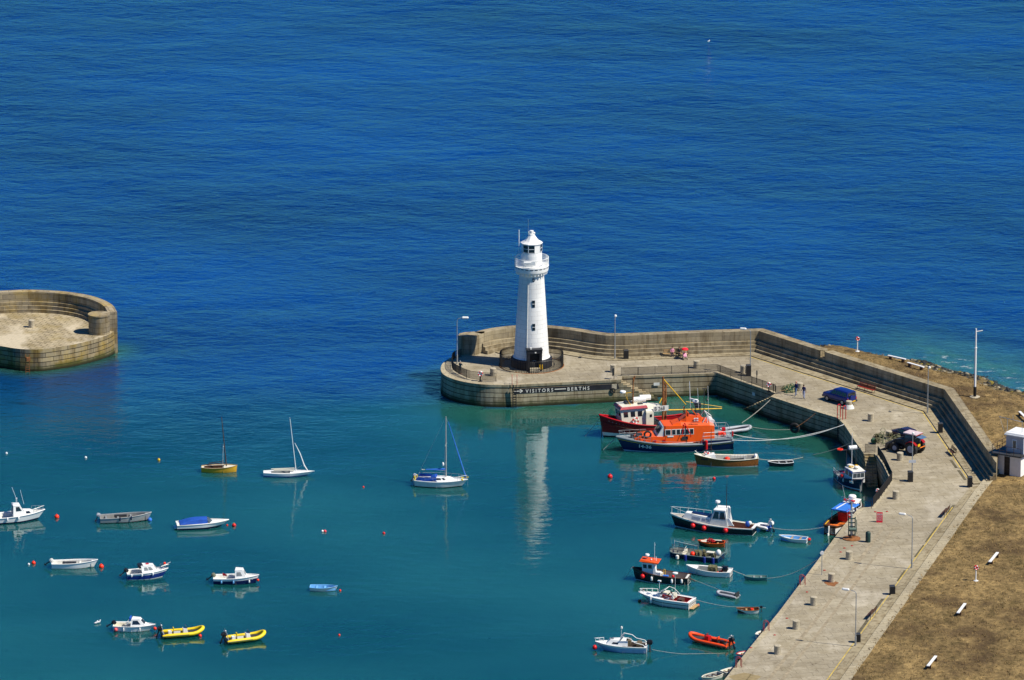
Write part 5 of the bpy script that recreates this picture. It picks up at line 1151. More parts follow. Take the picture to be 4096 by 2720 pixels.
    def outboard(s, cowl=BLACK, x=-.25, y=0, z=None, sc=1.0, tilt=.0, leg=DGREY, name='outboard_motor'):
        z = s.z[0] if z is None else z; m = MB(); Rm = Matrix.Rotation(tilt, 4, 'Y'); piv = Vector((x, y, z))
        tf = lambda p: tuple(piv+(Rm @ Vector(p))*sc)
        secs = [[(-.28, .12), (.22, .12), (.24, .2), (-.3, .2)], ]
        m.raw([tf(q) for q in [(-.26, -.15, .1), (.2, -.15, .1), (.2, .15, .1), (-.26, .15, .1), (-.3, -.18, .3), (.24, -.18, .3), (.24, .18, .3), (-.3, .18, .3), (-.22, -.12, .5), (.16, -.12, .52), (.16, .12, .52), (-.22, .12, .5)]],
              [(3, 2, 1, 0), (0, 1, 5, 4), (1, 2, 6, 5), (2, 3, 7, 6), (3, 0, 4, 7), (4, 5, 9, 8), (5, 6, 10, 9), (6, 7, 11, 10), (7, 4, 8, 11), (8, 9, 10, 11)])
        ob = m.build(name, cowl, s.t); m = MB()
        m.tube([tf((-.05, 0, .15)), tf((-.08, 0, -.75))], .075*sc, 6); m.raw([tf(q) for q in [(-.22, -.02, -.55), (.1, -.02, -.55), (.1, .02, -.55), (-.22, .02, -.55), (-.3, -.02, -.62), (.16, -.02, -.62), (.16, .02, -.62), (-.3, .02, -.62)]], [(3, 2, 1, 0), (4, 5, 6, 7), (0, 1, 5, 4), (1, 2, 6, 5), (2, 3, 7, 6), (3, 0, 4, 7)])
        m.build('leg', leg, ob); return ob
    def fender(s, t, sg=-1, mat=WHITE, r=.1, l=.45, z=None, round_=False):
        p = s.P(t, .8, sg, r); z = p[2] if z is None else z; m = MB()
        if round_: m.ball((p[0], p[1]+sg*.0, z), r, n=14)
        else: m.tube([(p[0], p[1], z-l/2), (p[0], p[1], z-l/2+.08), (p[0], p[1], z+l/2-.08), (p[0], p[1], z+l/2)], [r*.5, r, r, r*.5], 10)
        m.tube([(p[0], p[1], z), s.P(t, 1, sg, -.03, .04)], .012, 4, 0)
        return m.build('fender', mat, s.t, smooth=True)
def cabin(b, x0, x1, wa, wf, z0, z1, ra=.1, rf=.4, si=.1, mat=WHITE, name='cabin', zf=None, wins=(), glass=GLASS, roof=None, roof_oh=.06, rt=.05, parent=None, cut=0):
    m = MB(); fc = m.frus(x0, x1, wa, wf, z0, z1, ra, rf, si, zf=zf); cb = m.build(name, mat, parent or b.t)
    for face, u0, u1, v0, v1 in wins:
        m = MB(); m.panel(fc[face], u0, u1, v0, v1, .02, cut=cut); m.build('window', glass, cb)
    if roof:
        t = fc['top']; c = sum((Vector(q) for q in t), Vector())/4; m = MB()
        lo = [Vector(q)+(Vector(q)-c)*roof_oh+Vector((0, 0, .002)) for q in t]; m.hexa([*lo, *[q+Vector((0, 0, rt))-(q-c)*.04 for q in lo]]); m.build('roof', roof, cb)
    return cb, fc
def radar(b, x, y, z, r=.3, h=.2, parent=None, mast=.3):
    m = MB(); m.lathe([(r*.8, 0), (r, h*.25), (r, h*.7), (r*.8, h), (.01, h*1.05)], (x, y, z+mast), 16, cap=False); o = m.build('radar_dome', WHITE, parent or b.t, smooth=True)
    m = MB(); m.tube([(x, y, z), (x, y, z+mast)], .05, 6); m.build('pole', GALV, o); return o
def buoyring(name, b, c, ax='y', R_=.3, r=.07):
    m = MB()
    for k in range(8):
        a0 = 2*math.pi*k/8; pts = []
        for j in range(4):
            a = a0+j*math.pi/12; x, y = R_*math.cos(a), R_*math.sin(a); pts.append({'z': (c[0]+x, c[1]+y, c[2]), 'y': (c[0]+x, c[1], c[2]+y)}[ax])
        m.tube(pts, r, 6, mi=k % 2)
    return m.build(name, [REDBUOY, WHITE], b.t)
# ---- 1 cut-off white and navy cuddy at the left edge
b = Boat('cabin_boat', 'white motor boat with navy boot stripe and tall wheelhouse cut by the left edge', 'boat', (180, 2074), (-45, 2090), 2.4, 1.15, .8, .72, bands=((.2, NAVY), (1, WHITE)), tr=.9, rake=.9)
b.deck(WHITE2, .45, 1); b.well(WHITE2, 0, .46, .2, .3, WHITE); b.rail(WHITE, .06)
L = b.L; cb, fc = cabin(b, L*.42, L*.66, 1.7, 1.45, .75, 2.0, .05, .75, .15, WHITE, 'wheelhouse', wins=(('right', .28, .82, .5, .9), ('front', .1, .9, .3, .9), ('back', .15, .7, .1, .9)), roof=WHITE, cut=.05)
cabin(b, L*.6, L*.82, 1.3, .8, .8, 1.3, 0, .5, .15, WHITE, 'cuddy', wins=(('right', .3, .7, .3, .8),)); b.stanch(.78, .97, .5, n=3, mid=False); b.outboard()
m = MB(); m.tube([(L*.5, .3, 1.9), (L*.5, .3, 2.7), (L*.5, -.3, 2.7), (L*.5, -.3, 1.9)], .025, 5); m.tube([(L*.5, .2, 2.7), (L*.43, .3, 4.1)], .018, 4); m.tube([(L*.62, -.4, 2.1), (L*.56, -.4, 3.9)], .018, 4); m.ball((L*.5, 0, 2.75), .1); b.part('aerials', m, WHITE)
for t in (.08, .3, .5): b.fender(t, -1, WHITE, .12, .5)
# ---- 2 grey open dory
b = Boat('open_boat', 'pale grey open workboat with grey outboard and blue buoy at its bow', 'boat', (607, 2080), (400, 2087), 1.95, 1.0, .68, .62, bands=((.15, DGREY), (1, ALU)), tr=.92, rake=.5)
b.well(M('grey boat lining', (.25, .25, .24), .6), 0, .9, .1, .12, ALU); b.deck(ALU, .88, 1, camber=.02); b.rail(ALU, .04); b.thwarts((.12, .35, .6), GREYP); b.outboard(GREYR, tilt=.4, sc=.9)
for t in (.38, .6): b.fender(t, -1, NAVY, .08, .5)
m = MB(); m.box((b.L*.4, .4, .55), (1.5, .3, .25)); b.part('locker', m, DGREY)
# ---- 3 speedboat with blue cover
b = Boat('speedboat', 'white speedboat with navy hull band and long blue canvas cover', 'boat', (916, 2104), (706, 2114), 2.15, .8, .68, .62, bands=((.35, NAVY), (1, WHITE)), tr=.88, rake=1.1, p=2.4)
b.deck(WHITE, 0, 1, camber=.1, dz=-.03); b.rail(WHITE2, .035); L = b.L
m = MB(); secs = []
for i in range(9):
    t = i/8; x = L*(.06+.52*t); w = .88-.1*t; h = .08+.55*math.sin(min(1, t*1.5)*1.5708)*(1 if t < .9 else .95); secs.append([(x, -w, .68), (x, -w*.85, .7+h*.7), (x, 0, .72+h), (x, w*.85, .7+h*.7), (x, w, .68)])
loft(m, secs); b.part('canvas_cover', m, BLUE, smooth=True)
m = MB(); m.hexa([(L*.62, -.75, .7), (L*.7, 0, .72), (L*.69, 0, .72), (L*.61, -.75, .7), (L*.57, -.65, 1.15), (L*.62, 0, 1.2), (L*.61, 0, 1.2), (L*.56, -.65, 1.15)]); m.hexa([(L*.62, .75, .7), (L*.7, 0, .72), (L*.69, 0, .72), (L*.61, .75, .7), (L*.57, .65, 1.15), (L*.62, 0, 1.2), (L*.61, 0, 1.2), (L*.56, .65, 1.15)]); b.part('windscreen', m, GLASS2)
m = MB(); m.box((L*.78, 0, .74), (.9, .8, .06)); b.part('bow_seat', m, CREAM); m = MB(); m.box((-.12, 0, .2), (.35, 1.3, .08)); b.part('swim_platform', m, WHITE)
# ---- 4 white open boat
b = Boat('open_boat', 'white open dinghy with tilted black and white outboard, between two orange buoys', 'boat', (392, 2268), (208, 2269), 1.75, .92, .66, .62, bands=((1, WHITE),), tr=.9, rake=.5)
b.well(WHITE2, 0, .88, .12, .15, WHITE); b.deck(WHITE, .86, 1, camber=.02); b.rail(WHITE, .045); b.thwarts((.3, .62), WHITE2); b.outboard(WHITE2, tilt=1.0, x=-.25, leg=BLACK)
m = MB(); m.box((b.L*.38, 0, .5), (1.6, .5, .3)); b.part('centre_locker', m, DGREY)
# ---- 5 navy cuddy
b = Boat('cabin_boat', 'small white cabin boat with bright navy hull, side windows, raked bow rail and black outboard', 'boat', (673, 2306), (507, 2313), 2.05, 1.05, .8, .75, bands=((.1, WHITE2), (.7, M('bright navy gelcoat', (.008, .03, .20), .25)), (1, WHITE)), tr=.88, rake=.7)
L = b.L; b.well(WHITE2, 0, .42, .16, .25, WHITE); b.deck(WHITE, .42, 1); b.rail(WHITE, .05); cabin(b, L*.36, L*.78, 1.55, 1.0, .78, 1.55, -.1, .7, .16, WHITE, 'cabin', wins=(('right', .18, .45, .35, .8), ('right', .5, .75, .35, .8), ('front', .1, .9, .3, .8)), glass=GREYP, roof=WHITE, cut=.04)
m = MB(); m.box((L*.33, 0, 1.45), (.5, 1.1, .35), .1); b.part('rolled_canopy', m, BLACK); m = MB(); m.box((L*.5, .1, 1.62), (.35, .35, .08)); b.part('hatch', m, RED)
b.outboard(tilt=.8); b.stanch(.82, 1.0, .45, n=3, mid=False); [b.fender(t, -1, WHITE, .1, .35) for t in (.1, .35, .62)]
m = MB(); m.tube([(L*.9, 0, 1.4), (L*1.06, 0, 1.75)], .04, 5); b.part('bow_pole', m, WHITE); m = MB(); m.ball((L*.92, .2, 1.55), .17); b.part('orange_buoy', m, ORBUOY, smooth=True)
# ---- 6 small cuddy with flag
b = Boat('cabin_boat', 'small white boat with dark blue hull, upright forward cuddy and small ensign at its stern', 'boat', (1036, 2331), (856, 2329), 1.95, .98, .72, .66, bands=((.6, M('deep blue gelcoat', (.006, .014, .085), .25)), (1, WHITE)), tr=.9, rake=.4)
L = b.L; b.well(WHITE2, 0, .5, .14, .25, WHITE); b.deck(WHITE, .5, 1); b.rail(WHITE, .05); cabin(b, L*.48, L*.74, 1.5, 1.2, .68, 1.62, .0, .5, .14, WHITE, 'cuddy', wins=(('right', .15, .7, .35, .8), ('front', .1, .9, .35, .85)), glass=GREYP, roof=WHITE, cut=.06)
b.outboard(M('khaki cowl', (.2, .2, .13)), tilt=.9, leg=BLACK); m = MB(); m.tube([(L*.24, -.5, .7), (L*.2, -.5, 1.3)], .02, 4); m.hexa([(L*.2, -.5, 1.0), (L*.3, -.55, .9), (L*.3, -.53, .9), (L*.2, -.48, 1.0), (L*.2, -.5, 1.3), (L*.29, -.55, 1.15), (L*.29, -.53, 1.15), (L*.2, -.48, 1.3)]); b.part('ensign', m, RED)
for t in (.18, .45, .8): b.fender(t, -1, LBLUE if t < .7 else WHITE, .1, .35, z=.35)
m = MB(); m.ball((L*.98, -.25, .4), .16); b.part('orange_buoy', m, ORBUOY, smooth=True)
# ---- 7 white cuddy
b = Boat('cabin_boat', 'all white cabin boat with dark wraparound windows and hanging white fenders, beside a yellow inflatable', 'boat', (621, 2523), (457, 2518), 1.9, .78, .66, .66, bands=((1, WHITE),), tr=.9, rake=.7)
L = b.L; b.well(CREAM, 0, .45, .14, .2, WHITE); b.deck(WHITE, .45, 1); b.rail(WHITE, .04); cabin(b, L*.42, L*.80, 1.5, 1.1, .66, 1.4, .1, .75, .16, WHITE, 'cabin', wins=(('right', .12, .72, .3, .85), ('front', .05, .95, .3, .85)), roof=WHITE, cut=.06)
m = MB(); m.tube([(L*.43, -.7, 1.3), (L*.3, -.75, .8)], .04, 5); m.tube([(L*.43, .7, 1.3), (L*.3, .75, .8)], .04, 5); b.part('coaming', m, WHITE); b.outboard(tilt=1.0); [b.fender(t, -1, WHITE, .08, .45, z=.35) for t in (.26, .66)]
m = MB(); m.box((L*.4, 0, 1.42), (.15, 1.0, .3)); b.part('rolled_canopy', m, BLUE); m = MB(); m.ball((L*.07, -.95, .3), .22); b.part('pink_buoy', m, M('faded pink buoy', (.75, .10, .10), .5), smooth=True); m = MB(); m.ball((L*1.0, -.25, .35), .2); b.part('red_buoy', m, ORBUOY, smooth=True)
# ---- rigid inflatables
def rib(name, label, gb, gs, B, tubem, zb=.85, r=.205, aframe=True, console=WHITE, seat=WHITE, deckm=GREYP, hullm=DGREY, eng=BLACK, group=None, scal=False, z=.42):
    b0, s0 = W(*gb, 0), W(*gs, 0); d = b0-s0; L = d.length; t = thing(name, label, 'inflatable boat', s0, math.atan2(d.y, d.x), group); hb = B/2-r; k = L-.0; m = MB()
    pts = []; 
    for i in range(7): pts.append((k*(.0+.6*i/6), -hb, z+.02*i/6))
    for i in range(1, 12): a = math.pi*i/12; q = math.sin(a); pts.append((k*.6+(k*.4-r)*q**.85, -hb*math.cos(a)*(1 if 1 else 1), z+(zb-r-z)*q**2))
    for i in range(7): pts.append((k*(.6-.6*i/6), hb, z+.02*(1-i/6)))
    rad = [r*.45]+[r]*(len(pts)-2)+[r*.45]; m.tube(pts, rad, 12); m.build('tube', tubem, t, smooth=True)
    m = MB(); m.tube([(p[0]+(.0), p[1]*1.0+(-r-.01 if p[1] < -.1 else (r+.01 if p[1] > .1 else 0)), p[2]) for p in pts if abs(p[1]) > .1 or True][:7], .035, 5); m.tube([(p[0], p[1]+r+.01, p[2]) for p in pts[-7:]], .035, 5); m.build('rubbing_strip', DGREY, t)
    m = MB(); secs = []
    for i in range(9):
        q = i/8; x = .05+q*(k-.5); h_ = hb*(1-max(0, (q-.55)/.45)**2); secs.append([(x, -h_, z-.1+.3*q*q), (x, 0, -.25+.35*q*q*q), (x, h_, z-.1+.3*q*q)])
    loft(m, secs); m.build('hull', hullm, t); m = MB(); m.poly([(.1, -hb, .3), (k*.6, -hb, .34), (k*.85, -hb*.4, .4), (k*.85, hb*.4, .4), (k*.6, hb, .34), (.1, hb, .3)]); m.box((.12, 0, .45), (.08, 2*hb, .5)); m.build('floor', deckm, t)
    if console is not None:
        m = MB(); m.hexa([(k*.5, -.33, .3), (k*.62, -.33, .3), (k*.62, .33, .3), (k*.5, .33, .3), (k*.5, -.3, .95), (k*.58, -.3, .95), (k*.58, .3, .95), (k*.5, .3, .95)]); c_ = m.build('console', console, t); m = MB(); m.hexa([(k*.575, -.3, .95), (k*.6, -.3, .95), (k*.6, .3, .95), (k*.575, .3, .95), (k*.55, -.28, 1.25), (k*.565, -.28, 1.25), (k*.565, .28, 1.25), (k*.55, .28, 1.25)]); m.build('windscreen', GLASS2, c_)
        m = MB(); m.box((k*.36, 0, .52), (.75, .42, .45)); m.box((k*.2, 0, .52), (.4, .42, .4)); m.build('seat', seat, t); m = MB(); m.box((k*.36, 0, .8), (.8, .46, .1)); m.box((k*.36-.4, 0, .95), (.08, .4, .3)); m.build('cushion', tubem, t)
    if aframe:
        m = MB(); m.tube([(.2, -hb+.1, .5), (.0, -hb+.3, 1.35), (.0, hb-.3, 1.35), (.2, hb-.1, .5)], .04, 6); m.tube([(0, .2, 1.35), (0, .2, 1.7)], .02, 4); m.ball((0, -.1, 1.45), .13); m.build('a_frame', GALV, t)
    if eng: 
        fb = Boat.__new__(Boat); fb.t = t; fb.z = (.75, 0, 0); fb.outboard(eng, x=-.22, tilt=.35, sc=1.1, leg=BLACK)
    if scal:
        m = MB(); m.tube([(p[0], p[1]-r-.02, p[2]+(.07 if i % 2 else -.04)) for i, p in enumerate([( .3+k*.055*j, -hb, z) for j in range(11)])], .02, 4); m.build('grab_rope', BLACK, t)
    return t
rib('rigid_inflatable', 'left one of two yellow rigid inflatables, beside the white cabin boat', (819, 2537), (645, 2550), 2.1, YEL, zb=1.05, group='yellow rigid inflatable boats')
rib('rigid_inflatable', 'right one of two yellow rigid inflatables, standing alone with black engine', (1064, 2554), (901, 2573), 2.1, YEL, zb=1.05, group='yellow rigid inflatable boats')
rib('rigid_inflatable', 'orange rigid inflatable with black outboard near the straight quay', (2755, 2559), (2922, 2594), 2.1, ORTUBE, zb=1.0, console=RED, seat=BLACK, deckm=M('orange floor', (.5, .06, .01)), scal=True)
rib('inflatable_dinghy', 'grey inflatable with black and white side stripe tied behind the orange lifeboat', (3006, 1722), (2880, 1738), 1.8, GREYR, zb=.75, r=.2, aframe=False, console=None, eng=None, hullm=BLACK, deckm=GREYP)
rib('inflatable_dinghy', 'white and blue inflatable tender lifted at the stern of the black motor launch', (3028, 2116), (3080, 2126), 1.6, WHITE, zb=.8, r=.2, aframe=True, console=None, eng=WHITE, hullm=NAVY, deckm=BLUE, z=.5)
rib('inflatable_dinghy', 'small pale grey inflatable dinghy with blunt stern near the white speedboat', (2866, 2377), (2952, 2393), 1.35, GREYR, zb=.5, r=.18, aframe=False, console=None, eng=None, hullm=GREYP, deckm=DGREY, z=.2)
# ---- small rowing boats
def dinghy(label, gb, gs, B, zb, zm, zs, out, inn, gun, tr=.75, thw=(.25, .55), thm=WOODL, name='rowing_boat', rake=.25, boot=None, extra=None, p=2.2, keelb=None):
    b = Boat(name, label, 'rowing boat', gb, gs, B, zb, zm, zs, tr=tr, rake=rake, p=p, bands=(((.12, keelb or boot or out), (1, out))), fl=.72); b.well(inn, 0, .93, .06, .08, gun); b.rail(gun, .035); b.thwarts(thw, thm); b.deck(gun, .93, 1, camber=0, name='breasthook'); return b
b = dinghy('small blue and white rowing dinghy alone in the middle of the harbour', (1350, 2363), (1240, 2361), 1.4, .6, .48, .5, WHITE2, LBLUE, LBLUE, thm=LBLUE)
b = dinghy('small black and white rowing dinghy right of the wooden launch', (3071, 1864), (3172, 1861), 1.35, .62, .48, .52, BLKHULL, DGREY, WHITE, thm=GREYP)
b = dinghy('white rowing boat with pale blue inside tied off the ferry stern', (3116, 2160), (3228, 2170), 1.45, .62, .5, .52, WHITE, LBLUE, WHITE, thm=WOODL)
m = MB(); m.ball((-.15, -.5, .25), .2); b.part('red_buoy', m, REDBUOY, smooth=True)
b = dinghy('orange rowing dinghy with pale board and red rope heap, under the black motor launch', (2791, 2182), (2898, 2187), 1.35, .68, .52, .6, M('orange varnish', (.62, .12, .01), .35), WOODD, ORANGE, thm=WOODL)
L = b.L; m = MB(); m.hexa([(L*.15, -.75, .55), (L*.72, -.95, .5), (L*.82, -.45, .55), (L*.1, -.2, .62), (L*.15, -.75, .6), (L*.72, -.95, .55), (L*.82, -.45, .6), (L*.1, -.2, .67)]); b.part('pale_board', m, CREAM); m = MB(); m.box((L*.78, 0, .58), (.7, .6, .04)); b.part('foredeck', m, CREAM); m = MB(); rq = random.Random(8)
for k in range(18): m.torus((L*.5+rq.uniform(-.35, .35), rq.uniform(-.3, .25), rq.uniform(.6, .8)), rq.uniform(.1, .2), .035, rq.choice('xyz'), n=9, k=4)
b.part('red_rope_heap', m, RED)
b = dinghy('narrow teal rowing dinghy tied off the quay beside the white open fishing boat', (2973, 2318), (3068, 2319), 1.15, .48, .4, .42, TEAL, M('grey green paint', (.15, .24, .22)), TEAL, thm=GREYP)
b = dinghy('white rowing tender with varnished rim and small dark outboard near the straight quay', (2945, 2452), (3035, 2452), 1.25, .6, .48, .55, WHITE, WOODD, WOOD, thm=WOODL)
b.outboard(BLACK, sc=.6); m = MB(); m.box((b.L*.3, 0, .4), (.3, .3, .3), .3); b.part('orange_bag', m, ORBUOY)
b = dinghy('pale cream rowing dinghy at the bottom edge, its bow pointing down left', (2806, 2728), (2881, 2707), 1.3, .58, .46, .5, WHITE2, GREYP, CREAM, thm=WOODD)
b = dinghy('cream dinghy squeezed between the bottom rowing dinghy and the quay wall', (2955, 2684), (2893, 2704), 1.25, .55, .45, .5, CREAM, CREAM, WHITE2, thm=WOODD)
b = dinghy('white dinghy with red rim half hidden behind the quay edge below the orange inflatable', (2945, 2636), (3016, 2624), 1.4, .62, .5, .52, WHITE, WHITE2, RED, boot=BLACK)
b = dinghy('white dinghy whose bow just shows under the quay ladder right of the orange inflatable', (3022, 2557), (3084, 2540), 1.4, .6, .5, .52, WHITE, WHITE2, WHITE)
# ---- sailing boats
b = Boat('sailing_dinghy', 'yellow hulled sailing dinghy with bare brown wooden mast', 'sailing boat', (949, 1886), (806, 1885), 1.7, .82, .62, .6, bands=((1, M('yellow hull enamel', (.62, .34, .02), .3)),), tr=.55, rake=.1, p=3.2)
L = b.L; b.well(WOODD, .08, .62, .2, .15, CREAM); b.deck(CREAM, .62, 1, camber=.06); b.deck(CREAM, 0, .08, camber=.02, name='aft_deck'); b.rail(WOODL, .03)
m = MB(); m.tube([(L*.70, 0, .6), (L*.58, 0, 6.9)], .075, 6, r2=.045); b.part('mast', m, WOODD); m = MB(); m.tube([(L*.66, 0, 1.1), (L*.1, -.1, .85)], .05, 5); m.tube([(L*.64, 0, 1.35), (L*.2, .1, 1.0)], .035, 5); b.part('boom', m, WOODD); m = MB(); m.box((L*.625, -.1, 3.2), (.1, .05, .12)); m.tube([(L*.62, 0, 3.6), (L*.6, .7, .65)], .01, 3); m.tube([(L*.62, 0, 3.6), (L*.6, -.7, .65)], .01, 3); b.part('shrouds', m, WHITE2)
b = Boat('keelboat', 'slim white racing keelboat with blue underside, bare mast and loose furled jib', 'sailing boat', (1258, 1902), (1054, 1903), 1.85, .60, .50, .52, bands=((.3, M('royal blue bottom', (.01, .05, .30), .4)), (1, WHITE)), tr=.6, rake=1.0, p=1.9)
L = b.L; b.deck(WHITE, .52, 1, camber=.08); b.well(GREYP, .15, .52, .35, .2, WHITE); b.deck(WHITE, 0, .15, camber=.04, name='aft_deck'); m = MB(); m.tube([(L*.64, 0, .5), (L*.53, 0, 7.2)], .06, 6, r2=.035); b.part('mast', m, WHITE); m = MB(); m.tube([(L*.87, 0, .62), (L*.80, 0, 1.3), (L*.72, 0, 2.8), (L*.62, 0, 4.15)], [.05, .09, .07, .03], 6); b.part('furled_jib', m, WHITE)
m = MB(); m.tube([(L*.62, 0, .95), (L*.15, 0, .85)], .06, 5); m.box((L*.4, 0, .72), (L*.4, .35, .12)); b.part('boom', m, CREAM); m = MB(); m.tube([(L*.63, 0, .8), (L*.78, 0, 1.4)], .012, 3); m.ball((L*.525, 0, 7.35), .05); b.part('rigging', m, GALV)
b = Boat('yacht', 'white cabin yacht with tall mast, bright blue furled foresail and blue sprayhood', 'sailing boat', (1871, 1946), (1662, 1939), 2.5, .92, .78, .80, bands=((.12, BLKHULL), (.85, WHITE2), (1, WHITE)), tr=.72, rake=.8, p=2.1)
L = b.L; b.deck(WHITE, .42, 1, camber=.08); b.well(BLUE, .03, .42, .28, .35, WHITE); b.rail(WHITE, .035); cb, fc = cabin(b, L*.36, L*.78, 1.5, .9, .78, 1.15, 0, .8, .2, WHITE, 'coachroof', wins=(('right', .1, .38, .3, .8), ('right', .48, .6, .3, .8)))
m = MB(); secs = []
for i in range(6): t = i/5; x = L*(.30+.11*t); h_ = .6*math.sin((.35+.65*t)*1.57) if t < .9 else .5; secs.append([(x, -.75, .85), (x, -.7, .85+h_*.8), (x, 0, .9+h_), (x, .7, .85+h_*.8), (x, .75, .85)])
loft(m, secs); b.part('sprayhood', m, BLUE, smooth=True); [(lambda m, y: (m.box((L*.17, y, 1.0), (1.6, .03, .35)), b.part('dodger', m, BLUE)))(MB(), y) for y in (-.95, .95)]
m = MB(); m.tube([(L*.585, 0, 1.0), (L*.585, 0, 8.75)], .085, 8, r2=.06); m.box((L*.585, 0, 5.2), (.06, 1.5, .05)); b.part('mast', m, M('silver mast', (.5, .48, .44), .4, .4)); m = MB(); m.tube([(L*.97, 0, 1.05), (L*.85, 0, 3.5), (L*.63, 0, 8.1)], [.07, .085, .03], 6); b.part('furled_foresail', m, BLUE2)
m = MB(); m.tube([(L*.575, 0, 1.95), (L*.12, 0, 1.95)], .05, 6); bo = b.part('boom', m, CREAM); m = MB(); m.tube([(L*.57, 0, 2.1), (L*.4, 0, 2.02), (L*.2, 0, 1.98)], [.16, .12, .07], 8); m.build('sail_cover', BLUE2, bo, smooth=True)
m = MB(); m.tube([(L*.585, 0, 8.7), (L*.99, 0, .95)], .012, 3); m.tube([(L*.585, 0, 8.7), (L*.02, 0, .85)], .012, 3); [m.tube([(L*.585, 0, 8.0), (L*.585, s_*.75, 5.2), (L*.57, s_*1.2, .8)], .012, 3) for s_ in (-1, 1)]; b.part('rigging', m, GALV); m = MB(); m.ball((L*.53, -.1, 2.75), .2, sq=(.7, .7, 1.3)); b.part('radar_reflector', m, WHITE, smooth=True)
b.stanch(.05, .97, .5, n=6, r=.014, mid=False); b.outboard(GREYR, y=.5, tilt=.5, sc=.9); m = MB(); m.box((-.15, 0, .3), (.3, .06, 1.0)); b.part('rudder', m, WHITE2); m = MB(); m.box((-.02, -.5, .95), (.15, .3, .6)); m.box((.12, .5, .9), (.1, .3, .4)); b.part('yellow_horseshoe_buoys', m, YEL); m = MB(); m.ball((L*.9, -.35, .95), .14); m.tube([(L*.87, 0, 1.1), (L*1.02, 0, 1.2)], .05, 5); b.part('bow_gear', m, YEL)
# ---- 14 red fishing boat
b = Boat('fishing_boat', 'red trawler with cream wheelhouse, rusty gantry and letters B 268, moored behind the orange lifeboat', 'fishing boat', (2396, 1751), (2745, 1716), 4.0, 3.0, 1.45, 1.5, bands=((.09, BLKHULL), (.24, WHITE2), (.93, REDH), (1, RED)), tr=.8, rake=.6, p=2.4, fl=.8, N=24, draft=.5)
L = b.L; b.deck(M('worn brown deck', (.16, .13, .10), .8), .0, .97, dz=-.75, camber=.03); b.rail(RED, .09)
m = MB()
for i in range(9):
    t = .62+.035*i; p = b.P(t, .88, 1, -.12); m.box((p[0], p[1], p[2]), (.25, .1, .3))
b.part('scuppers', m, WHITE2)
cb, fc = cabin(b, L*.50, L*.76, 2.7, 2.3, 1.0, 3.75, .0, -.35, .1, CREAM, 'wheelhouse', wins=(('left', .10, .27, .60, .84), ('left', .38, .55, .60, .84), ('left', .66, .83, .60, .84), ('front', .12, .42, .62, .86), ('front', .55, .85, .62, .86), ('right', .2, .8, .66, .86)), cut=.0)
# starboard windows face the camera's side
m = MB(); t_ = fc['top']; m.hexa([(L*.49, -1.45, 3.7), (L*.80, -1.3, 3.7), (L*.80, 1.3, 3.7), (L*.49, 1.45, 3.7), (L*.50, -1.38, 3.98), (L*.785, -1.2, 3.98), (L*.785, 1.2, 3.98), (L*.50, 1.38, 3.98)]); rf = m.build('roof_edge', M('faded red trim', (.50, .09, .10), .5), cb); m = MB(); m.box((L*.64, 0, 4.0), (L*.27, 2.4, .06)); m.build('roof', CREAM, rf)
m = MB(); m.box((L*.47, 1.2, 2.0), (1.0, .85, 2.2)); m.tube([(L*.47-.5, 1.2, 3.1), (L*.47+.5, 1.2, 3.1)], .42, 12); b.part('companionway', m, CREAM, smooth=False); m = MB(); m.box((L*.46, 1.63, 2.7), (.3, .05, .35)); b.part('companionway_window', m, GLASS)
buoyring('life_ring', b, (L*.63, 1.46, 2.2), 'y', .36, .1)
m = MB(); m.tube([(L*.62, .2, 4.0), (L*.62, .2, 7.4)], .08, 6); m.tube([(L*.62, .2, 6.8), (L*.6, .2, 7.6)], .1, 6); b.part('foremast', m, RUST); m = MB(); m.tube([(L*.66, -.6, 4.0), (L*.7, .5, 5.5)], .05, 5); m.tube([(L*.66, .6, 4.0), (L*.72, 0, 5.5), (L*.64, .2, 5.5)], .05, 5); m.tube([(L*.70, -.4, 5.5), (L*.70, .6, 5.5)], .05, 5); b.part('radar_bracket', m, YELP); m = MB(); m.lathe([(.3, 0), (.38, .06), (.38, .2), (.3, .28), (.01, .3)], (L*.73, 0, 5.5), 16, cap=False); b.part('radar_dome', m, WHITE, smooth=True)
m = MB(); m.tube([(L*.60, -.5, 4.35), (L*.46, -.3, 4.35)], .33, 12); m.tube([(L*.52, -.6, 4.5), (L*.40, -.5, 4.45)], .34, 12); b.part('liferaft', m, WHITE); m = MB(); m.box((L*.66, -.3, 4.15), (.9, .9, .22)); m.box((L*.55, .6, 4.1), (.6, .4, .15)); b.part('roof_gear', m, DGREY)
m = MB(); m.hexa([(L*.34, -1.2, 3.0), (L*.50, -1.2, 3.1), (L*.50, 1.5, 3.1), (L*.34, 1.5, 3.0), (L*.34, -1.0, 3.1), (L*.5, -1.1, 3.75), (L*.5, 1.35, 3.75), (L*.34, 1.2, 3.1)]) if False else m.hexa([(L*.30, -.9, 3.35), (L*.49, -1.2, 3.15), (L*.49, 1.5, 3.15), (L*.30, .9, 3.35), (L*.30, -.9, 3.42), (L*.49, -1.1, 3.8), (L*.49, 1.3, 3.8), (L*.30, .9, 3.42)]); sh_ = b.part('shelter', m, CREAM)
m = MB(); m.box((L*.475-1.5, 1.62, 3.5), (2.0, .04, .66)); nb = m.build('number_board', WHITE2, sh_); text('lettering', 'B 268', .70, (L*.475-.62, 1.65, 3.28), (-1, 0, 0), (0, 0, 1), BLACK, nb, sx=.85)
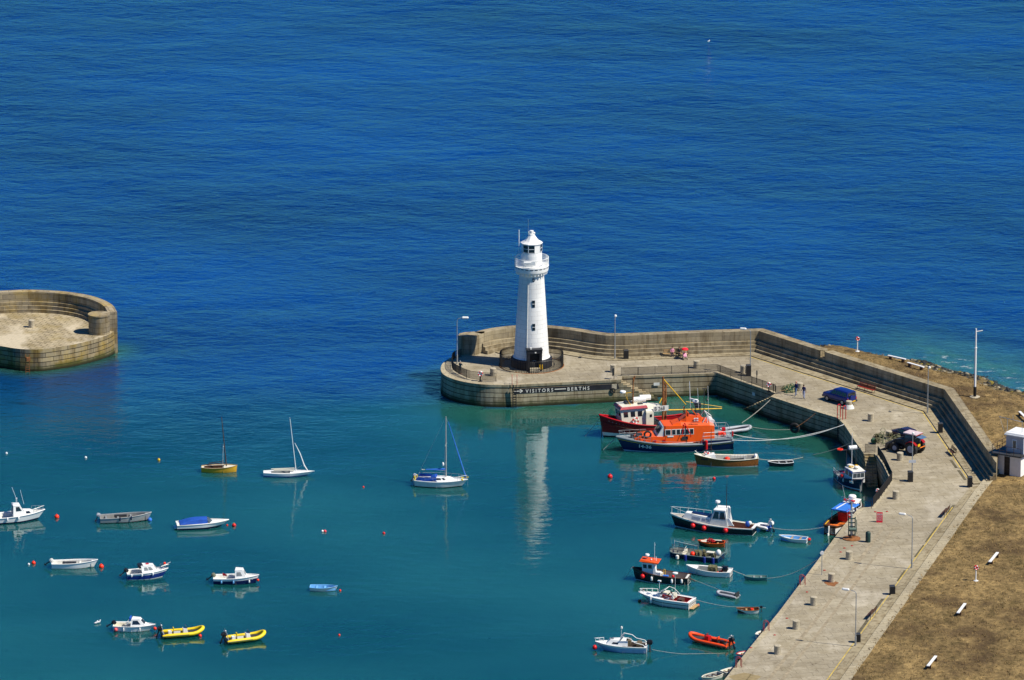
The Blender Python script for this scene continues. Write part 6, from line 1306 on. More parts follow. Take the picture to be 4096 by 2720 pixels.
m = MB(); m.tube([(L*.28, .3, .8), (L*.28, .3, 7.2)], .12, 7); m.tube([(L*.22, -.6, .8), (L*.22, -.6, 6.0)], .13, 7); m.tube([(L*.28, .3, 7.0), (L*.23, -.6, 5.8)], .07, 6); [m.tube([(L*.28, .3, z), (L*.22, -.6, z+.9)], .05, 5) for z in (1.8, 3.2, 4.6)]; m.tube([(L*.28, .3, 6.2), (L*.25, 0, 3.0)], .1, 6); b.part('gantry', m, RUST)
m = MB(); m.tube([(L*.27, .2, 6.8), (L*.02, .4, 3.3)], .08, 6, r2=.06); m.tube([(L*.22, 0, 2.7), (-L*.40, .3, 2.3)], .09, 6, r2=.07); m.tube([(L*.02, .4, 3.7), (-L*.4, .3, 2.5)], .035, 5); m.tube([(L*.28, .2, 4.6), (L*.33, .6, 3.9)], .06, 5); b.part('derrick_boom', m, YELP)
m = MB(); m.tube([(L*.36, -.8, 1.4), (L*.36, .9, 1.4)], .42, 12); m.box((L*.42, 0, 1.2), (.8, 1.6, .8)); m.tube([(L*.4, .9, 1.6), (L*.4, 1.3, 1.6)], .3, 12); b.part('winch', m, DGREY); m = MB(); [m.tube([(L*.62, .2, 7.0), q], .012, 3) for q in ((L*.97, 0, 2.9), (L*.28, .3, 7.0), (L*.1, 1.5, 1.5))]; b.part('rigging', m, DGREY)
m = MB(); m.hexa([(L*.9, .62, 2.15), (L*.82, .98, 1.78), (L*.82, 1.02, 1.78), (L*.9, .66, 2.15), (L*.9, .64, 2.4), (L*.82, 1.03, 2.05), (L*.82, 1.07, 2.05), (L*.9, .7, 2.4)]) if False else None
# ---- 15 lifeboat
LO = ORANGE; LN = M('lifeboat navy', (.004, .01, .075), .2, var=.05, spec=.6); LG = M('lifeboat grey fendering', (.20, .24, .26), .6)
b = Boat('lifeboat', 'large orange and navy all weather lifeboat numbered 14-36', 'lifeboat', (2464, 1803), (2922, 1783), 4.7, 1.85, 1.05, 1.2, bands=((.07, WHITE), (.80, LN), (.84, YELP), (.88, LN), (1, LG)), tr=.88, rake=1.0, p=2.3, fl=.84, N=26, draft=.5)
L = b.L; b.deck(M('lifeboat deck grey', (.18, .21, .23), .7), 0, 1, dz=-.03, camber=.06); b.rail(LG, .10, name='fendering')
sgn = 1   # camera sees the port side (bow to the left)
# raised aft deck wall
m = MB(); m.hexa([(0.05, -2.05, 1.0), (L*.30, -2.25, .95), (L*.30, 2.25, .95), (0.05, 2.05, 1.0), (.05, -2.05, 1.42), (L*.26, -2.25, 1.42), (L*.26, 2.25, 1.42), (.05, 2.05, 1.42)]); b.part('aft_bulwark', m, LN); m = MB(); m.hexa([(0.02, -2.08, 1.42), (L*.26, -2.28, 1.42), (L*.26, 2.28, 1.42), (0.02, 2.08, 1.42), (.02, -2.08, 1.52), (L*.26, -2.28, 1.52), (L*.26, 2.28, 1.52), (.02, 2.08, 1.52)]); b.part('aft_deck', m, LG)
# superstructure
m = MB(); secs = []
def hx(x, w, z0, z1, si): return [(x, -w/2, z0), (x, w/2, z0), (x, w/2-si, z1), (x, -w/2+si, z1)]
loft(m, [hx(L*.16, 3.2, 1.1, 3.05, .22), hx(L*.20, 3.3, 1.1, 3.15, .22), hx(L*.585, 3.3, 1.15, 3.3, .25), hx(L*.60, 3.2, 1.15, 3.3, .3)]); sup = m.build('wheelhouse', LO, b.t)
m = MB(); loft(m, [hx(L*.585, 3.25, 1.15, 1.95, .1), hx(L*.70, 3.1, 1.2, 1.98, .15), hx(L*.80, 2.6, 1.3, 1.95, .2), hx(L*.845, 2.0, 1.4, 1.6, .2)]); fd = m.build('foredeck_casing', LO, b.t)
m = MB(); m.hexa([(L*.58, -1.45, 1.95), (L*.66, -1.25, 1.95), (L*.66, 1.25, 1.95), (L*.58, 1.45, 1.95), (L*.60, -1.3, 3.25), (L*.60+.12, -1.2, 3.2), (L*.60+.12, 1.2, 3.2), (L*.60, 1.3, 3.25)]); fs_ = m.build('front_shield', WHITE2, sup); 
for y in (-.8, 0, .8): m = MB(); m.hexa([(L*.64, y-.3, 2.3), (L*.655, y-.3, 2.3), (L*.655, y+.3, 2.3), (L*.64, y+.3, 2.3), (L*.605, y-.3, 3.0), (L*.622, y-.3, 3.0), (L*.622, y+.3, 3.0), (L*.605, y+.3, 3.0)]); m.build('windscreen', GLASS, sup)
for s_ in (-1, 1):
    xs_ = [.565, .515, .475, .437, .398, .36]
    for k, q in enumerate(xs_):
        w = .30 if k else .36
        yw = lambda z: s_*(1.65-.23*(z-1.15)/2.1)
        m = MB(); a0, a1 = 2.22, 2.82; m.hexa([(L*q-w-.06, yw(a0-.06)-.05*s_, a0-.06), (L*q+w+.06, yw(a0-.06)-.05*s_, a0-.06), (L*q+w+.06, yw(a0-.06)+.02*s_, a0-.06), (L*q-w-.06, yw(a0-.06)+.02*s_, a0-.06), (L*q-w-.06, yw(a1+.06)-.05*s_, a1+.06), (L*q+w+.06, yw(a1+.06)-.05*s_, a1+.06), (L*q+w+.06, yw(a1+.06)+.02*s_, a1+.06), (L*q-w-.06, yw(a1+.06)+.02*s_, a1+.06)]) if False else None
        w = .21 if k else .30
        m.hexa([(L*q-w-.06, yw(a0-.06)-.05*s_, a0-.06), (L*q+w+.06, yw(a0-.06)-.05*s_, a0-.06), (L*q+w+.06, yw(a0-.06)+.02*s_, a0-.06), (L*q-w-.06, yw(a0-.06)+.02*s_, a0-.06), (L*q-w-.06, yw(a1+.06)-.05*s_, a1+.06), (L*q+w+.06, yw(a1+.06)-.05*s_, a1+.06), (L*q+w+.06, yw(a1+.06)+.02*s_, a1+.06), (L*q-w-.06, yw(a1+.06)+.02*s_, a1+.06)]); wf_ = m.build('window_frame', WHITE2, sup)
        m = MB(); m.hexa([(L*q-w, yw(a0)-.05*s_, a0), (L*q+w, yw(a0)-.05*s_, a0), (L*q+w, yw(a0)+.035*s_, a0), (L*q-w, yw(a0)+.035*s_, a0), (L*q-w, yw(a1)-.05*s_, a1), (L*q+w, yw(a1)-.05*s_, a1), (L*q+w, yw(a1)+.035*s_, a1), (L*q-w, yw(a1)+.035*s_, a1)]); m.build('window', GLASS, wf_)
m = MB(); loft(m, [hx(L*.16, 2.6, 3.05, 3.15, .1), hx(L*.20, 2.7, 3.1, 3.5, .3), hx(L*.45, 2.6, 3.2, 3.62, .35), hx(L*.52, 2.4, 3.25, 3.35, .3)]); m.build('roof', LO, sup)
# flying bridge
m = MB(); loft(m, [hx(L*.24, 1.7, 3.4, 3.6, .1), hx(L*.27, 1.9, 3.4, 4.15, .2), hx(L*.40, 1.8, 3.5, 4.35, .25), hx(L*.45, 1.5, 3.5, 3.7, .2)]); fb_ = m.build('flying_bridge', LO, b.t)
m = MB(); m.box((L*.38, .0, 4.5), (.1, 1.5, .35)); m.box((L*.40, .75, 4.7), (.12, .1, .8), .1); m.box((L*.40, -.75, 4.7), (.12, .1, .8)); m.tube([(L*.3, -.7, 4.1), (L*.34, -.7, 4.9), (L*.34, .7, 4.9), (L*.3, .7, 4.1)], .06, 5); m.build('bridge_screen', LO, fb_)
text('lettering', 'Lifeboats', .36, (L*.375, 1.33, 3.52), (-1, 0, 0), (0, -.35, 1), BLACK, sup, sx=.95)
m = MB(); m.box((L*.315, .93, 3.85), (.55, .04, .4)); fl_ = m.build('flag_panel', WHITE, fb_); m = MB(); m.box((L*.315, .96, 3.85), (.55, .03, .07)); m.box((L*.315, .96, 3.85), (.07, .03, .4)); m.build('flag_cross', RED, fl_)
m = MB(); 
for x, y in ((L*.31, -.35), (L*.31, .35), (L*.27, -.35), (L*.27, .35)): m.tube([(x, y, 3.9), (x, y*.8, 5.7)], .04, 5)
for z in (4.6, 5.2, 5.7): m.box((L*.29, 0, z), (.6, .75, .06))
m.box((L*.29, 0, 5.5), (.8, .8, .2)); mst = m.build('mast_frame', DGREY, b.t)
m = MB(); m.lathe([(.25, 5.75), (.4, 5.85), (.42, 6.0), (.3, 6.15), (.01, 6.2)], (L*.31, 0, 0), 16, cap=False); m.box((L*.325, 0, 6.15), (.16, 1.5, .14), .6); m.build('radar', WHITE, mst)
m = MB(); 
for x, y, h in ((L*.36, .5, 8.6), (L*.345, -.5, 8.4), (L*.29, .6, 7.8), (L*.2, .6, 8.0)): m.tube([(x, y, 5.2 if h != 8.0 else 3.4), (x+.15, y, h)], .018, 4)
m.build('whip_aerials', WHITE, mst); m = MB(); m.tube([(L*.235, 0, 3.4), (L*.235, 0, 7.5)], .05, 5); m.box((L*.235, 0, 7.5), (.5, .1, .08)); m.ball((L*.21, .2, 6.1), .16); m.build('light_pole', DGREY, mst)
m = MB(); m.box((L*.42, .3, 3.75), (.12, .12, .3)); m.build('searchlight', WHITE, sup)
m = MB(); m.tube([(L*.18, -.8, 3.4), (L*.18, .8, 3.4)], .33, 12); m.build('liferaft', WHITE, sup); m = MB()
for y in (-1.1, 1.1): m.tube([(L*.26, y, 3.5), (L*.22, y, 4.4), (L*.16, y, 3.7), (L*.14, y, 3.0)], .05, 5); m.tube([(L*.22, y, 3.2), (L*.22, y, 4.4)], .04, 5)
m.tube([(L*.22, -1.1, 4.4), (L*.22, 1.1, 4.4)], .05, 5); m.build('roof_rails', WHITE, sup)
m = MB(); 
for q, z in ((.77, 1.45), (.68, 1.5), (.6, 1.5)): m.box((L*q, 1.6 if q < .75 else 1.4, z), (.3, .06, .3))
m.build('red_lockers', RED, fd); m = MB(); m.box((L*.42, 1.68, 1.75), (.75, .05, .42)); m.build('vent_grille', DGREY, sup); m = MB(); m.box((L*.545, 1.60, 2.02), (.75, .04, .16)); np_ = m.build('name_plate', WHITE, sup)
m = MB(); m.box((L*.585-.9, 1.72, 1.13), (5.0, .06, .06)); m.build('white_strip', WHITE, sup)
# arm hanging over the side with orange straps
m = MB(); m.tube([(L*.42, 1.3, 3.6), (L*.38, 1.9, 2.4), (L*.37, 1.9, 1.9)], .06, 5); m.tube([(L*.42, 1.3, 3.6), (L*.45, 1.9, 2.1)], .04, 5); m.build('scramble_net', RED, sup)
# rails: bow, side and stern
b.stanch(.72, .97, .75, n=5, r=.022, name='bow_rail'); b.stanch(.30, .70, .35, n=7, r=.018, name='side_rail', mid=False, close=False); m = MB()
for s_ in (-1, 1):
    pts = [(L*.285, s_*2.15, 1.1), (L*.265, s_*2.15, 2.45), (L*.02, s_*1.95, 2.45)]; m.tube(pts, .03, 5); m.tube([(L*.27, s_*2.15, 2.0), (L*.02, s_*1.95, 2.0)], .022, 5)
    for k in range(5): x = L*(.26-.06*k); m.tube([(x, s_*2.08, 1.5), (x, s_*2.08, 2.45)], .026, 5)
m.tube([(.2, -1.95, 2.45), (.2, 1.95, 2.45)], .03, 5); m.tube([(.2, -1.95, 2.0), (.2, 1.95, 2.0)], .022, 5); b.part('stern_rail', m, GALV)
m = MB(); m.box((L*.09, .4, 1.75), (.6, .6, .45)); m.ball((L*.07, .9, 1.8), .25); b.part('orange_gear', m, ORBUOY); m = MB(); m.box((L*.05, -.9, 1.8), (.4, .5, .6)); m.box((.1, 1.85, 2.1), (.16, .3, .6)); b.part('red_gear', m, RED); m = MB(); m.box((L*.12, -.2, 1.65), (.8, .5, .2)); b.part('grey_locker', m, LG)
m = MB(); m.torus((L*.74, 1.2, 2.25), .4, .13, 'y', n=16); b.part('black_ring', m, RUBBER); m = MB(); m.box((L*.8, .1, 2.0), (.7, .8, .3)); m.box((L*.86, 0, 1.9), (.4, .4, .4)); m.tube([(L*.75, -.5, 1.9), (L*.8, .3, 2.7), (L*.86, .3, 1.9)], .03, 4); b.part('windlass', m, DGREY)
b.fender(.245, 1, RED, .2, 1.25, z=.95)
text('lettering', '14-36', .58, tuple(Vector(b.P(.845, .42, 1))+Vector((0, .10, 0))), (Vector(b.P(.74, .42, 1))-Vector(b.P(.845, .42, 1))), (0, .22, 1), WHITE2, b.hull, sx=1.25, ext=.02, bold=.02)
# ---- 17 wooden launch
b = Boat('wooden_launch', 'varnished brown open wooden launch with short mast below the orange lifeboat', 'boat', (2776, 1862), (3031, 1858), 2.4, 1.5, .95, 1.05, bands=((.08, WHITE2), (1, WOOD)), tr=.7, rake=.35, p=2.3)
L = b.L; b.well(M('pale grey lining', (.34, .34, .32), .7), .05, .74, .13, .2, CREAM); b.deck(CREAM, .74, 1, camber=.06, dz=-.02); b.deck(CREAM, 0, .05, camber=.02, name='aft_deck'); b.rail(CREAM, .045); b.thwarts((.2, .5), GREYP); m = MB(); m.hexa([(L*.66, -.6, 1.0), (L*.84, -.4, 1.2), (L*.84, .4, 1.2), (L*.66, .6, 1.0), (L*.68, -.5, 1.5), (L*.82, -.3, 1.5), (L*.82, .3, 1.5), (L*.68, .5, 1.5)]); b.part('fore_cuddy', m, WHITE)
buoyring('life_ring', b, (L*.8, 0, 1.6), 'z', .32, .09); m = MB(); m.tube([(L*.735, 0, .9), (L*.735, 0, 4.6)], .05, 5, r2=.03); b.part('mast', m, WOODD); m = MB(); m.tube([(L*.735, 0, 2.2), (L*.62, -.3, 1.1)], .015, 4); m.tube([(L*.735, 0, 2.2), (L*.97, 0, 1.55)], .015, 4); b.part('rigging', m, DGREY)
m = MB(); [m.tube([(L*.9, s_*.25, 1.35), (L*.99, s_*.12, 1.9), (L*.97, 0, 1.9)], .02, 4) for s_ in (-1, 1)]; b.part('pulpit', m, GALV); m = MB(); m.ball((L*.49, .7, 1.0), .3, n=12, sq=(1.2, 1, .9)); b.part('orange_buoy', m, ORBUOY, smooth=True); m = MB(); [m.box((L*(.18+.024*k), -.72, .85), (.1, .25, .28)) for k in range(10)]; b.part('white_slatted_seat', m, WHITE2); m = MB(); m.ball((L*.035, 0, 1.1), .3, sq=(.7, 1, 1)); b.part('white_cover', m, WHITE, smooth=True); m = MB(); m.box((L*.845, .88, 1.02), (.9, .04, .18), -.35); b.part('name_board', m, BLACK)
# ---- 19 navy fishing boat in the notch
b = Boat('fishing_boat', 'small navy fishing boat with white wheelhouse and orange gallows, moored under the sunlit steps', 'fishing boat', (3446, 1970), (3366, 1912), 2.7, 1.65, 1.05, .95, bands=((.08, RED), (.2, WHITE2), (1, NAVY)), tr=.82, rake=.35, p=2.6)
L = b.L; b.deck(GREYP, 0, .97, dz=-.35, camber=.02); b.rail(NAVY, .06); cb, fc = cabin(b, L*.48, L*.84, 1.9, 1.7, .9, 2.35, .1, -.05, .08, WHITE, 'wheelhouse', wins=(('front', .06, .34, .5, .86), ('front', .38, .64, .5, .86), ('front', .68, .95, .5, .86), ('right', .55, .92, .5, .86), ('left', .55, .92, .5, .86), ('right', .1, .45, .5, .86)), glass=GLASS2, roof=WHITE2, rt=.08)
m = MB(); m.box((L*.665, 0, 2.28), (L*.37, 1.84, .12)); b.part('blue_band', m, M('blue roof trim', (.015, .06, .3), .5))
m = MB(); m.ball((L*.70, .1, 2.65), .32, sq=(1.2, 1, .5)); m.box((L*.55, -.3, 2.6), (.7, .5, .25), .3); b.part('roof_gear', m, WHITE2); m = MB(); m.box((L*.6, .35, 2.6), (.4, .3, .2)); m.torus((L*.66, -.5, 2.7), .25, .05); b.part('yellow_gear', m, YELP)
m = MB(); m.tube([(L*.50, .0, 2.3), (L*.50, 0, 6.6)], .035, 5); b.part('aerial', m, WHITE); m = MB(); m.tube([(L*.40, .8, .7), (L*.40, .8, 4.3)], .035, 5); m.tube([(L*.42, -.5, .7), (L*.42, -.5, 4.3)], .035, 5); m.box((L*.40, .1, 4.35), (.25, 2.6, .06)); b.part('gallows', m, DGREY)
m = MB(); m.torus((L*.36, -1.2, 4.4), .3, .09, 'z', n=14); b.part('orange_buoy', m, ORBUOY); m = MB(); m.tube([(L*.42, -.2, 4.6), (L*.42, .8, 4.6)], .26, 10); b.part('liferaft', m, WHITE)
m = MB(); m.box((L*.12, .5, 1.1), (.7, .6, .35)); b.part('lime_crate', m, LIME); m = MB(); m.box((L*.3, .0, 1.3), (.7, .5, 1.1)); m.tube([(L*.3, .3, 1.9), (L*.3, .7, 1.9)], .25, 10); m.ball((L*.22, -.5, .95), .25); b.part('hauler', m, WHITE2); m = MB(); m.box((L*.18, -.2, .9), (.5, .4, .3)); m.ball((L*.28, -.7, .9), .2); b.part('red_gear', m, RED)
b.stanch(.0, .4, .5, mat=WHITE2, n=4, mid=True, close=False, r=.02); [b.fender(t, s_, WHITE2, .1, .45) for t in (.35, .6) for s_ in (-1,)]; m = MB(); m.box((L*.86, -1.0, 1.15), (.5, .04, .2), .55); b.part('number_patch', m, WHITE2)
# ---- 20 ferry with blue canopy
b = Boat('ferry_boat', 'open wooden passenger boat with blue canopy and orange inside, moored at the quay crane', 'boat', (3446, 2064), (3318, 2139), 2.9, 1.6, 1.05, 1.1, bands=((.12, RED), (.78, WHITE), (.86, WOODD), (1, WOOD)), tr=.55, rake=.3, p=2.3, full=.45)
L = b.L; b.well(M('dark red brown inside', (.10, .03, .015), .7), .06, .8, .18, .35, YELP); b.deck(WHITE2, .8, 1); b.deck(WOOD, 0, .06, camber=.02, name='aft_deck'); b.rail(WOODD, .06); m = MB(); m.box((L*.28, -.2, .62), (1.9, 1.5, .06)); m.box((L*.16, .2, .65), (.5, .9, .3)); b.part('orange_floor', m, M('orange floor paint', (.75, .17, .02), .6)); m = MB(); m.box((L*.40, -.2, 1.3), (.2, 1.5, 1.1)); m.tube([(L*.36, -1.0, .6), (L*.36, -1.0, 2.5)], .06, 5); m.tube([(L*.30, -1.0, .6), (L*.30, -1.0, 2.5)], .06, 5); b.part('red_partition', m, RED)
m = MB(); m.hexa([(L*.28, -1.1, 2.3), (L*.66, -1.15, 2.35), (L*.66, 1.15, 2.35), (L*.28, 1.1, 2.3), (L*.28, -1.0, 2.42), (L*.66, -1.05, 2.48), (L*.66, 1.05, 2.48), (L*.28, 1.0, 2.42)]); cn = b.part('canopy', m, BLUE2); m = MB(); m.box((L*.48, .45, 2.48), (L*.36, .12, .05)); m.build('canopy_batten', WHITE, cn)
m = MB(); [m.tube([(x, s_*1.05, 1.0), (x, s_*1.02, 2.33)], .03, 5) for x in (L*.31, L*.48, L*.65) for s_ in (-1, 1)]; b.part('canopy_posts', m, GALV); cb, fc = cabin(b, L*.62, L*.86, 1.9, 1.4, 1.0, 2.55, 0, .25, .1, WHITE, 'wheelhouse', wins=(('right', .1, .85, .55, .85), ('left', .1, .85, .55, .85), ('front', .1, .9, .55, .88)), roof=WHITE); radar(b, L*.70, 0, 2.6, .48, .4, cb, .3)
m = MB(); m.tube([(L*.66, .7, 2.6), (L*.6, .9, 4.6)], .018, 4); b.part('aerial', m, WHITE); m = MB(); m.box((L*.6, -.5, 2.85), (.5, .4, .15)); m.torus((L*.62, .5, 2.85), .25, .07); b.part('red_roof_gear', m, RED); m = MB(); m.box((-.2, 0, .35), (.3, .08, 1.5)); m.box((-.3, 0, .1), (.45, .1, .35)); b.part('rudder', m, WHITE); m = MB(); [m.torus((L*q, -1.5 if q < .8 else -1.1, .8), .3, .1, 'y', n=12) for q in (.55, .75, .9)]; b.part('tyre_fenders', m, RUBBER)
# ---- 21 black and white motor launch
b = Boat('motor_launch', 'long black hulled motor launch with white superstructure and three round red fenders', 'boat', (2682, 2104), (3018, 2134), 3.0, 1.6, .95, .85, bands=((.07, WHITE2), (.30, M('dark maroon bottom', (.05, .006, .006), .4)) if False else (.30, BLKHULL), (.86, BLKHULL), (1, WHITE2)), tr=.72, rake=.6, p=2.3, N=22)
L = b.L; b.deck(M('worn timber deck', (.36, .33, .28), .7), .30, 1, dz=-.05, camber=.05); b.well(M('brown cockpit', (.13, .045, .03), .7), .03, .30, .22, .25, CREAM); b.rail(WHITE2, .05)
cb, fc = cabin(b, L*.50, L*.86, 2.1, 1.1, .95, 1.72, 0, .5, .15, WHITE, 'coachroof', zf=1.95, wins=(('left', .3, .62, .35, .75), ('left', .68, .95, .35, .75), ('right', .1, .9, .35, .75)), glass=M('pale window screen', (.30, .34, .42), .3)); m = MB(); m.hexa([(L*.52, -.5, 1.76), (L*.74, -.35, 1.93), (L*.74, .35, 1.93), (L*.52, .5, 1.76), (L*.52, -.5, 1.84), (L*.74, -.35, 2.01), (L*.74, .35, 2.01), (L*.52, .5, 1.84)]); m.build('dark_roof_panel', NAVY, cb)
cb2, fc = cabin(b, L*.29, L*.51, 2.3, 2.2, .85, 2.75, .35, .5, .2, M('pale grey white paint', (.62, .62, .60), .4), 'wheelhouse', wins=(('left', .08, .48, .46, .9), ('left', .52, .92, .46, .9), ('right', .1, .9, .5, .88), ('front', .08, .48, .5, .9), ('front', .52, .92, .5, .9)), roof=WHITE, rt=.08, cut=.05); radar(b, L*.44, 0, 2.85, .32, .28, cb2, .55)
m = MB(); m.tube([(L*.335, 0, 2.8), (L*.335, 0, 5.1), (L*.33, 0, 6.6)], [.05, .04, .015], 5); m.tube([(L*.335, 0, 4.5), (L*.31, .5, 4.7)], .02, 4); b.part('mast', m, DGREY); m = MB(); m.box((L*.29, .55, 2.2), (.35, .1, 1.9)); m.ball((L*.29, .55, 3.1), .14); m.hexa([(L*.22, .9, 1.0), (L*.3, .9, 1.0), (L*.3, 1.0, 1.0), (L*.22, 1.0, 1.0), (L*.28, .9, 1.9), (L*.3, .9, 1.9), (L*.3, 1.0, 1.9), (L*.28, 1.0, 1.9)]); b.part('white_pillar', m, WHITE)
b.stanch(.55, .985, .85, mat=WHITE2, n=5, r=.02, mid=False); [b.fender(q, 1, REDBUOY, .30, .5, z=zz, round_=True) for q, zz in ((.70, .75), (.56, .65), (.30, .6))]
m = MB(); m.ball((L*.07, .5, 1.25), .35, sq=(.9, .8, 1.1)); b.part('blue_covered_engine', m, BLUE, smooth=True); m = MB(); m.ball((L*.045, .45, 1.4), .24); m.box((0.0, 0, .9), (.3, 2.0, .1)); b.part('white_stern_gear', m, WHITE, smooth=False)
# ---- 25 dark workboat
b = Boat('workboat', 'low dark blue workboat with open ramped ends, rails, orange buoy and white outboard', 'boat', (2680, 2220), (2884, 2243), 2.5, .72, .62, .66, bands=((1, NAVY),), tr=.98, rake=.0, p=14, fl=.9)
L = b.L; b.well(M('grey work deck', (.17, .18, .17), .7), .02, .97, .12, .22, M('grey green gunwale', (.12, .17, .17), .5)); b.rail(TEAL if False else M('grey green gunwale', (.12, .17, .17)), .05); b.stanch(.6, .98, .45, mat=DGREY, n=4, r=.03, close=False); m = MB(); m.box((L*.72, 0, .45), (.12, 2.0, .5)); b.part('ramp_board', m, CREAM)
m = MB(); m.ball((L*.52, .7, .65), .32); b.part('orange_buoy', m, ORBUOY, smooth=True); m = MB(); rq = random.Random(3); [m.box((L*rq.uniform(.12, .5), rq.uniform(-.8, .6), rq.uniform(.4, .8)), (rq.uniform(.2, .5), rq.uniform(.2, .4), rq.uniform(.2, .6)), rq.uniform(0, 3)) for k in range(12)]; m.tube([(L*.45, 0, .4), (L*.45, 0, 1.7)], .05, 5); b.part('deck_gear', m, MESHB); m = MB(); m.box((L*.2, .1, .95), (.9, .6, .06)); b.part('sorting_table', m, CREAM)
m = MB(); m.ball((L*.05, 0, .95), .36, sq=(.9, .8, 1.1)); b.part('outboard_motor', m, WHITE, smooth=True); m = MB(); m.tube([(L*.04, 0, .7), (-.5, .2, .35)], .06, 5); m.tube([(-.3, .5, .5), (-.7, .1, 1.1)], .04, 5); b.part('outboard_leg', m, DGREY); [b.fender(t, 1, M('navy tube fender', (.01, .025, .2), .4), .17, .9, z=.25) for t in (.08, .25, .62)]; b.fender(.78, 1, WHITE2, .2, .5, z=.3); m = MB(); m.tube([(L*.97, -.9, .6), (L*.96, -.9, 1.6)], .04, 5); m.tube([(L*.96, -.9, 1.5), (L*.5, -.7, 1.25)], .012, 3); m.tube([(L*.75, .4, .3), (L*.7, -.4, 1.2)], .03, 4); b.part('poles', m, WHITE2)
# ---- 26 black fishing boat with orange roof
b = Boat('fishing_boat', 'black fishing boat with small white wheelhouse and bright orange roof', 'fishing boat', (2530, 2317), (2757, 2333), 2.35, 1.5, .95, .85, bands=((.06, WHITE2), (.93, BLKHULL), (1, WOODD)), tr=.8, rake=.4, p=2.4)
L = b.L; b.well(M('grey brown cockpit', (.17, .14, .13), .7), .05, .6, .10, .3, WOODD); b.deck(GREYP, .6, .97, dz=-.35); b.rail(WOODD, .045); b.deck(WHITE2, 0, .05, camber=.02, name='aft_deck'); cb, fc = cabin(b, L*.60, L*.80, 1.5, 1.35, .7, 2.3, 0, -.15, .05, WHITE, 'wheelhouse', wins=(('left', .1, .4, .6, .88), ('left', .52, .82, .6, .88), ('front', .1, .9, .6, .9), ('right', .1, .8, .6, .88)))
m = MB(); m.hexa([(L*.535, -.95, 2.3), (L*.86, -.75, 2.45), (L*.86, .75, 2.45), (L*.535, .95, 2.3), (L*.52, -.95, 2.42), (L*.84, -.6, 2.68), (L*.84, .6, 2.68), (L*.52, .95, 2.42)]); rf = m.build('roof', ORANGE, cb); radar(b, L*.74, .1, 2.65, .27, .26, rf, .32); m = MB(); m.tube([(L*.62, -.2, 2.5), (L*.62, -.2, 4.6)], .02, 4); m.box((L*.615, -.2, 4.3), (.12, .02, .2)); m.tube([(L*.58, .2, 2.5), (L*.58, .2, 3.0)], .04, 4); m.ball((L*.66, .3, 2.65), .1); m.build('aerial', WHITE, rf)
m = MB(); m.hexa([(L*.54, .2, .5), (L*.62, .2, .5), (L*.62, .85, .5), (L*.54, .85, .5), (L*.58, .3, 1.9), (L*.61, .3, 1.9), (L*.61, .75, 1.9), (L*.58, .75, 1.9)]); m.box((L*.52, .5, 1.0), (.5, .6, .6)); b.part('engine_box', m, WHITE); m = MB(); m.box((L*.48, .3, .9), (.35, .5, .5)); b.part('yellow_crate', m, CREAM); m = MB(); m.tube([(L*.46, -.1, .5), (L*.45, 0, 1.5), (L*.42, .1, 1.5), (L*.42, .1, .5)], .04, 5); b.part('hauler_frame', m, YELP); m = MB(); m.box((L*.40, .5, .85), (.6, .4, .15)); b.part('blue_net', m, BLUE2); m = MB(); m.ball((L*.28, .2, .75), .18); b.part('red_buoy', m, REDBUOY, smooth=True)
b.fender(.80, 1, REDBUOY, .28, .4, z=.75, round_=True); [b.fender(q, 1, WHITE, .13, .5, z=zz) for q, zz in ((.63, .6), (.27, .5), (.1, .55))]; m = MB(); m.tube([(-.05, .3, .7), (-.8, .2, .35)], .07, 5); b.part('outdrive', m, BLACK)
# ---- 27 white open fishing boat with pot
b = Boat('open_boat', 'white open fishing boat carrying a big lobster pot, right of the black fishing boat', 'boat', (2745, 2291), (2925, 2304), 2.1, .98, .66, .68, bands=((.06, BLACK), (1, WHITE)), tr=.8, rake=.3, p=2.2)
L = b.L; b.well(GREYP, .08, .74, .12, .15, WHITE); b.deck(WHITE, .74, 1, camber=.05); b.deck(WHITE, 0, .08, camber=.02, name='aft_deck'); b.rail(WHITE, .04); m = MB()
for x in (L*.33, L*.33+.45, L*.33+.9): m.tube([(x, -.55, .25), (x, -.5, .9), (x, 0, 1.15), (x, .5, .9), (x, .55, .25)], .045, 5)
m.box((L*.33+.45, 0, .68), (.85, .95, .75)); b.part('lobster_pot', m, MESHB); m = MB(); [m.box((L*.13+dx, .3+dy, .95), (.05, .05, .55)) for dx in (-.3, .3) for dy in (-.25, .25)]; m.box((L*.13, .3, 1.2), (.7, .6, .05)); m.box((L*.13, .3, .85), (.6, .5, .3)); b.part('black_crate', m, BLACK); m = MB(); [m.ball((L*q, y, .45), .17) for q, y in ((.25, .2), (.28, .5), (.22, -.1))]; m.box((L*.52, .3, .35), (.5, .3, .2)); b.part('orange_gear', m, ORBUOY)
# ---- 30 white speedboat with red interior
b = Boat('speedboat', 'white speedboat with navy band, dark red interior and folding windscreen frame', 'boat', (2554, 2402), (2769, 2431), 2.55, 1.05, .92, .88, bands=((.52, WHITE2), (.62, NAVY), (1, WHITE)), tr=.88, rake=1.5, p=2.3, fl=.75)
L = b.L; REDI = M('dark red upholstery', (.26, .01, .015), .6); b.deck(WHITE, .48, 1, camber=.16, dz=-.02); b.well(REDI, .05, .48, .28, .35, WHITE); b.deck(WHITE, 0, .05, camber=.02, name='aft_deck'); b.rail(WHITE, .035); cb, fc = cabin(b, L*.38, L*.72, 1.7, 1.0, .9, 1.3, 0, .7, .15, WHITE, 'foredeck_cabin', wins=(('left', .35, .85, .2, .6),)); m = MB(); m.box((L*.44, .0, 1.15), (L*.16, 1.55, .3), 0, 0, .95); b.part('red_coaming', m, REDI)
m = MB(); 
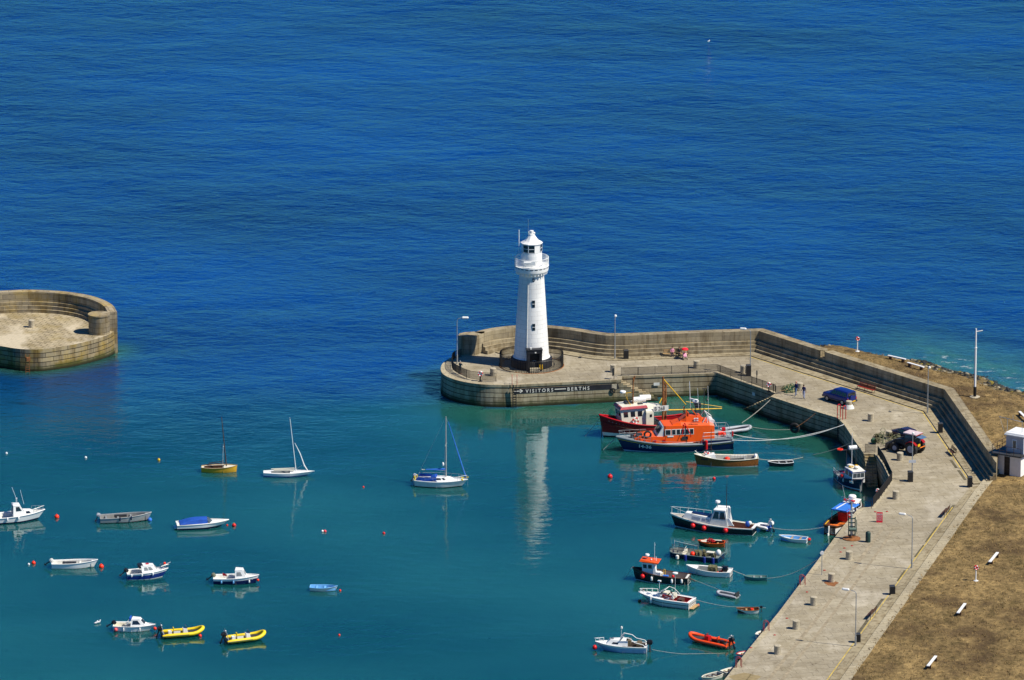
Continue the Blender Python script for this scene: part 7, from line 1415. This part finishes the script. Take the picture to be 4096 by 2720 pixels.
for s_ in (-1, 1): m.tube([(L*.62, s_*.5, 1.3), (L*.47, s_*.7, 1.95), (L*.38, s_*.75, 1.8), (L*.28, s_*.85, 1.1)], .035, 5); m.tube([(L*.58, s_*.6, 1.3), (L*.40, s_*.8, 1.15), (L*.28, s_*.85, 1.1)], .03, 5)
m.tube([(L*.47, -.7, 1.95), (L*.47, .7, 1.95)], .03, 5); wf_ = b.part('windscreen_frame', m, WHITE); m = MB(); m.hexa([(L*.58, -.6, 1.28), (L*.6, -.6, 1.28), (L*.6, .6, 1.28), (L*.58, .6, 1.28), (L*.50, -.62, 1.75), (L*.51, -.62, 1.75), (L*.51, .62, 1.75), (L*.50, .62, 1.75)]); m.build('windscreen', M('clear perspex', (.35, .42, .42), .1), wf_)
m = MB(); m.box((L*.36, .35, 1.1), (.5, .5, .5)); m.box((L*.36, -.4, 1.1), (.5, .5, .5)); m.box((L*.32, .35, 1.45), (.12, .5, .4)); m.box((L*.48, 0, 1.4), (.5, 1.0, .25)); b.part('seat', m, CREAM); m = MB(); m.box((L*.2, .2, .8), (.6, .9, .4)); b.part('engine_cover', m, M('brown engine cover', (.10, .05, .035))); b.stanch(.70, .96, .4, mat=WHITE, n=3, r=.028, mid=False); m = MB(); m.tube([(L*.60, .2, 1.35), (L*.60, .2, 2.7)], .035, 5); m.box((L*.60, .2, 2.75), (.35, .25, .14)); m.tube([(L*.30, .3, 1.2), (L*.30, .3, 3.9)], .022, 5); m.lathe([(.3, 0), (.32, .06), (.3, .14), (.01, .16)], (L*.30, .3, 3.9), 12, cap=False); b.part('aerials', m, WHITE)
m = MB(); m.box((-.25, 0, .15), (.5, 1.9, .06)); b.part('swim_platform', m, WOODL); b.fender(.72, 1, WHITE, .13, .7, z=.6)
# ---- 32 white cuddy speedboat
b = Boat('cabin_boat', 'white cabin speedboat with pale blue lower hull and black outboard, nearest the bottom edge', 'boat', (2380, 2598), (2588, 2606), 2.15, .95, .78, .74, bands=((.08, M('pale blue gelcoat', (.30, .45, .66), .3)), (.72, M('pale blue gelcoat', (.30, .45, .66), .3)), (1, WHITE)), tr=.9, rake=1.0, p=2.3, fl=.8)
L = b.L; b.deck(WHITE, .45, 1, camber=.06); b.well(M('dark cockpit', (.07, .05, .04), .7), .04, .45, .16, .3, WHITE); b.deck(WHITE, 0, .04, camber=0, name='aft_deck'); b.rail(WHITE, .04); cb, fc = cabin(b, L*.36, L*.80, 1.75, 1.1, .78, 1.35, 0, .6, .18, WHITE, 'cabin', wins=(('left', .1, .42, .3, .7) if False else ('left', .25, .55, .25, .6),)); m = MB(); m.box((L*.68, 0, 1.37), (.45, .45, .05)); m.build('hatch', GREYP, cb)
m = MB(); [m.tube([(L*.52, s_*.65, 1.35), (L*.46, s_*.72, 1.85), (L*.30, s_*.8, 1.65), (L*.22, s_*.85, 1.25), (L*.06, s_*.9, 1.05), (L*.02, s_*.9, .8)], .045, 5) for s_ in (-1, 1)]; b.part('side_frames', m, WHITE); m = MB(); m.hexa([(L*.50, -.65, 1.35), (L*.52, -.65, 1.35), (L*.52, .65, 1.35), (L*.50, .65, 1.35), (L*.44, -.65, 1.8), (L*.46, -.65, 1.8), (L*.46, .65, 1.8), (L*.44, .65, 1.8)]); b.part('windscreen', m, GLASS2)
m = MB(); m.box((L*.35, 0, 1.1), (.5, 1.2, .5)); m.box((L*.15, 0, .9), (.5, 1.4, .3)); b.part('seat', m, M('brown seats', (.12, .09, .05), .7)); b.outboard(BLACK, sc=1.25); b.stanch(.84, .99, .4, mat=WHITE, n=2, r=.025, mid=False); m = MB(); m.tube([(L*.50, .1, 1.35), (L*.49, .1, 2.55)], .025, 5); m.ball((L*.49, .1, 2.7), .17, sq=(.8, .8, 1.2)); b.part('reflector_pole', m, WHITE2); m = MB(); m.ball((L*1.0, .25, .35), .28); m.tube([(L*.99, .2, .6), (L*.98, 0, .9)], .03, 4); b.part('red_buoy', m, REDBUOY, smooth=True)
# ================= BUOYS =================
def buoy(u, v, r, mat, label, two=None, eye=True):
    p = W(u, v, r*.4); t = thing('mooring_buoy', label, 'buoy', p, random.uniform(0, 6), 'mooring buoys'); m = MB(); m.ball((0, 0, 0), r, n=18); 
    m.build('float', mat, t, smooth=True); m = MB(); m.tube([(0, 0, r*.95), (0, 0, r*1.2)], r*.22, 6); m.build('eye', two or mat, t); return t
BY = [(227, 2067, .29, ORBUOY, 'orange buoy right of the cut off motor boat'), (599, 2079, .27, BLUE2, 'round blue buoy under the bow of the pale grey workboat'), (908.5, 2101, .13, ORBUOY, 'tiny orange buoy under the bow of the blue covered speedboat'),
 (936, 2101, .25, REDBUOY, 'red buoy with yellow top right of the blue covered speedboat'), (134, 2252, .25, ORBUOY, 'orange buoy left of the white open dinghy, beside a tiny white one'), (115, 2257, .14, WHITE, 'tiny white buoy left of the white open dinghy'),
 (405, 2266, .3, ORBUOY, 'orange buoy at the bow of the white open dinghy'), (800, 2543, .2, ORBUOY, 'small orange buoy under the bow of the left yellow inflatable'), (26, 1813, .15, WHITE, 'tiny white buoy at the far left of the harbour mouth'),
 (343, 1830, .16, WHITE, 'small white buoy left of the yellow one in the harbour mouth'), (635, 1839, .18, YELP, 'small orange yellow buoy left of the yellow sailing dinghy'), (1453.6, 1948, .12, ORBUOY, 'tiny red buoy between the keelboat and the yacht'),
 (1290, 2125, .16, WHITE, 'small white buoy touching a pink one in mid harbour'), (1300, 2125, .18, M('pinkish red buoy', (.75, .06, .08), .5), 'small pinkish red buoy touching a white one in mid harbour'), (1535, 2133, .17, REDBUOY, 'small dark red buoy right of the touching pair in mid harbour'),
 (1360, 2362, .14, ORBUOY, 'tiny orange and white buoy at the bow of the blue dinghy'), (1357, 2540, .13, ORBUOY, 'tiny red buoy alone near the bottom centre'), (2440, 1906, .31, REDBUOY, 'large red buoy left of the orange reflection, below the lifeboat bow'),
 (2856, 1914, .2, REDBUOY, 'small red buoy below the wooden launch'), (2558, 2405, .2, RUST, 'small rusty orange buoy under the bow of the white speedboat with red interior'), (2793, 2420, .15, ORBUOY, 'tiny orange buoy at the stern of the white speedboat with red interior')]
for a in BY: t = buoy(a[0], a[1], a[2], a[3], a[4], two=YEL if 'yellow top' in a[4] else None)
# ================= ROPES =================
def rope(pts, r, mat, label, sag=0.0, n=14):
    P_ = [W(*p) for p in pts]; out = []
    for i in range(len(P_)-1):
        for k in range(n): t = k/n; q = P_[i].lerp(P_[i+1], t); q.z = max(.03, q.z-sag*4*t*(1-t)); out.append(q)
    out.append(P_[-1]); m = MB(); m.tube(out, r, 5); tag(m.build('mooring_rope', mat), label, 'rope', 'mooring ropes')
rope([(2928, 1736, 1.5), (3376, 1697, 2.95)], .038, ROPEW, 'upper thick white rope from the lifeboat stern to the quay corner', 1.25)
rope([(2928, 1760, 1.4), (3376, 1699, 2.95)], .038, ROPEW, 'lower thick white rope from the lifeboat stern to the quay corner', .75)
rope([(2988, 1704, .8), (3160, 1718, .9)], .035, ROPEM, 'thin rope from the grey inflatable to the hanging tyre', .2)
rope([(3186, 1708, 1.3), (3262, 1652, 2.8)], .022, RUST, 'rusty chain from the hanging tyre up to the quay edge', .1)
rope([(3081, 1599, 2.6), (2968, 1691, .03)], .045, ROPEM, 'slack rope running from the foot of the narrow steps into the water', .15)
rope([(2397, 1677, 2.3), (2341, 1745, .03)], .025, ROPEM, 'thin rope from the red trawler bow into the water')
rope([(2464, 1751, 1.6), (2413, 1799, .03)], .045, ROPEM, 'chain like rope from the lifeboat bow into the water')
rope([(3417, 1765, 2.8), (3254, 1819, .03)], .035, ROPEM, 'rope from the shaded quay wall into the water above the small navy fishing boat', .2)
rope([(3082, 2110, .6), (3296, 2108, 1.1)], .035, ROPEM, 'rope between the white blue inflatable tender and the ferry stern', .35)
rope([(2933, 2282, .7), (3267, 2240, 2.8)], .03, ROPEM, 'long slack rope from the white open fishing boat to the quay', 1.5)
rope([(2770, 2395, .8), (3063, 2431, .05)], .022, ROPEM, 'thin rope trailing right from the white speedboat with red interior', .4)
rope([(2608, 2598, .6), (2901, 2612, .05)], .022, ROPEM, 'thin rope trailing right from the pale blue hulled cabin speedboat', .35)
rope([(3032, 1835, .9), (3212, 1829, .05)], .03, ROPEM, 'rope with a weedy end trailing right from the wooden launch', .3)
rope([(2529, 2268, 1.4), (2497, 2318, .03)], .02, ROPEM, 'thin rope from the black fishing boat bow into the water')
rope([(2765, 2315, .6), (2880, 2360, .03)], .022, ROPEM, 'thin rope from the black fishing boat stern into the water')
